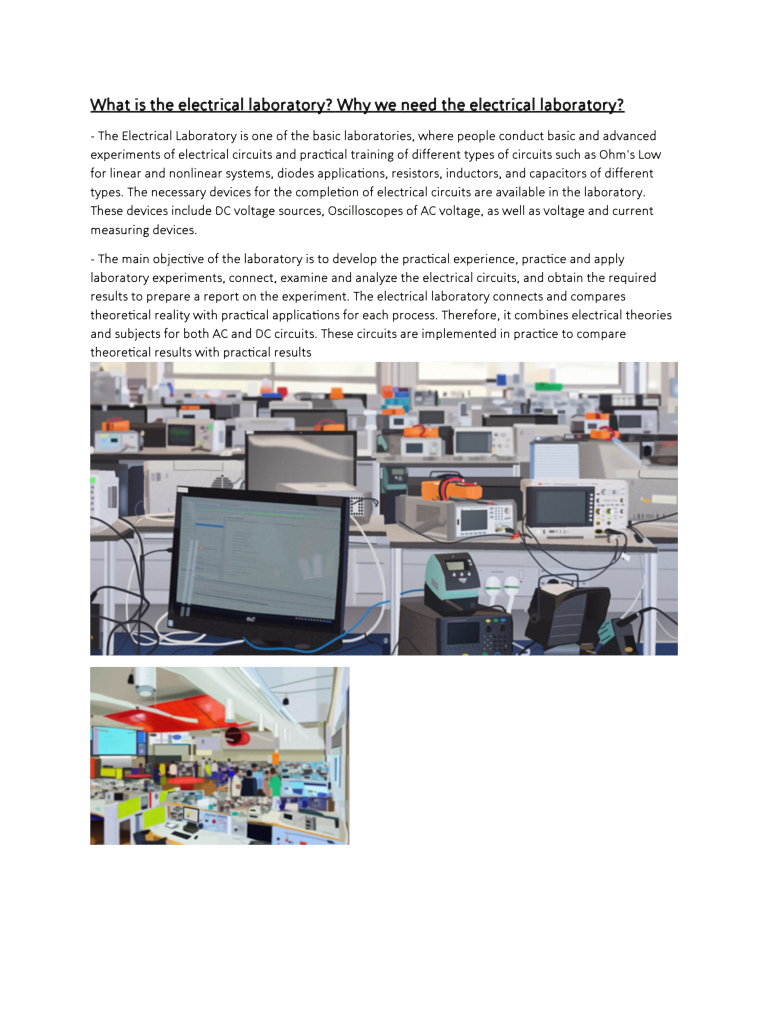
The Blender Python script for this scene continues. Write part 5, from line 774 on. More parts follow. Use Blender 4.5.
sub('window_pane', 'blue window pane'); P([(480, 0), (720, 0), (720, 360), (700, 520), (600, 520), (560, 300), (520, 220)], (196, 224, 236), .2); P([(590, 30), (618, 30), (612, 300), (590, 290)], (74, 130, 180), .15); P([(625, 0), (640, 0), (632, 330), (620, 320)], (224, 246, 250), .1); P([(645, 0), (668, 0), (660, 380), (640, 370)], (96, 140, 172), .2); P([(668, 0), (720, 0), (716, 520), (664, 520)], (206, 206, 206), .2); P([(715, 0), (770, 0), (770, 520), (712, 520)], G(715, 0, (112, 104, 84), 770, 0, (190, 180, 164)), .1)
P([(565, 20), (590, 20), (590, 290), (560, 270)], (184, 214, 232), .2); P([(560, 270), (650, 400), (700, 520), (640, 520), (590, 420), (555, 300)], (190, 214, 226), .3); P([(470, 0), (500, 0), (500, 130), (475, 130)], (90, 108, 96), .3); R(455, 0, 478, 90, (200, 206, 190), .3)
# screen and things at left
O(88, 710, 155)
part('projection_screen', 'bright cyan projection screen at the left')
R(45, 175, 560, 520, (52, 62, 108)); P([(62, 185), (560, 235), (560, 520), (62, 520)], (186, 176, 206), 0); sub('screen_image', 'glowing cyan picture'); P([(75, 190), (300, 200), (545, 232), (545, 506), (118, 508), (115, 215)], G(100, 0, (96, 226, 240), 540, 500, (120, 234, 240)), .1); L([(180, 310), (300, 300)], 8, (90, 206, 214), .4, .6, 0); L([(140, 370), (400, 350)], 8, (92, 208, 216), .4, .6, 0); L([(160, 410), (380, 400)], 6, (90, 204, 220), .4, .6, 0); R(40, 505, 560, 520, (50, 90, 100)); R(64, 200, 112, 500, (176, 166, 196), .4, .9, 0)
P([(20, 230), (48, 230), (48, 340), (20, 340)], (90, 216, 226), .2); R(20, 340, 48, 520, (40, 70, 70)); L([(40, 215), (150, 230), (230, 243)], 18, (158, 160, 162), .1); L([(460, 265), (550, 250)], 12, (86, 180, 176), .2)
part('display_panel', 'bright blue display panel right of the cyan screen'); R(555, 200, 690, 520, (36, 44, 84)); R(568, 250, 650, 375, (40, 126, 228), .1); R(640, 240, 662, 370, (130, 160, 244), .2); R(575, 385, 665, 520, (104, 116, 164), .2); E(610, 395, 26, 14, (96, 168, 156), .2); E(615, 470, 22, 22, (156, 170, 206), .2); R(665, 250, 700, 520, (54, 70, 74), .2); R(690, 240, 725, 520, (170, 172, 166), .2)
part('notice_board', 'white notice board with blue posters under the red canopy'); O(153, 710, 220)
R(-40, 235, 800, 520, (176, 172, 150)); R(-38, 250, 440, 395, (232, 232, 238)); R(90, 250, 102, 380, (140, 146, 160), .1); R(-40, 270, 30, 295, (90, 86, 90), .2); L([(30, 345), (160, 345)], 14, (180, 184, 196), .2); R(170, 280, 215, 380, (110, 170, 206), .3); E(275, 310, 52, 30, (62, 116, 204), .3); L([(200, 300), (320, 295)], 8, (110, 80, 120), .2, .6); E(204, 310, 12, 14, (230, 110, 80), .2); R(195, 340, 215, 380, (140, 170, 90), .2); E(370, 305, 40, 20, (180, 226, 236), .3); R(330, 330, 560, 370, (206, 212, 196), .4); R(250, 375, 560, 392, (236, 240, 230), .2)
R(410, 230, 770, 300, (164, 158, 138), .5); E(465, 315, 18, 14, (80, 74, 96), .3); R(490, 310, 770, 470, (184, 184, 200), .4); R(560, 330, 585, 385, (110, 130, 130), .3); R(540, 320, 620, 330, (200, 206, 214), .3); R(675, 230, 770, 260, (70, 56, 24), .4); R(600, 200, 770, 235, (176, 180, 170), .4); R(680, 270, 780, 300, (206, 206, 200), .4)
R(215, 385, 420, 408, (40, 120, 150), .1); R(0, 385, 220, 405, (110, 120, 120), .2)
part('wall_panel', 'cream wall panels below the notice board'); R(-10, 405, 415, 520, (176, 182, 166)); R(0, 400, 20, 520, (120, 116, 90), .2); R(410, 390, 440, 520, (66, 62, 40), .2); R(438, 390, 460, 520, (216, 208, 196), .1); R(458, 390, 495, 520, (92, 88, 58), .2); R(495, 455, 680, 520, (226, 224, 186), .2); R(680, 460, 800, 520, (170, 172, 150), .3)
# red canopy
part('canopy', 'large red fabric canopy hanging under the ceiling')
O(88, 665)
P([(14, 51), (40, 45.5), (66, 39.6), (100, 33), (123.5, 28), (135, 35), (140, 62), (120, 64), (90, 66.5), (62, 67.5), (45, 62), (28, 56)], G(30, 60, (186, 20, 26), 130, 40, (236, 60, 30), .5, (214, 26, 14)))
P([(20, 52), (45, 48), (60, 58), (58, 66), (40, 60)], (224, 44, 40), 1, .8, 0); P([(45, 60), (56, 56), (68, 64), (62, 67), (50, 64)], (252, 84, 24), .8, .9, 0); E(50, 52.5, 8, 4, (238, 150, 160), 1.2, .9, 0); E(52, 50, 5, 2.2, (244, 210, 220), .8, .8, 0)
P([(66, 40), (95, 36), (110, 45), (118, 55), (100, 52), (75, 47)], (238, 44, 14), 1, .9, 0); P([(64, 48), (100, 60), (118, 62), (90, 66), (65, 67)], (186, 14, 12), 1, .8, 0); P([(95, 33.5), (123.5, 28), (124.5, 30), (97, 36)], (176, 12, 18), .3, .95, 0); E(118, 40, 8, 7, (250, 110, 96), 1.8, .7, 0); E(121, 42, 4, 4, (250, 180, 190), 1.2, .8, 0); P([(105, 52), (135, 44), (138, 60), (120, 62)], (246, 84, 20), 1, .8, 0)
L([(105, 38), (113, 45), (122, 53), (129, 60)], 1.2, (122, 40, 10), .2, .8, 0); L([(46, 52), (66, 62)], .8, (120, 20, 16), .2, .7, 0); L([(80, 57), (98, 65)], .8, (130, 14, 16), .3, .6, 0)
for i in range(11): L([(24 + i * 9, 50 - i * 1.9), (48 + i * 9, 66 - i * .2)], .5, (120, 10, 10), .2, .35, 0)
for i in range(4): L([(24 + i * 6, 53 + i * 3), (75, 45 + i * 4.5), (128, 36 + i * 6)], .5, (120, 10, 10), .2, .3, 0); P([(30, 50), (66, 41.5), (64, 45), (30, 53)], (176, 14, 24), .4, .7, 0)
P([(124, 34), (141, 44), (150, 60), (168, 54.6), (170, 56.5), (155, 60.5), (148, 62), (130, 62)], (236, 54, 26), .3); P([(122, 34), (136, 38), (137, 52), (124, 56)], (248, 110, 92), .8, .9, 0); P([(140, 57), (148, 58), (152, 61), (140, 62)], (214, 26, 36), .3, .9, 0); P([(132, 60), (146, 62), (128, 63)], (206, 30, 50), .3, .8, 0)
P([(139, 44), (146, 46), (152, 50), (170, 52), (168, 54.5), (150, 58), (144, 55)], (178, 178, 150), .4)
# white duct
part('air_duct', 'huge white air duct running across the ceiling')
P([(70, 2), (105, 2), (158, 2), (200, 46), (214, 62), (206, 70), (190, 70), (170, 58), (155, 52), (130, 36), (118, 28), (94, 10)], G(100, 40, (198, 212, 200), 140, 10, (214, 224, 218), .3, (216, 228, 220), .6, (232, 236, 232)))
P([(76, 2), (110, 2), (130, 18), (160, 42), (185, 66), (170, 58), (124, 30), (96, 10)], G(90, 30, (184, 198, 186), 120, 0, (210, 222, 214)), .6, .8, 0); L([(118, 2), (138, 20), (165, 40), (190, 60)], 5, (236, 242, 240), 1.3, .7, 0); L([(92, 12), (118, 28), (150, 48), (175, 62)], 3, (176, 196, 176), 1, .7, 0)
L([(144, 2), (158, 18), (178, 38), (195, 52)], 1.4, (150, 172, 156), .5, .7, 0); L([(140, 2), (152, 12), (162, 22)], 4, (206, 218, 210), .8, .6, 0)
L([(138, 21), (146, 28)], 1.5, (240, 246, 252), .4, .8, 0); L([(169, 25), (180, 35)], 1, (130, 150, 150), .3, .6, 0)
L([(134, 2), (150, 17), (168, 33), (190, 54)], 1.1, (170, 186, 174), .35, .8, 0)
part('light_tray', 'long pale blue light tray running along the duct'); P([(150, 2), (167, 2), (179, 21), (197, 42), (210, 60), (215, 66), (212, 66), (203, 61), (186, 43), (171, 24)], (206, 224, 232), .2); L([(153, 3), (164, 16), (170, 21)], 3, (244, 250, 255), .3, 1, 0); L([(163, 2), (173, 17), (184, 30), (198, 47)], 2.2, (180, 214, 244), .3, .9, 0); L([(167, 3), (179, 21.5), (197, 42.5), (210, 60)], .9, (134, 154, 168), .15, .8, 0); L([(149, 2), (171, 25), (186, 44), (204, 62)], .9, (150, 168, 166), .15, .8, 0); L([(192, 45), (202, 56), (208, 62)], 1, (90, 110, 104), .2, .9, 0); L([(195, 42), (208, 57)], 2, (236, 250, 248), .3, .9, 0); L([(172, 24), (182, 33), (190, 42)], 1, (160, 176, 180), .2, .8, 0)
P([(186, 50), (212, 60), (235, 74), (238, 84), (190, 84), (184, 66)], (216, 222, 222), .6, .9); L([(208, 61), (213, 67), (220, 73)], 1.2, (232, 248, 248), .4, .7, 0)
for i, (x0, x1, y0, y1) in enumerate([(137, 147, 34, 57), (170.5, 176, 48, 66), (186, 191, 58, 72), (195, 199, 64, 74), (200.5, 203, 68, 76)]):
    part('duct_outlet', ['first and largest white duct outlet, left of the row', 'second white duct outlet in the row', 'third white duct outlet in the row', 'fourth white duct outlet in the row', 'smallest white duct outlet at the end of the row'][i])
    R(x0, y0, x1, y1, G(x0, 0, (196, 206, 198), x1, 0, (206, 212, 206), .4, (244, 246, 246)), .1)
    if i == 0: R(137.5, 54, 146.5, 57, (140, 180, 180), .3, .9, 0)
R(186.5, 72, 191.5, 84, (176, 170, 176), .2); R(187, 84, 190, 91, (224, 218, 206), .2); R(187, 89, 190, 91, (210, 140, 60), .2)
part('projector_housing', 'big white cylinder lamp hanging at the top left')
O(88, 665, 155); P([(545, 20), (1180, 20), (1200, 20), (770, 285), (545, 250)], (206, 218, 216), 0, 0)
P([(545, 20), (1, 20)], (0, 0, 0), 0, 0, 0)
P([(545, 22), (780, 22), (782, 300), (700, 340), (560, 280), (545, 240)], G(545, 0, (196, 210, 214), 782, 0, (214, 224, 220), .3, (232, 240, 246), .8, (206, 222, 222)), 0)
sub('lamp_glass'); E(655, 290, 112, 58, (132, 146, 150), .1); E(655, 275, 90, 34, (150, 180, 186), .3); E(660, 328, 70, 30, (206, 220, 214), .2); E(565, 250, 22, 20, (70, 76, 82), .2); E(765, 290, 16, 18, (84, 90, 96), .2)
part('loudspeaker', 'black loudspeaker hanging beside the white lamp'); P([(480, 105), (518, 105), (528, 218), (460, 215), (455, 180)], (16, 18, 16), .1); L([(515, 45), (500, 100)], 10, (100, 96, 84), .2)
O(88, 665); part('lamp_wire', 'thin wire below the white lamp'); L([(67.2, 27), (67.3, 42)], .6, (206, 206, 196), .1)
part('pendant_lamp', 'small black bell shaped pendant on the bright ceiling'); O(283, 665, 350); P([(8, 390), (30, 376), (55, 385), (66, 420), (60, 450), (30, 458), (0, 450), (-4, 415)], (22, 24, 36), .1, sm=1); L([(38, 310), (34, 380)], 6, (120, 130, 140), .1)
O(88, 665)
part('linear_lamp', 'long white linear lamp in the upper left'); P([(2, 27), (12, 29), (28, 34), (40, 36.5), (48, 40.2), (48.5, 44.4), (30, 39.8), (16, 36.6), (2, 35)], (214, 227, 217), .15); L([(2, 35), (20, 37.5), (48, 44.4)], .8, (150, 164, 150), .2, .7, 0); L([(48, 40), (56, 42), (70, 46)], 2.2, (206, 206, 200), .15); P([(50, 40.8), (68, 43.8), (84, 49.8), (82, 52), (66, 47.5), (50, 43.8)], (208, 210, 206), .1); R(48, 41.8, 51, 43.6, (60, 56, 36), .2)
part('linear_lamp', 'white linear lamp ending over the middle of the red canopy'); P([(82, 50.2), (109.5, 54), (110, 58), (98, 56.5), (84, 52.5)], (214, 222, 200), .1)
part('linear_lamp', 'pale green linear lamp just above the cyan screen'); P([(2, 55), (20, 56), (40, 60), (56, 62), (56, 64.5), (35, 63.5), (18, 61.5), (2, 60)], (170, 172, 146), .3); P([(2, 49), (18, 52), (28, 56), (45, 60), (20, 60), (2, 56)], (186, 184, 166), .4); E(4, 51, 1.5, 1.8, (110, 96, 90), .3)
L([(48, 64), (57, 65.5)], 1, (170, 70, 60), .2); L([(38, 62.5), (54, 64)], 1.2, (196, 210, 180), .2); E(66, 70, 3, 1, (60, 56, 60), .2)
part('hanging_disc', 'dark red round hanging fan with a red rim'); O(218, 710, 285)
R(178, 225, 300, 400, (186, 30, 36), .2); E(300, 325, 66, 72, (196, 32, 36), .1); E(320, 320, 30, 50, (226, 60, 56), .4, .9, 0); E(178, 300, 98, 108, (140, 20, 28), .1); E(175, 290, 92, 96, (44, 10, 14), .15); L([(110, 270), (200, 262), (275, 258)], 10, (150, 90, 84), .1, .9, 0); L([(95, 330), (170, 345)], 18, (206, 188, 182), .1, .95, 0); L([(0, 312), (95, 328)], 12, (196, 196, 186), .2); L([(110, 385), (180, 405), (270, 385)], 12, (214, 34, 50), .15, .9, 0)
part('linear_lamp', 'thin white linear lamp right of the red hanging disc'); L([(370, 275), (450, 292), (520, 320), (620, 348)], 16, (212, 210, 204), .15)
# far room left
O(88, 755, 155)
part('far_area', 'dark far area of the lab crowded with furniture'); R(0, 0, 770, 300, (58, 52, 44)); R(20, 0, 400, 14, (24, 50, 54)); R(130, 10, 510, 150, G(0, 10, (216, 220, 214), 0, 150, (140, 144, 152))); L([(150, 22), (480, 18)], 20, (244, 250, 250), .3); R(500, 10, 560, 50, (206, 200, 170), .2); R(500, 45, 660, 150, (150, 138, 110)); R(655, 0, 695, 200, (22, 18, 20), .2); R(560, 20, 650, 100, (160, 146, 118), .4); R(695, 0, 730, 90, (210, 214, 206), .2); R(725, 0, 780, 100, (48, 56, 56)); R(25, 20, 140, 60, (196, 180, 140), .4)
R(75, 40, 140, 260, (86, 62, 46), .2); R(130, 40, 150, 250, (60, 56, 44), .3); E(205, 130, 40, 16, (34, 36, 36), .2); R(240, 120, 290, 150, (46, 48, 44), .3); R(400, 140, 510, 240, (40, 40, 30), .3); R(420, 175, 500, 225, (130, 120, 92), .2); R(670, 90, 760, 200, (60, 76, 84), .4); D(660, 80, 770, 210, [(30, 40, 60), (110, 120, 130), (70, 50, 60), (180, 190, 190)], 20, 30, .2, .8)
part('red_cupboard', 'orange red cupboard at the left edge'); R(26, 30, 76, 262, (212, 62, 24), .15)
part('lime_screen', 'lime green desk screens in the far left'); P([(148, 150), (318, 152), (318, 246), (145, 235)], (198, 206, 16), .1); P([(320, 152), (392, 152), (392, 275), (325, 275)], (210, 218, 20), .1); L([(319, 150), (320, 250)], 4, (130, 140, 10), .1)
part('person', 'seated person in dark clothes beside a purple shape at the far left table'); E(605, 110, 20, 20, (44, 30, 34), .1); P([(575, 140), (620, 125), (640, 170), (635, 220), (580, 220), (570, 180)], (84, 50, 66), .2, sm=1); E(535, 185, 38, 40, (62, 34, 130), .2); 
part('red_table', 'long red table in front of the seated person'); P([(400, 232), (480, 225), (700, 218), (760, 235), (640, 255), (560, 275), (420, 245)], (214, 44, 52), .1); L([(430, 236), (600, 238)], 8, (240, 110, 120), .2, .8, 0); R(400, 255, 620, 300, (34, 34, 30), .3); P([(430, 250), (520, 262), (520, 290), (430, 280)], (60, 56, 44), .3)
part('lime_screen', 'yellow green screen beside the red table'); R(620, 275, 690, 315, (196, 210, 30), .15); R(685, 280, 770, 330, (138, 124, 20), .3)
O(153, 755, 220)
part('far_area', 'dim area with a dark board behind the standing people'); R(-60, 0, 335, 95, (64, 70, 66)); R(20, 15, 330, 85, (52, 58, 58), .2); R(330, 0, 770, 120, (176, 174, 144)); R(430, 0, 460, 80, (224, 216, 196), .2); R(-10, 85, 460, 280, (70, 58, 52)); R(240, 70, 470, 260, (90, 84, 80)); D(240, 75, 470, 250, [(160, 160, 156), (36, 32, 34), (110, 90, 90), (60, 60, 64), (190, 186, 190)], 46, 40, .15, .85, 1); R(460, 80, 770, 240, (112, 98, 84)); D(440, 60, 770, 240, [(60, 50, 56), (150, 140, 120), (90, 70, 90), (200, 190, 170)], 40, 34, .15, .8, 1)
part('floor', 'brown wooden floor between the desks'); P([(100, 230), (780, 240), (780, 480), (560, 480), (100, 400)], G(0, 240, (104, 74, 30), 0, 470, (150, 96, 40))); D(540, 290, 770, 470, [(176, 130, 60), (110, 70, 26), (190, 120, 50)], 30, 50, .3, .6); 
part('person', 'person in a yellow top leaning over beside a person in navy'); P([(75, 110), (110, 98), (138, 115), (136, 215), (90, 210), (70, 170)], (206, 190, 16), .15, sm=1); P([(75, 260), (150, 240), (150, 330), (85, 350)], (132, 130, 16), .2); E(96, 222, 22, 14, (214, 130, 90), .2)
part('person', 'person in navy standing at the left of the round red table'); E(45, 125, 34, 30, (58, 36, 20), .15); P([(10, 160), (60, 150), (80, 200), (78, 320), (20, 325), (5, 220)], (24, 32, 72), .15, sm=1); P([(20, 310), (90, 310), (90, 350), (20, 350)], (40, 66, 64), .3); E(78, 215, 16, 12, (206, 140, 120), .2)
part('person', 'person in black beside the person in white'); E(172, 105, 20, 18, (120, 30, 36), .15); P([(145, 130), (190, 125), (200, 190), (190, 255), (150, 255)], (30, 20, 28), .15); E(185, 195, 16, 14, (214, 120, 150), .2); 
part('person', 'person in a white top with dark hair by the round red table'); E(232, 86, 20, 20, (26, 18, 20), .1); P([(195, 120), (230, 100), (268, 120), (272, 200), (258, 225), (210, 225), (190, 170)], (224, 206, 186), .15, sm=1); P([(205, 225), (262, 222), (262, 262), (200, 262)], (50, 26, 22), .2); L([(268, 200), (270, 255)], 8, (206, 150, 130), .1); R(282, 150, 304, 250, (72, 60, 100), .2); R(304, 180, 318, 250, (170, 176, 190), .2)
part('round_table', 'round red table on a red base in the middle'); P([(165, 300), (200, 272), (300, 256), (420, 250), (540, 262), (590, 285), (560, 305), (450, 325), (320, 332), (210, 325), (160, 312)], (240, 62, 56), .1, sm=1); L([(260, 300), (380, 290), (500, 285)], 16, (250, 110, 96), .5, .7, 0); sub('table_base', 'dark red base'); R(305, 330, 465, 395, (166, 20, 18), .15); R(320, 385, 460, 405, (90, 16, 14), .3)
for i, (x, hy, c, c2, w, lb) in enumerate([(495, 80, (52, 30, 60), (30, 40, 76), 30, 'person in dark purple standing behind the round red table'), (578, 34, (196, 196, 190), (150, 140, 120), 18, 'person in pale clothes at the back behind the lime chairs'), (648, 48, (150, 160, 160), (196, 206, 40), 20, 'person in grey at the back behind the lime chairs'), (705, 72, (206, 196, 200), (44, 50, 140), 32, 'person in a pale shirt and blue trousers at the right')]):
    part('person', lb); E(x, hy, 13, 15, (40, 28, 26), .1); P([(x - w, hy + 40), (x, hy + 16), (x + w, hy + 40), (x + w, hy + 120), (x - w, hy + 120)], c, .15, sm=1); P([(x - w * .8, hy + 115), (x + w * .8, hy + 115), (x + w * .6, hy + 180), (x - w * .6, hy + 180)], c2, .2)
L([(466, 140), (470, 250)], 12, (206, 200, 196), .1)
part('chair', 'lime green chair backs among the people'); P([(595, 112), (650, 110), (652, 200), (610, 195)], (190, 214, 20), .15); R(522, 130, 545, 240, (140, 170, 40), .2); P([(610, 200), (650, 200), (650, 245), (610, 240)], (170, 190, 60), .2); P([(545, 150), (585, 150), (585, 250), (548, 250)], (190, 170, 180), .3, .8)
part('chair', 'bright blue stool at the right of the round table'); P([(680, 190), (745, 200), (750, 270), (620, 275), (610, 255), (680, 250)], (42, 52, 150), .2); P([(705, 300), (750, 300), (755, 370), (715, 375)], (34, 68, 190), .15); R(600, 215, 640, 270, (50, 60, 140), .3, .7); L([(690, 280), (700, 330)], 10, (60, 60, 90), .2); R(740, 120, 775, 200, (140, 160, 196), .3); R(745, 250, 775, 275, (40, 44, 150), .2)
# far right room
O(218, 755, 285)
part('far_area', 'crowded benches in front of the far wall'); R(0, 70, 500, 420, (110, 104, 96)); D(0, 60, 420, 400, [(60, 58, 60), (196, 200, 190), (150, 150, 140), (90, 110, 150), (200, 170, 130), (40, 40, 56), (170, 180, 200)], 150, 44, .15, .8, 1)
D(0, 130, 190, 340, [(40, 30, 150), (30, 26, 90), (90, 90, 180), (20, 20, 50), (180, 150, 150)], 50, 60, .2, .85, 1); R(430, 70, 790, 300, (120, 124, 116)); D(420, 75, 780, 300, [(50, 50, 56), (206, 210, 206), (160, 170, 160), (100, 190, 190), (180, 140, 100), (60, 70, 80)], 110, 44, .15, .85, 1)
R(240, 75, 580, 105, (150, 156, 140), .4, .5)
part('orange_box', 'orange box standing by the pillar at the back'); R(570, 0, 622, 90, (196, 206, 200), .2); R(622, -25, 695, 105, (244, 134, 20), .15); R(620, 0, 700, 20, (236, 110, 20), .2, .8)
part('person', 'person far off in black and white at the back wall'); E(126, 56, 15, 20, (26, 24, 36), .1); P([(110, 80), (150, 80), (160, 130), (110, 130)], (180, 166, 176), .2); 
part('blue_chair', 'royal blue chair back at the left of the group'); E(160, 215, 34, 40, (36, 20, 196), .15); R(0, 200, 60, 300, (54, 46, 140), .4, .8)
# right side benches
O(283, 755, 350)
part('bench_clutter', 'blue tinted benches crowded with screens and machines', stuff=True)
R(-20, 75, 540, 470, (140, 168, 180)); D(-10, 78, 520, 280, [(70, 74, 84), (206, 224, 230), (160, 204, 222), (140, 120, 110), (60, 70, 90), (130, 200, 214), (196, 206, 200), (120, 140, 160), (214, 220, 216)], 210, 40, .15, .85)
R(-10, 160, 60, 190, (30, 40, 56), .3); R(60, 160, 160, 200, (196, 200, 180), .3); R(235, 160, 330, 225, (64, 66, 76), .3); R(20, 105, 190, 130, (130, 96, 80), .3); E(350, 120, 30, 34, (110, 190, 220), .3); E(420, 90, 50, 18, (110, 190, 224), .3); R(-10, 205, 220, 270, (110, 176, 196), .4, .6); R(-10, 235, 70, 265, (24, 34, 48), .2); R(240, 240, 310, 265, (34, 40, 54), .2); P([(310, 210), (400, 205), (470, 270), (320, 275)], (110, 190, 220), .4, .8); R(415, 200, 520, 225, (80, 50, 50), .3); R(480, 250, 500, 290, (26, 24, 56), .2)
part('bench', 'far bench with a pale front edge'); L([(-10, 275), (100, 280), (250, 285), (400, 300), (500, 305)], 16, (222, 206, 196), .1); R(-20, 295, 540, 480, (150, 204, 230), .2); P([(230, 312), (495, 330), (495, 355), (240, 340)], (40, 40, 96), .2); P([(240, 345), (500, 365), (520, 470), (260, 450)], (196, 240, 246), .3); R(60, 295, 230, 310, (80, 130, 200), .3); R(-10, 300, 90, 440, (160, 200, 228), .4); E(70, 400, 50, 40, (206, 228, 236), .4); R(20, 370, 60, 395, (80, 90, 150), .3); L([(220, 370), (250, 410), (350, 460)], 12, (90, 150, 190), .2, .7); E(300, 410, 14, 10, (120, 40, 50), .15); E(328, 415, 12, 10, (40, 50, 90), .15); E(370, 420, 14, 8, (120, 140, 140), .2)
part('flat_monitor', 'bright cyan lit monitor on the far bench'); P([(92, 305), (232, 310), (230, 380), (95, 382)], (126, 220, 240), .1); P([(100, 385), (225, 385), (215, 455), (120, 430)], (54, 72, 150), .2); P([(40, 400), (110, 400), (90, 440), (50, 440)], (190, 220, 236), .3); R(240, 380, 280, 440, (150, 226, 240), .3)
part('blue_chair', 'round blue stool seat beneath the far bench'); E(450, 455, 60, 26, (62, 84, 184), .15); E(420, 440, 30, 16, (60, 120, 210), .2); P([(510, 440), (560, 425), (575, 520), (510, 520)], (120, 140, 200), .3)
part('window_sill', 'white posts and sill of the window wall'); L([(512, 0), (512, 390)], 12, (222, 236, 240), .1); L([(535, 0), (530, 260)], 10, (224, 230, 244), .1); R(515, 310, 548, 390, (30, 28, 50), .2); E(505, 165, 18, 30, (90, 150, 200), .3); L([(478, 180), (480, 250)], 8, (200, 160, 70), .2, .8)
O(283, 800, 350)
part('bench', 'second bench edge with an orange wooden lip on the right'); O(283, 755, 350); P([(-60, 455), (100, 460), (300, 480), (480, 500), (480, 516), (300, 500), (100, 480), (-60, 470)], (190, 166, 130), .1); R(-60, 480, 540, 640, (66, 60, 110), .3); D(-50, 480, 500, 600, [(40, 50, 160), (90, 90, 140), (110, 100, 110), (160, 170, 190), (30, 30, 80)], 50, 60, .2, .8, 1); E(250, 505, 36, 26, (30, 90, 200), .2); R(500, 480, 560, 640, (90, 70, 60), .3)
O(218, 755, 285)
def person2(label, head, hc, shirt, sc_, extra=()):
    part('person', label); P(shirt, sc_, .12, sm=1)
    for kind, pts, c in extra:
        if kind == 'P': P(pts, c, .15, sm=1)
        else: L(pts[:-1], pts[-1], c, .1)
    E(head[0], head[1], head[2], head[3], hc, .12)
person2('person in a pale blue checked shirt standing in the middle of the group', (412, 118, 32, 26), (34, 28, 30), [(395, 200), (440, 185), (500, 215), (525, 270), (505, 320), (505, 400), (440, 405), (400, 300)], (132, 186, 222),
        [('P', [(385, 135), (430, 130), (440, 175), (420, 195), (395, 180)], (130, 92, 84)), ('P', [(455, 390), (515, 390), (500, 470), (455, 470)], (50, 36, 34)), ('L', [(515, 260), (520, 340), (500, 390), 12], (190, 140, 130)), ('P', [(460, 270), (505, 280), (500, 360), (470, 380), (455, 320)], (96, 140, 200))])
person2('person in a cream polo shirt at the left of the group', (208, 168, 34, 38), (46, 34, 46), [(170, 270), (195, 225), (240, 260), (262, 330), (258, 440), (240, 470), (160, 460), (150, 350)], (212, 212, 196),
        [('L', [(170, 300), (110, 345), (20, 380), (0, 382), 26], (206, 164, 140)), ('P', [(205, 340), (250, 335), (265, 375), (230, 390), (205, 370)], (150, 104, 88)), ('P', [(215, 190), (245, 185), (240, 225), (215, 235)], (176, 130, 110))])
L([(130, 270), (125, 380), (120, 520)], 24, (206, 204, 176), .12); L([(150, 280), (152, 470)], 10, (60, 66, 60), .15)
person2('person in a black jacket seen from behind in the group', (358, 205, 32, 40), (18, 16, 22), [(275, 290), (320, 262), (420, 262), (442, 300), (445, 420), (435, 480), (360, 492), (260, 470), (272, 360)], (18, 22, 38),
        [('P', [(400, 270), (440, 290), (445, 460), (415, 470)], (34, 50, 66)), ('L', [(325, 250), (395, 252), 10], (170, 160, 160))])
person2('person whose face shows beside the one in green', (560, 195, 24, 24), (50, 30, 30), [(545, 200), (590, 205), (600, 260), (590, 290), (560, 260)], (176, 128, 120),
        [('P', [(520, 300), (560, 290), (600, 400), (590, 470), (540, 460), (530, 380)], (150, 130, 120)), ('L', [(530, 290), (545, 380), (560, 440), 20], (200, 120, 96)), ('P', [(450, 420), (530, 430), (540, 480), (450, 480)], (44, 34, 36))])
person2('person in a green T-shirt and white trousers at the right of the group', (626, 178, 34, 42), (58, 36, 34), [(600, 275), (640, 240), (700, 260), (732, 340), (715, 370), (705, 480), (630, 490), (618, 380), (575, 370), (590, 320)], (30, 186, 122),
        [('P', [(622, 485), (705, 482), (715, 620), (625, 620)], (206, 218, 232)), ('L', [(605, 380), (600, 450), 16], (214, 140, 120)), ('P', [(600, 205), (630, 215), (625, 245), (605, 240)], (176, 120, 100))])
L([(665, 500), (664, 610)], 8, (110, 150, 206), .15, .8, 0); P([(610, 240), (630, 250), (625, 300), (600, 300)], (24, 160, 100), .3, .6, 0)
part('table_edge', 'cluttered table edge in front of the group'); P([(0, 380), (60, 370), (110, 390), (100, 410), (0, 408)], (196, 130, 60), .2); P([(0, 430), (100, 420), (110, 520), (0, 540)], (150, 150, 146), .3); R(120, 470, 620, 540, (120, 118, 112), .3)
# left machines
O(88, 755, 155)
part('machine_row', 'long rows of stacked pale bench instruments on the left desks', stuff=True)
P([(22, 275), (200, 262), (420, 285), (640, 305), (770, 330), (770, 470), (600, 450), (440, 440), (300, 410), (100, 385), (22, 370)], (150, 152, 142), .2)
D(25, 270, 760, 420, [(206, 206, 196), (90, 94, 90), (176, 180, 170), (60, 64, 60), (186, 190, 200), (130, 150, 140), (226, 226, 220), (44, 40, 40)], 230, 50, .12, .85); E(460, 385, 20, 16, (50, 20, 24), .15); E(310, 375, 26, 14, (40, 30, 40), .15); E(680, 350, 34, 20, (36, 48, 86), .2); R(660, 380, 715, 420, (24, 22, 36), .2); L([(30, 350), (200, 345), (400, 365)], 14, (200, 198, 180), .3, .7, 0); L([(60, 300), (300, 290), (480, 320)], 12, (186, 196, 190), .3, .7, 0); E(50, 360, 26, 14, (214, 160, 130), .2)
P([(380, 250), (520, 270), (600, 300), (480, 310), (380, 280)], (50, 60, 56), .4, .6); 
O(153, 755, 220); P([(-60, 340), (40, 345), (100, 360), (100, 400), (-60, 420)], (140, 146, 140), .3); D(-50, 330, 100, 420, [(60, 80, 100), (190, 196, 190), (120, 120, 110)], 24, 40, .2, .8)
O(88, 755, 155)
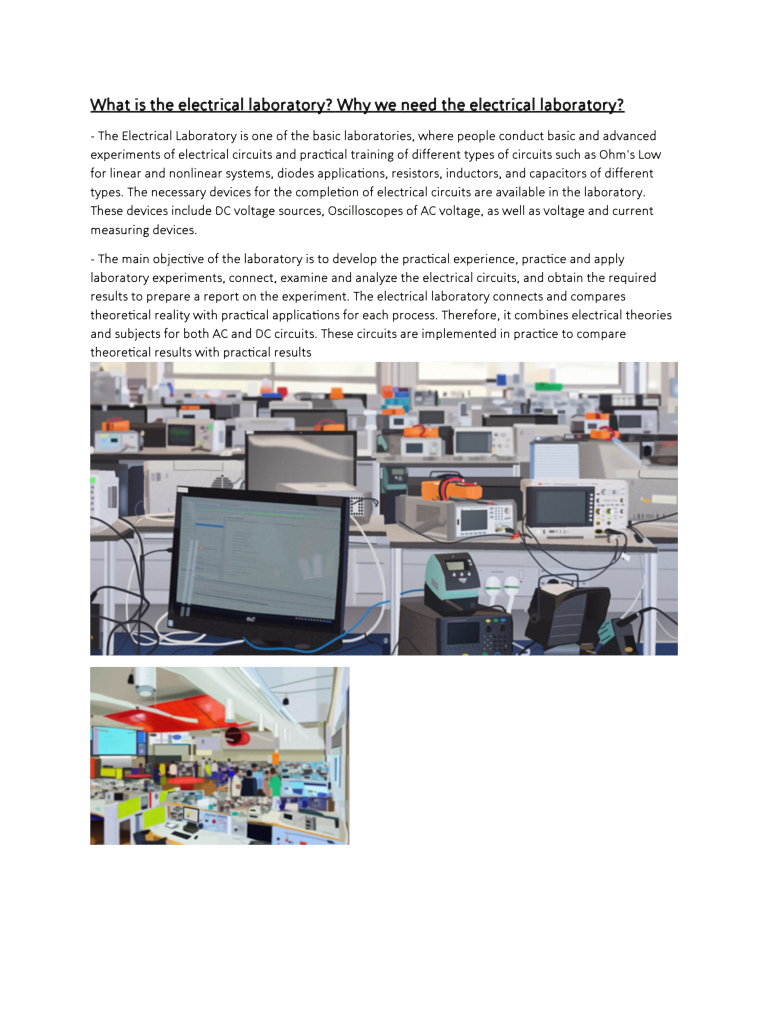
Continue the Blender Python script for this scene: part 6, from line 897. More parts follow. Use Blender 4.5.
part('desk', 'left desk with an orange wooden edge'); P([(22, 375), (120, 385), (300, 405), (520, 440), (600, 470), (600, 520), (22, 520)], (170, 174, 164), .2); L([(22, 378), (120, 385), (260, 405), (400, 425), (520, 445)], 8, (206, 150, 70), .1); D(30, 390, 300, 500, [(190, 190, 180), (110, 112, 106), (210, 210, 206), (60, 50, 50)], 50, 50, .15, .8, 1); E(95, 440, 18, 14, (60, 30, 40), .2)
part('pc_tower', 'white slotted cabinet under the left desk'); R(200, 425, 300, 520, (190, 192, 200), .15); E(240, 475, 14, 30, (110, 110, 116), .2); R(300, 430, 410, 520, (26, 18, 24), .15); R(405, 440, 470, 520, (120, 116, 108), .2)
O(88, 800, 155)
part('desk', 'foreground left desk with a shadowed space beneath it')
P([(22, 0), (200, -10), (200, 190), (22, 130)], (206, 214, 206), .15); E(115, 100, 30, 20, (150, 200, 196), .3); P([(22, 130), (110, 150), (195, 185), (195, 215), (60, 165), (22, 150)], (206, 150, 90), .1); P([(22, 150), (100, 165), (190, 200), (190, 240), (22, 200)], (26, 14, 60), .15); P([(22, 190), (190, 210), (190, 230), (22, 220)], (30, 20, 130), .2); R(22, 220, 190, 520, G(0, 220, (16, 8, 14), 0, 520, (90, 54, 30)), .1); P([(22, 430), (60, 420), (90, 480), (60, 520), (22, 520)], (160, 100, 40), .4, .8); L([(80, 520), (120, 480), (190, 470)], 12, (30, 22, 22), .2)
part('desk_panel', 'tall white end panel of the desk partition'); P([(188, 60), (300, 30), (345, 20), (345, 220), (490, 160), (600, 110), (770, 90), (770, 130), (640, 145), (560, 170), (520, 180), (520, 520), (490, 520), (490, 210), (360, 255), (355, 520), (188, 520)], (194, 200, 220), .1, n=1); P([(345, 220), (500, 155), (700, 95), (768, 85), (768, 72), (620, 115), (345, 205)], (222, 224, 220), .15, .9, 0); P([(188, 60), (290, 40), (340, 20), (340, 40), (200, 75)], (224, 226, 214), .2, .8, 0); R(300, 90, 352, 520, (184, 190, 212), .5, .6, 0)
P([(362, 255), (480, 210), (488, 520), (365, 520)], G(0, 210, (64, 56, 56), 0, 520, (70, 34, 16)), .1); P([(400, 250), (480, 225), (480, 350), (400, 330)], (92, 84, 76), .5, .8); P([(365, 330), (488, 345), (488, 440), (365, 440)], (36, 18, 16), .4, .8); P([(395, 500), (488, 480), (488, 520), (395, 520)], (190, 120, 30), .3)
part('lime_screen', 'lime green screen in the left partition'); P([(345, 45), (440, 15), (595, -30), (600, 110), (480, 170), (345, 218)], (180, 216, 14), .08, n=1); L([(345, 218), (345, 50)], 5, (140, 176, 10), .1, .8, 0)
O(88, 755, 155); P([(440, 515), (600, 470), (600, 520), (440, 560)], (172, 214, 10), .1)
part('shelf_unit', 'white shelf unit with a red strip between the lime screens'); P([(595, 460), (770, 425), (780, 600), (600, 620)], (196, 200, 206), .1); P([(608, 475), (690, 460), (695, 575), (610, 610)], (110, 130, 130), .2); P([(610, 590), (685, 570), (680, 610), (615, 625)], (36, 30, 44), .2); P([(625, 500), (680, 490), (680, 560), (625, 560)], (150, 170, 170), .3, .8); P([(702, 430), (728, 425), (728, 600), (704, 605)], (214, 34, 36), .08)
O(153, 755, 220); P([(0, 430), (70, 420), (75, 560), (0, 590)], (206, 210, 216), .15); E(40, 470, 20, 34, (110, 100, 130), .3)
part('lime_screen', 'lime green screen at the far end of the partition'); P([(80, 440), (160, 405), (250, 375), (262, 400), (160, 440), (150, 500), (80, 530)], (196, 236, 20), .1); P([(80, 440), (150, 420), (150, 515), (75, 545)], (166, 216, 8), .15, .9, 0); P([(245, 370), (310, 365), (316, 400), (260, 420)], (214, 218, 220), .15)
O(88, 800, 155)
part('lime_screen', 'lime green screen nearest the foreground office chair'); P([(632, 140), (700, 110), (900, 60), (905, 240), (780, 280), (640, 330)], (176, 216, 16), .08, n=1)
P([(540, 170), (625, 150), (620, 350), (540, 380)], (122, 146, 172), .12); P([(535, 165), (630, 140), (630, 160), (545, 185)], (40, 46, 44), .1); P([(590, 180), (620, 175), (615, 330), (600, 340)], (196, 206, 214), .2); P([(555, 190), (585, 185), (580, 350), (550, 360)], (90, 110, 150), .3, .8); P([(620, 145), (636, 140), (640, 330), (622, 330)], (206, 210, 196), .1); P([(500, 180), (540, 172), (540, 400), (520, 400), (520, 520), (495, 520)], (200, 206, 222), .15)
O(153, 800, 220)
P([(138, 60), (168, 55), (168, 240), (140, 250)], (200, 206, 224), .1)
# middle bench
O(153, 755, 220)
part('machine_row', 'stacked pale instruments on the middle bench behind the desktop computer', stuff=True)
P([(160, 470), (320, 405), (580, 400), (600, 470), (780, 420), (780, 620), (560, 640), (400, 600), (160, 580)], (176, 190, 196), .2); D(170, 410, 600, 570, [(206, 214, 216), (60, 90, 110), (150, 170, 180), (90, 120, 110), (226, 232, 232), (44, 60, 76)], 110, 50, .12, .85); E(450, 440, 40, 16, (34, 50, 80), .2); P([(500, 440), (560, 430), (560, 500), (500, 510)], (80, 160, 200), .3, .8); R(570, 405, 585, 480, (206, 220, 230), .2); P([(560, 500), (620, 490), (640, 560), (560, 560)], (222, 236, 240), .3)
P([(150, 450), (330, 440), (330, 540), (150, 530)], (150, 160, 146), .3, .8); E(260, 490, 30, 14, (50, 70, 60), .3); E(385, 500, 26, 16, (60, 90, 70), .3); D(640, 400, 780, 620, [(206, 196, 180), (90, 110, 110), (160, 150, 140), (120, 180, 180), (60, 60, 60), (226, 226, 220)], 60, 46, .12, .85, 1); P([(735, 385), (780, 370), (780, 400), (740, 410)], (176, 130, 90), .2)
part('wood_floor_patch', 'warm wooden floor seen right of the round table'); P([(590, 330), (730, 330), (720, 400), (640, 470), (590, 440)], (158, 106, 52), .3)
O(153, 800, 220)
part('bench', 'middle bench with an orange lip above the white desk'); P([(165, 20), (260, 28), (350, 45), (420, 60), (520, 90), (640, 110), (770, 130), (770, 150), (600, 130), (500, 108), (330, 70), (170, 50)], (220, 160, 60), .08)
P([(510, 0), (700, -30), (780, 40), (780, 130), (640, 108), (520, 90), (500, 40)], (206, 216, 218), .15); R(635, 45, 690, 105, (30, 164, 166), .15); D(690, 20, 780, 120, [(170, 150, 130), (90, 90, 86), (200, 210, 210)], 16, 30, .1, .8, 1); P([(515, 0), (640, -20), (640, 60), (520, 60)], (232, 238, 240), .3, .9, 0)
part('bench_front', 'pale blue bench front with hanging leads'); P([(165, 50), (340, 75), (540, 110), (780, 145), (1000, 330), (780, 420), (520, 400), (160, 300)], (176, 206, 234), .1); P([(165, 60), (200, 66), (200, 200), (175, 210)], (176, 110, 60), .15); R(200, 60, 345, 240, (170, 184, 180), .2); D(205, 70, 345, 240, [(206, 214, 216), (90, 100, 96), (130, 150, 140), (60, 40, 40)], 40, 36, .12, .8, 1); E(285, 78, 22, 8, (130, 50, 50), .15); E(330, 160, 14, 12, (30, 50, 60), .1); E(215, 155, 16, 14, (40, 50, 50), .15); E(295, 235, 44, 16, (36, 44, 50), .15)
P([(600, 150), (780, 180), (780, 200), (600, 170)], (80, 110, 130), .25, .7); L([(590, 110), (780, 140)], 6, (60, 70, 60), .1, .7)
part('test_lead', 'loose leads with red and black plugs on the blue bench front'); L([(600, 160), (590, 200), (615, 240)], 6, (110, 130, 150), .1); L([(620, 160), (640, 220)], 6, (110, 120, 140), .1); E(615, 235, 18, 12, (20, 26, 70), .1); E(700, 242, 25, 26, (196, 60, 90), .1); E(700, 244, 12, 12, (70, 20, 50), .1); L([(560, 260), (600, 300), (580, 340), (640, 370), (720, 370), (770, 340), (740, 300), (660, 290), (600, 320)], 7, (110, 136, 160), .1, .9); L([(580, 330), (660, 350), (750, 350)], 6, (130, 150, 170), .1, .8); E(545, 290, 30, 30, (44, 50, 90), .2); E(545, 230, 20, 10, (206, 96, 110), .2)
part('white_desk', 'large white desk in the foreground')
P([(-90, 325), (0, 292), (140, 250), (240, 230), (340, 240), (540, 330), (760, 370), (1200, 400), (1250, 520), (330, 520), (120, 430), (-120, 370), (-60, 330)], G(0, 240, (214, 222, 218), 0, 520, (222, 230, 230)), .12); P([(0, 372), (60, 400), (200, 450), (350, 500), (380, 520), (280, 520), (160, 470), (0, 400)], (232, 176, 70), .1); L([(130, 446), (210, 470)], 16, (236, 130, 80), .2, .8, 0); P([(0, 400), (120, 440), (100, 470), (0, 500)], (150, 96, 36), .15); P([(-130, 350), (-40, 330), (0, 370), (0, 520), (-130, 470)], (206, 150, 56), .15)
L([(520, 390), (640, 400), (740, 390), (700, 380), (560, 370)], 5, (170, 190, 196), .2, .8, 0); P([(0, 290), (60, 280), (60, 320), (0, 330)], (190, 196, 196), .4, .6, 0)
part('paper_stack', 'open papers in a tray on the white desk'); P([(130, 295), (170, 260), (300, 280), (290, 310), (220, 330)], (120, 136, 136), .1); P([(155, 290), (180, 258), (268, 275), (215, 312)], (226, 234, 250), .08); L([(160, 262), (190, 268)], 12, (60, 66, 70), .15)
part('keyboard', 'black keyboard on the white desk'); P([(203, 385), (250, 350), (440, 405), (430, 425), (390, 450)], (30, 34, 34), .08); L([(240, 380), (400, 425)], 3, (70, 74, 72), .1, .6, 0); L([(250, 368), (415, 415)], 3, (66, 70, 68), .1, .6, 0)
part('mouse', 'black computer mouse right of the keyboard'); P([(470, 440), (485, 412), (510, 400), (515, 420), (495, 445)], (36, 48, 52), .08, sm=1)
part('desktop_computer', 'black desktop computer unit under the monitor on the white desk'); P([(345, 300), (400, 268), (500, 290), (530, 320), (520, 350), (460, 385), (400, 365), (345, 340)], (46, 52, 44), .1); P([(350, 325), (400, 350), (400, 365), (345, 340)], (28, 30, 30), .15); P([(395, 240), (500, 262), (500, 310), (385, 300)], (30, 36, 32), .15); L([(355, 310), (420, 340), (520, 330)], 7, (120, 126, 96), .1, .8, 0); P([(520, 280), (570, 275), (572, 320), (530, 335)], (36, 44, 66), .15); E(455, 355, 18, 12, (60, 90, 100), .2, .8, 0)
part('flat_monitor', 'black framed monitor with a pale picture on the white desk'); P([(345, 70), (352, 68), (530, 100), (525, 262), (345, 215)], (22, 24, 34), .08)
sub('screen'); P([(357, 82), (515, 112), (510, 250), (357, 210)], (206, 206, 196), .08); E(412, 148, 22, 16, (190, 206, 20), .15, .9, 0); E(402, 182, 16, 12, (90, 80, 110), .15, .9, 0); E(445, 150, 16, 14, (206, 200, 130), .2, .8, 0); P([(430, 110), (510, 120), (508, 170), (430, 150)], (196, 200, 200), .3, .7, 0); L([(350, 215), (510, 258)], 6, (130, 150, 196), .1, .8, 0)
part('office_chair', 'black office chair in the bottom foreground'); O(88, 800, 155); P([(515, 385), (560, 360), (640, 350), (710, 335), (715, 350), (690, 380), (655, 395), (660, 440), (690, 500), (700, 520), (560, 520), (530, 450)], (40, 42, 56), .1); P([(555, 400), (620, 400), (660, 480), (670, 520), (590, 520)], (46, 54, 92), .5, .8, 0); P([(600, 355), (710, 335), (690, 380), (640, 395)], (20, 20, 20), .15, 1, 0); P([(620, 470), (700, 460), (800, 470), (880, 520), (600, 520)], (34, 34, 42), .12); P([(680, 480), (770, 470), (860, 430), (900, 418), (910, 440), (890, 460), (900, 520), (700, 520)], (34, 36, 44), .12)
# right foreground bench
O(218, 800, 285)
part('bench_front', 'pale blue bench front with a white post'); P([(-20, 150), (110, 175), (350, 210), (340, 430), (220, 400), (-20, 350)], (156, 190, 226), .15); P([(150, 190), (340, 240), (330, 415), (150, 380)], (176, 186, 196), .2); P([(180, 270), (310, 300), (300, 360), (190, 330)], (150, 160, 170), .4, .8); E(205, 338, 18, 16, (30, 44, 60), .15); E(200, 300, 26, 16, (210, 216, 220), .3, .8); L([(150, 380), (330, 415)], 8, (206, 216, 226), .2); L([(0, 180), (100, 195)], 12, (60, 56, 96), .2, .8); D(0, 190, 100, 340, [(140, 170, 220), (206, 220, 236), (120, 110, 150), (190, 160, 180)], 20, 40, .2, .6)
part('bench_leg', 'white post of the foreground bench'); R(108, 150, 150, 425, (222, 230, 246), .1)
part('white_desk_surface', 'pale desk surface with loose cables below the bench'); P([(-10, 360), (110, 400), (330, 430), (420, 470), (400, 520), (-10, 520)], (214, 222, 222), .15); L([(160, 430), (260, 460), (300, 510)], 6, (150, 160, 160), .15, .8, 0); L([(200, 440), (330, 440), (380, 480)], 5, (120, 130, 136), .15, .8, 0)
part('bench', 'foreground right bench top with an orange lip'); P([(-10, 130), (100, 145), (180, 160), (340, 210), (500, 240), (780, 300), (780, 320), (620, 285), (480, 258), (300, 230), (100, 170), (-10, 150)], (224, 160, 66), .08)
P([(490, 175), (600, 110), (740, 140), (790, 270), (640, 262), (500, 240)], (226, 226, 212), .12); L([(520, 170), (740, 190)], 4, (190, 196, 186), .2, .8, 0)
part('dark_panel', 'black panel under the foreground bench'); P([(335, 245), (500, 255), (632, 292), (632, 500), (480, 470), (330, 425)], (10, 10, 26), .08); P([(335, 235), (630, 280), (630, 300), (335, 262)], (110, 96, 66), .2); P([(380, 460), (520, 465), (630, 495), (640, 520), (340, 520)], (50, 56, 60), .15); L([(420, 490), (520, 495)], 10, (150, 160, 166), .2, .8, 0)
part('bench_front', 'pale blue bench front with red plugs at the lower right'); O(283, 800, 350); P([(-125, 290), (0, 320), (300, 385), (520, 440), (700, 470), (700, 520), (-130, 520)], (172, 200, 240), .1); L([(20, 370), (200, 400), (350, 430), (520, 470)], 8, (90, 110, 136), .15, .9); P([(500, 455), (560, 465), (600, 500), (520, 490)], (34, 40, 60), .2); L([(50, 380), (45, 440)], 5, (90, 96, 120), .1)
part('red_plug', 'red plug box on the lower right bench front'); P([(195, 470), (268, 485), (270, 520), (195, 520)], (206, 34, 34), .1)
part('red_plug', 'small red plug left of the red box'); E(42, 458, 18, 18, (196, 70, 60), .15); E(75, 478, 14, 12, (36, 36, 70), .15); E(105, 485, 14, 12, (110, 120, 140), .2); O(218, 800, 285); E(690, 442, 18, 16, (24, 30, 60), .15); E(692, 500, 12, 12, (206, 90, 100), .15)
O(218, 755, 285)
part('machine_row', 'pale instruments stacked on the left of the foreground right bench', stuff=True)
O(218, 800, 285); P([(-10, -30), (360, -40), (560, -20), (620, 0), (600, 110), (490, 180), (480, 240), (340, 210), (180, 190), (-10, 135)], (150, 150, 146), .2); D(-10, -40, 620, 90, [(206, 206, 200), (60, 60, 60), (120, 124, 120), (180, 176, 170), (40, 36, 40), (160, 120, 110), (226, 226, 220)], 170, 46, .1, .85)
D(0, 60, 180, 135, [(60, 56, 56), (176, 176, 176), (120, 110, 110)], 24, 40, .12, .85); R(30, 60, 60, 130, (40, 50, 50), .2); E(48, 98, 12, 20, (120, 40, 40), .2, .8)
part('teal_display_scope', 'pale bench instrument with a teal display'); P([(140, 110), (340, 95), (350, 230), (240, 250), (150, 190)], (200, 206, 200), .12); P([(190, 95), (345, 92), (345, 108), (190, 112)], (214, 150, 110), .1); sub('display'); R(160, 135, 228, 175, (20, 160, 150), .1); sub('buttons'); D(235, 125, 330, 200, [(140, 110, 130), (170, 180, 176), (110, 140, 90)], 24, 20, .1, .8, 1); L([(345, 90), (335, 230)], 7, (110, 96, 60), .1, .8, 0)
part('instrument_stack', 'two pale instruments with dark slots on the foreground bench'); P([(360, 90), (430, 55), (560, 70), (575, 140), (500, 180), (495, 240), (340, 215), (345, 140)], (206, 210, 200), .12); P([(360, 95), (480, 115), (490, 150), (355, 150)], (216, 220, 206), .15, 1, 0); sub('slot'); P([(370, 104), (430, 108), (428, 126), (368, 122)], (30, 34, 26), .08); sub('slot'); P([(360, 168), (455, 182), (450, 202), (362, 190)], (16, 20, 44), .1); L([(350, 155), (490, 165)], 6, (90, 90, 80), .15, .8, 0); L([(350, 205), (480, 235)], 8, (170, 186, 170), .2, .8, 0); P([(480, 90), (600, 60), (600, 110), (500, 165)], (130, 136, 130), .2); D(490, 60, 600, 150, [(60, 60, 56), (190, 196, 190)], 16, 26, .1, .8, 0)
O(283, 800, 350)
part('bench_machine', 'long pale machine with a black display on the foreground right bench'); P([(-10, 140), (100, 130), (250, 160), (380, 200), (380, 345), (250, 335), (0, 260), (-60, 210)], (190, 194, 188), .1); P([(-60, 250), (0, 260), (250, 330), (380, 350), (640, 430), (640, 445), (370, 380), (100, 320), (-60, 290)], (226, 228, 218), .1); L([(110, 150), (245, 185)], 6, (214, 196, 190), .15, .7, 0)
sub('display'); P([(10, 148), (105, 170), (103, 228), (8, 200)], (16, 26, 26), .08); P([(120, 175), (245, 200), (240, 320), (120, 280)], (186, 186, 180), .3, .8, 0); D(125, 180, 245, 310, [(206, 206, 200), (160, 160, 156)], 24, 26, .1, .7)
sub('button_panel'); P([(252, 180), (380, 195), (380, 345), (255, 330)], (122, 128, 126), .1); P([(262, 228), (310, 238), (310, 262), (262, 250)], (30, 36, 44), .08); P([(262, 272), (312, 282), (312, 302), (262, 292)], (30, 36, 40), .08); P([(262, 312), (300, 320), (300, 335), (262, 328)], (50, 56, 60), .1); D(260, 165, 380, 220, [(60, 66, 66), (206, 210, 210)], 20, 22, .1, .8); R(345, 200, 378, 345, (60, 72, 72), .3, .7, 0); L([(335, 230), (333, 335)], 6, (190, 196, 196), .1, .7, 0)
part('pale_case', 'large pale case at the right end of the foreground bench'); P([(380, 200), (470, 205), (600, 240), (640, 300), (640, 425), (540, 405), (380, 360)], (200, 208, 206), .1, n=1); P([(380, 215), (590, 240), (590, 300), (380, 275)], (196, 190, 180), .3, .7, 0); V(400, 300, 600, 360, (180, 196, 210), 12, 4, .5, True, .1); L([(460, 360), (580, 390)], 14, (120, 130, 136), .3, .5, 0); P([(590, 215), (645, 220), (645, 310), (600, 320), (595, 270)], (28, 28, 44), .12)
part('bench_edge', 'orange wooden edge running under the long pale machine'); L([(-130, 262), (0, 300), (300, 372), (500, 418), (640, 452), (700, 470)], 17, (222, 158, 68), .08, 1, 1, 0)
part('flat_box', 'flat dark teal box lying on the foreground machines'); P([(175, 95), (260, 90), (450, 150), (640, 200), (640, 230), (500, 205), (380, 175), (180, 140)], (34, 66, 76), .12); L([(180, 85), (330, 95), (450, 135)], 10, (186, 190, 186), .15); P([(440, 130), (640, 160), (660, 200), (470, 175)], (196, 200, 180), .15); L([(260, 100), (360, 130)], 8, (100, 120, 126), .15, .8, 0)
part('white_box', 'small cream box behind the dark teal box'); P([(15, 70), (50, 35), (170, 40), (172, 120), (130, 130), (15, 100)], (222, 216, 210), .12); L([(15, 92), (160, 110)], 6, (176, 130, 170), .15, .7, 0); E(5, 70, 14, 18, (20, 24, 50), .2)
P([(175, 0), (500, 0), (500, 120), (440, 115), (300, 90), (175, 80)], (90, 92, 120), .3, .5, 0)
part('blue_stool', 'blue stool behind the small cream box'); E(245, 45, 40, 44, (26, 34, 120), .25); R(180, 10, 220, 70, (90, 110, 190), .3); O(218, 800, 285); E(730, 75, 32, 32, (30, 26, 110), .2); E(700, 20, 26, 30, (110, 110, 190), .3, .7)
O(283, 800, 350)
part('pipe', 'white curved window frame foot at the lower right'); P([(600, -10), (640, 30), (655, 110), (650, 180), (610, 140), (590, 60)], (206, 212, 222), .15); P([(500, 0), (515, 0), (515, 130), (503, 130)], (206, 196, 160), .1); P([(525, 0), (590, 10), (585, 130), (525, 130)], (90, 70, 50), .2); P([(640, 200), (690, 240), (740, 350), (745, 500), (700, 490), (640, 430)], (184, 178, 166), .1); P([(690, 250), (720, 300), (745, 400), (740, 520), (700, 520), (720, 400)], (214, 214, 206), .1); P([(645, 0), (690, 0), (700, 240), (650, 200)], (186, 196, 206), .2); P([(660, 60), (700, 100), (705, 240), (665, 200)], (206, 214, 222), .3); P([(700, 0), (760, 0), (760, 260), (720, 240)], (150, 160, 150), .2); P([(735, 0), (765, 0), (765, 400), (745, 340)], (180, 166, 146), .2)
# ================================================================ lettering (stroke skeletons in thousandths of an em)
ADV = dict(zip('abcdefghijklmnopqrstuvwxyz', (479, 525, 423, 525, 498, 305, 471, 525, 229, 239, 455, 229, 799, 525, 527, 525, 525, 349, 391, 335, 525, 452, 715, 433, 453, 395)))
ADV.update({'A': 579, 'C': 533, 'D': 615, 'E': 488, 'L': 420, 'O': 662, 'T': 487, 'W': 890, ' ': 226, '.': 252, ',': 250, '-': 306, '?': 463, "'": 221})
def S(*p): return ('s', p)
def Z(*p): return ('l', p)
GL = {
 'a': [S((90, 378), (140, 414), (215, 430), (290, 424), (345, 385), (362, 310)), Z((362, 315), (362, 0)), S((362, 262), (270, 256), (175, 240), (105, 195), (84, 130), (110, 60), (185, 32), (265, 50), (325, 95), (362, 140))],
 'b': [Z((112, 0), (112, 730)), S((112, 330), (165, 395), (250, 430), (350, 410), (415, 330), (430, 232), (410, 120), (350, 50), (265, 30), (175, 48), (112, 105))],
 'c': [S((385, 375), (320, 418), (245, 430), (150, 400), (95, 325), (82, 232), (98, 130), (150, 60), (240, 32), (320, 45), (388, 92))],
 'd': [Z((412, 0), (412, 730)), S((412, 350), (350, 412), (265, 430), (170, 402), (108, 325), (92, 232), (108, 125), (165, 50), (250, 32), (340, 62), (412, 130))],
 'e': [S((98, 245), (200, 247), (310, 247), (412, 248), (405, 335), (355, 405), (262, 432), (165, 405), (100, 325), (86, 232), (102, 130), (160, 58), (255, 32), (340, 42), (415, 82))],
 'f': [S((300, 690), (250, 700), (185, 680), (150, 620), (142, 520), (142, 420)), Z((142, 440), (142, 0)), Z((20, 432), (285, 432))],
 'g': [S((230, 430), (140, 405), (98, 340), (100, 270), (145, 210), (230, 185), (320, 210), (368, 270), (366, 345), (315, 408), (230, 430)), Z((300, 425), (450, 428)), S((165, 190), (105, 150), (105, 90), (170, 62), (280, 52), (370, 30), (405, -40), (375, -110), (290, -160), (190, -168), (95, -140), (68, -75), (100, -10), (160, 40))],
 'h': [Z((112, 0), (112, 730)), S((112, 330), (170, 395), (260, 430), (350, 415), (402, 350), (412, 270)), Z((412, 280), (412, 0))],
 'i': [Z((114, 0), (114, 466)), Z((114, 592), (114, 688))],
 'j': [Z((124, 466), (124, -40)), S((124, -30), (116, -110), (75, -155), (5, -160)), Z((124, 592), (124, 688))],
 'k': [Z((112, 0), (112, 730)), Z((412, 466), (150, 240), (125, 240)), Z((200, 270), (425, 0))],
 'l': [Z((114, 0), (114, 730))],
 'm': [Z((112, 0), (112, 466)), S((112, 330), (160, 395), (240, 430), (325, 415), (372, 355), (386, 270)), Z((386, 280), (386, 0)), S((386, 320), (440, 395), (520, 430), (605, 415), (655, 355), (670, 270)), Z((670, 280), (670, 0))],
 'n': [Z((112, 0), (112, 466)), S((112, 330), (170, 395), (260, 430), (350, 415), (402, 350), (412, 270)), Z((412, 280), (412, 0))],
 'o': [S((263, 432), (165, 408), (102, 330), (86, 233), (102, 130), (165, 55), (263, 32), (362, 55), (424, 130), (441, 233), (424, 330), (362, 408), (263, 432))],
 'p': [Z((112, -170), (112, 466)), S((112, 330), (165, 395), (250, 430), (350, 410), (415, 330), (430, 232), (410, 120), (350, 50), (265, 30), (175, 48), (112, 105))],
 'q': [Z((412, -170), (412, 466)), S((412, 350), (350, 412), (265, 430), (170, 402), (108, 325), (92, 232), (108, 125), (165, 50), (250, 32), (340, 62), (412, 130))],
 'r': [Z((112, 0), (112, 466)), S((112, 310), (160, 390), (225, 428), (325, 428))],
 's': [S((335, 385), (265, 425), (185, 430), (110, 400), (92, 340), (125, 285), (210, 252), (300, 215), (330, 150), (310, 75), (230, 35), (140, 35), (60, 78))],
 't': [Z((142, 590), (142, 140)), S((142, 150), (150, 80), (190, 40), (240, 35), (310, 55)), Z((20, 430), (300, 430))],
 'u': [Z((112, 466), (112, 180)), S((112, 190), (122, 100), (175, 42), (265, 34), (350, 75), (412, 140)), Z((412, 0), (412, 466))],
 'v': [Z((28, 466), (226, 10), (424, 466))], 'w': [Z((28, 466), (190, 15), (358, 450), (525, 15), (688, 466))],
 'x': [Z((35, 466), (400, 0)), Z((395, 466), (30, 0))], 'y': [Z((28, 466), (235, 10)), Z((425, 466), (190, -110)), S((195, -100), (160, -155), (110, -172), (50, -165))],
 'z': [Z((50, 428), (350, 428), (50, 38), (355, 38))],
 'A': [Z((25, 0), (290, 630), (555, 0)), Z((110, 205), (470, 205))],
 'C': [S((495, 535), (410, 590), (320, 600), (190, 560), (105, 450), (85, 320), (105, 185), (185, 80), (310, 38), (410, 50), (505, 110))],
 'D': [Z((118, 598), (118, 40)), S((118, 598), (250, 598), (380, 570), (490, 470), (525, 320), (490, 165), (385, 65), (250, 40), (118, 40)),],
 'E': [Z((430, 600), (118, 600), (118, 40), (430, 40)), Z((118, 325), (400, 325))],
 'L': [Z((118, 640), (118, 40), (405, 40))],
 'O': [S((330, 605), (200, 570), (110, 460), (85, 320), (110, 180), (200, 72), (330, 35), (462, 72), (552, 180), (577, 320), (552, 460), (462, 570), (330, 605))],
 'T': [Z((15, 602), (472, 602)), Z((243, 602), (243, 0))],
 'W': [Z((30, 640), (232, 20), (445, 620), (658, 20), (860, 640))],
 '.': [Z((125, -4), (125, 100))], ',': [S((130, 95), (136, 10), (110, -50), (75, -95))], '-': [Z((45, 240), (262, 240))], "'": [Z((110, 640), (110, 450))],
 '?': [S((75, 560), (140, 605), (235, 610), (320, 565), (335, 480), (290, 400), (225, 345), (205, 290), (205, 190)), Z((205, -4), (205, 100))],
}
BOLD = {'i': 246, 'l': 246, 's': 399, 't': 347, 'e': 503, 'c': 418, 'r': 355, 'y': 474, 'w': 745, 'W': 906, 'a': 494, 'b': 537, 'h': 537, 'n': 537, 'o': 538, 'd': 537, '?': 463}

def stroke_mesh(pts, hw, V, F, z):
    n = len(pts)
    off = []
    for i in range(n):
        a = pts[max(i - 1, 0)]; b = pts[min(i + 1, n - 1)]; dx, dy = b[0] - a[0], b[1] - a[1]; l = math.hypot(dx, dy) or 1
        px, py = -dy / l, dx / l; m = 1.0
        if 0 < i < n - 1:
            c = pts[i]; ux, uy = c[0] - a[0], c[1] - a[1]; lu = math.hypot(ux, uy) or 1
            m = min(1.6, 1 / max(.35, abs(px * -uy / lu + py * ux / lu)))
        off.append((px * hw * m, py * hw * m))
    for i in range(n - 1):
        (x0, y0), (x1, y1) = pts[i], pts[i + 1]; (a0, b0), (a1, b1) = off[i], off[i + 1]; k = len(V)
        V += [(x0 - a0, y0 - b0, z), (x1 - a1, y1 - b1, z), (x1 + a1, y1 + b1, z), (x0 + a0, y0 + b0, z)]; F.append((k, k + 1, k + 2, k + 3))

def text_mesh(txt, x0, x1, base, em, weight, bold=False):
    adv = [(BOLD.get(c, ADV[c]) if bold else ADV[c]) for c in txt]
    kern = sum(22 for a, b in zip(txt, txt[1:]) if a + b in KERN)
    sx = (x1 - x0) / (sum(adv) - kern); sy = em / 1000.0; x = 0.0; V, F = [], []
    for i, c in enumerate(txt):
        for kind, pts in GL.get(c, []):
            g = 0.0
            if bold: g = (adv[i] - ADV[c]) / 2
            p = spline(pts, False, 4) if kind == 's' else list(pts)
            q = [(x0 + (x + g + u) * sx, base - 0.75 - v * sy) for u, v in p]
            w_ = weight * (1.25 if c in '.,' or (c in 'ij?' and pts[0][1] == 592 or c == '?' and pts[0][1] == -4) else 1)
            if kind == 's': stroke_mesh([(PX(a), PY(b)) for a, b in q], w_ * PXM / 2, V, F, 0.0)
            else:
                for (a, b), (e, f) in zip(q, q[1:]):      # straight strokes, each run a little into its corner
                    l = math.hypot(e - a, f - b) or 1; k = .22 * w_ / l if len(q) > 2 else 0
                    a2, b2, e2, f2 = a - (e - a) * k, b - (f - b) * k, e + (e - a) * k, f + (f - b) * k
                    stroke_mesh([(PX(a2), PY(b2)), (PX(e2), PY(f2))], w_ * PXM / 2, V, F, 0.0)
        if c == 't' and i + 1 < len(txt) and txt[i + 1] == 'i' and not bold:      # the joined ti
            q = [(x0 + (x + 290) * sx, base - 0.75 - 430 * sy), (x0 + (x + 335 + 114) * sx, base - 0.75 - 430 * sy)]
            stroke_mesh([(PX(a), PY(b)) for a, b in q], weight * PXM / 2, V, F, 0.0)
        x += adv[i] - (22 if txt[i:i + 2] in KERN else 0)
    return V, F
KERN = ('Th',)
HEAD = ('What is the electrical laboratory? Why we need the electrical laboratory?', 90.4, 624.6, 111.0)
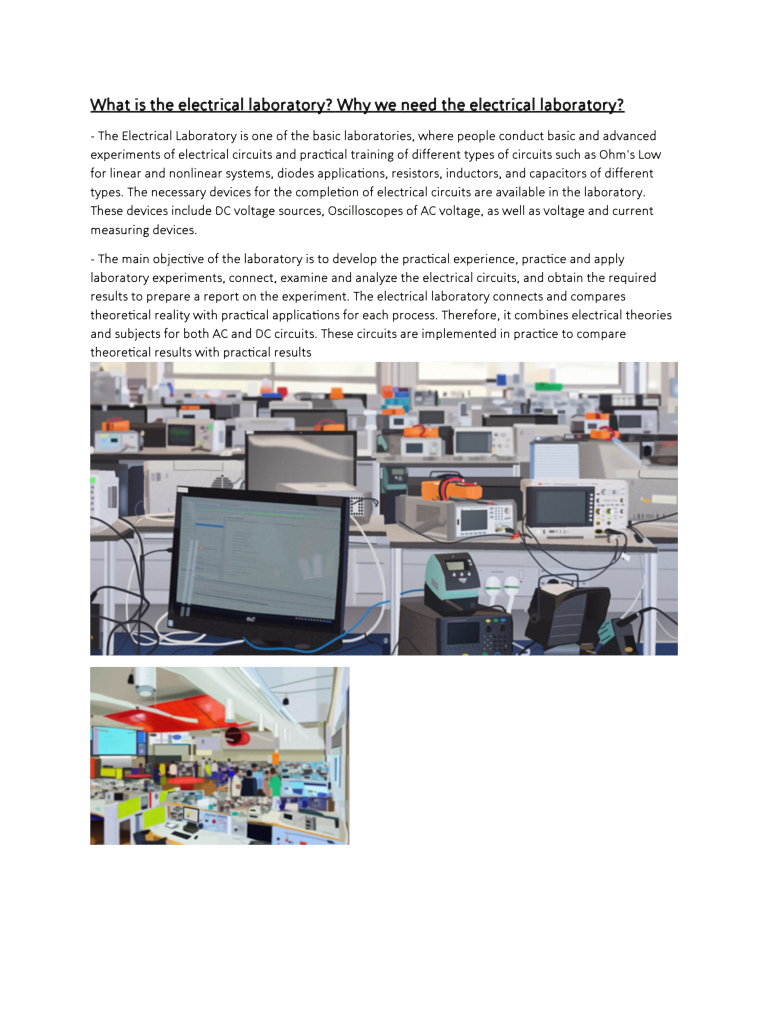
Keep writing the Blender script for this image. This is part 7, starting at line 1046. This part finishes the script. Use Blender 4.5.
PARA = [
 ('- The Electrical Laboratory is one of the basic laboratories, where people conduct basic and advanced', 90.6, 656.6, 141.0),
 ('experiments of electrical circuits and practical training of different types of circuits such as Ohm\'s Low', 90.4, 661.0, 159.6),
 ('for linear and nonlinear systems, diodes applications, resistors, inductors, and capacitors of different', 90.2, 653.6, 178.4),
 ('types. The necessary devices for the completion of electrical circuits are available in the laboratory.', 90.2, 646.0, 197.2),
 ('These devices include DC voltage sources, Oscilloscopes of AC voltage, as well as voltage and current', 90.4, 653.6, 215.8),
 ('measuring devices.', 90.4, 197.5, 235.0),
]
PARB = [
 ('- The main objective of the laboratory is to develop the practical experience, practice and apply', 90.6, 624.4, 264.0),
 ('laboratory experiments, connect, examine and analyze the electrical circuits, and obtain the required', 90.4, 656.6, 282.8),
 ('results to prepare a report on the experiment. The electrical laboratory connects and compares', 90.4, 625.6, 301.4),
 ('theoretical reality with practical applications for each process. Therefore, it combines electrical theories', 90.2, 671.8, 320.2),
 ('and subjects for both AC and DC circuits. These circuits are implemented in practice to compare', 90.4, 626.2, 338.8),
 ('theoretical results with practical results', 90.2, 311.4, 357.4),
]
# ================================================================ build everything in Blender
def mat(name, build):
    m = bpy.data.materials.new(name); m.use_nodes = True; nt = m.node_tree
    b = nt.nodes['Principled BSDF']; build(nt, b); return m
def flat(c, rough=.9, spec=.0):
    def f(nt, b):
        b.inputs['Base Color'].default_value = (*c, 1); b.inputs['Roughness'].default_value = rough
        b.inputs['Specular IOR Level'].default_value = spec
    return f
def paper_nodes(nt, b):
    b.inputs['Roughness'].default_value = .95; b.inputs['Specular IOR Level'].default_value = 0
    n = nt.nodes.new('ShaderNodeTexNoise'); n.inputs['Scale'].default_value = 900; n.inputs['Detail'].default_value = 3
    r = nt.nodes.new('ShaderNodeValToRGB'); r.color_ramp.elements[0].color = (.935, .935, .93, 1); r.color_ramp.elements[1].color = (.955, .955, .95, 1)
    nt.links.new(n.outputs['Fac'], r.inputs['Fac']); nt.links.new(r.outputs['Color'], b.inputs['Base Color'])
def print_nodes(nt, b):
    b.inputs['Roughness'].default_value = .9; b.inputs['Specular IOR Level'].default_value = 0
    a = nt.nodes.new('ShaderNodeAttribute'); a.attribute_name = 'ink'; a.attribute_type = 'GEOMETRY'
    nt.links.new(a.outputs['Color'], b.inputs['Base Color'])
def wood_nodes(nt, b):
    b.inputs['Roughness'].default_value = .5
    tc = nt.nodes.new('ShaderNodeTexCoord'); mp = nt.nodes.new('ShaderNodeMapping'); mp.inputs['Scale'].default_value = (3, 40, 3)
    n = nt.nodes.new('ShaderNodeTexNoise'); n.inputs['Scale'].default_value = 4; n.inputs['Detail'].default_value = 6
    r = nt.nodes.new('ShaderNodeValToRGB'); r.color_ramp.elements[0].color = (.24, .13, .06, 1); r.color_ramp.elements[1].color = (.42, .26, .13, 1)
    nt.links.new(tc.outputs['Object'], mp.inputs[0]); nt.links.new(mp.outputs[0], n.inputs['Vector']); nt.links.new(n.outputs['Fac'], r.inputs['Fac']); nt.links.new(r.outputs['Color'], b.inputs['Base Color'])

def link_mesh(name, V, F, m, parent=None, label=None):
    me = bpy.data.meshes.new(name); me.from_pydata(V, [], F); me.materials.append(m); me.update()
    o = bpy.data.objects.new(name, me); sc.collection.objects.link(o)
    if parent: o.parent = parent
    if label: o['label'] = label
    return o
def slab(name, x0, y0, x1, y1, z0, z1, m, parent=None, label=None, bev=0):
    V = [(x, y, z) for z in (z0, z1) for x, y in ((x0, y0), (x1, y0), (x1, y1), (x0, y1))]
    F = [(3, 2, 1, 0), (4, 5, 6, 7), (0, 1, 5, 4), (1, 2, 6, 5), (2, 3, 7, 6), (3, 0, 4, 7)]
    o = link_mesh(name, V, F, m, parent, label)
    if bev: q = o.modifiers.new('edge', 'BEVEL'); q.width = bev; q.segments = 3
    return o
def root(name, label, cat):
    o = bpy.data.objects.new(name, None); sc.collection.objects.link(o); o.empty_display_size = .02
    o['label'] = label; o['category'] = cat; return o

def build_print(pr, name, label, z):
    """lay the printed card: one thin paper card, and on it one flat mesh of ink per depicted thing or piece"""
    X0, X1, Y1, Y0 = PX(pr.x0), PX(pr.x0 + pr.w), PY(pr.y0), PY(pr.y0 + pr.h)
    r = root(name, label, 'photograph')
    slab('photo_card', X0 + .1 * PXM, Y0 + .1 * PXM, X1 - .1 * PXM, Y1 - .1 * PXM, z, z + .00016, M_card, r)
    img = gblur(np.clip(pr.img + pr.noise * (0.7 / 255), 0, 1), 0.6); H, W = pr.H // 2, pr.W // 2
    img = img[:H * 2, :W * 2].reshape(H, 2, W, 2, 3).mean((1, 3)); ids = pr.ids[:H * 2:2, :W * 2:2]
    g = np.pad(img, ((1, 1), (1, 1), (0, 0)), mode='edge'); corner = (g[:-1, :-1] + g[1:, :-1] + g[:-1, 1:] + g[1:, 1:]) / 4
    corner = np.clip(corner + (corner - gblur(corner, 1.4)) * 0.6, 0, 1)
    lin = np.where(corner <= .04045, corner / 12.92, ((corner + .055) / 1.055) ** 2.4) * INK_ALB
    gx = np.linspace(X0, X1, W + 1); gy = np.linspace(Y1, Y0, H + 1)
    objs = {}; count = {}
    hit = np.unique(ids)
    have = set(int(i) for i in hit)
    for i in list(have):
        if pr.parts[i][2]: have.add(pr.parts[i][2])
    order = np.argsort(ids.ravel(), kind='stable'); srt = ids.ravel()[order]
    lo = np.searchsorted(srt, np.arange(len(pr.parts))); hi = np.searchsorted(srt, np.arange(len(pr.parts)), side='right')
    for i in range(len(pr.parts)):
        if i not in have: continue
        nm, lb, par, kind = pr.parts[i]
        cells = order[lo[i]:hi[i]]; parent = objs.get(par) if par else r
        if i == 0: nm, lb = 'background', None
        if len(cells) < 6 and not any(q[2] == i for q in pr.parts): continue
        if len(cells):
            cy, cx = cells // W, cells % W
            q = np.stack([cy * (W + 1) + cx, (cy + 1) * (W + 1) + cx, (cy + 1) * (W + 1) + cx + 1, cy * (W + 1) + cx + 1], 1)
            u, inv = np.unique(q.ravel(), return_inverse=True); inv = inv.reshape(-1)
            co = np.empty((len(u), 3), np.float32); co[:, 0] = gx[u % (W + 1)]; co[:, 1] = gy[u // (W + 1)]; co[:, 2] = z + .00018
            me = bpy.data.meshes.new(nm); nf = len(cells)
            me.vertices.add(len(u)); me.vertices.foreach_set('co', co.ravel())
            me.loops.add(nf * 4); me.loops.foreach_set('vertex_index', inv.astype(np.int32))
            me.polygons.add(nf); me.polygons.foreach_set('loop_start', np.arange(0, nf * 4, 4, dtype=np.int32))
            me.update(calc_edges=True)
            a = me.color_attributes.new('ink', 'FLOAT_COLOR', 'POINT'); c4 = np.ones((len(u), 4), np.float32); c4[:, :3] = lin.reshape(-1, 3)[u]
            a.data.foreach_set('color', c4.ravel()); me.materials.append(M_ink)
            o = bpy.data.objects.new(nm, me)
        else: o = bpy.data.objects.new(nm, None); o.empty_display_size = .005
        sc.collection.objects.link(o); o.parent = parent; objs[i] = o
        if lb: o['label'] = lb
        if kind: o['kind'] = kind
    return r

if bpy:
    M_paper = mat('white_paper', paper_nodes); M_card = mat('photo_card_paper', flat((.8, .8, .8)))
    M_ink = mat('photo_ink', print_nodes); M_black = mat('black_text_ink', flat((.012, .012, .012))); M_wood = mat('brown_wood', wood_nodes)
    d = slab('desk_top', -.7, -.42, .7, .42, -.0302, -.0002, M_wood, None, None, .003); d['kind'] = 'structure'
    page = root('document_page', 'white sheet of typed paper with a heading and two paragraphs', 'paper sheet')
    slab('paper_sheet', -.1135, -.152, .1135, .152, -.0002, 0, M_paper, page)
    def text_obj(name, t, em, wt, parent, bold=False):
        V, F = text_mesh(*t, em, wt, bold); o = link_mesh(name, [(a, b, .00003) for a, b, c in V], F, M_black, parent); return o
    h = text_obj('heading', HEAD, 17.57, 2.35, page, True); h['label'] = 'bold underlined heading line'
    V, F = [], []; stroke_mesh([(PX(90.4), PY(111.8)), (PX(624.8), PY(111.8))], 2.1 * PXM / 2, V, F, .00003); link_mesh('underline', V, F, M_black, h)
    for lines, lb in ((PARA, 'upper paragraph of body text'), (PARB, 'lower paragraph of body text')):
        g = bpy.data.objects.new('paragraph', None); sc.collection.objects.link(g); g.parent = page; g['label'] = lb; g.empty_display_size = .01
        for t in lines: text_obj('text_line', t, 13.8, 1.38, g)
    build_print(p1, 'upper_photograph', 'larger upper photograph of a lab with a big black monitor and bench instruments', 0.00002)
    build_print(p2, 'lower_photograph', 'smaller lower photograph of an open lab with a red ceiling canopy', 0.00002)
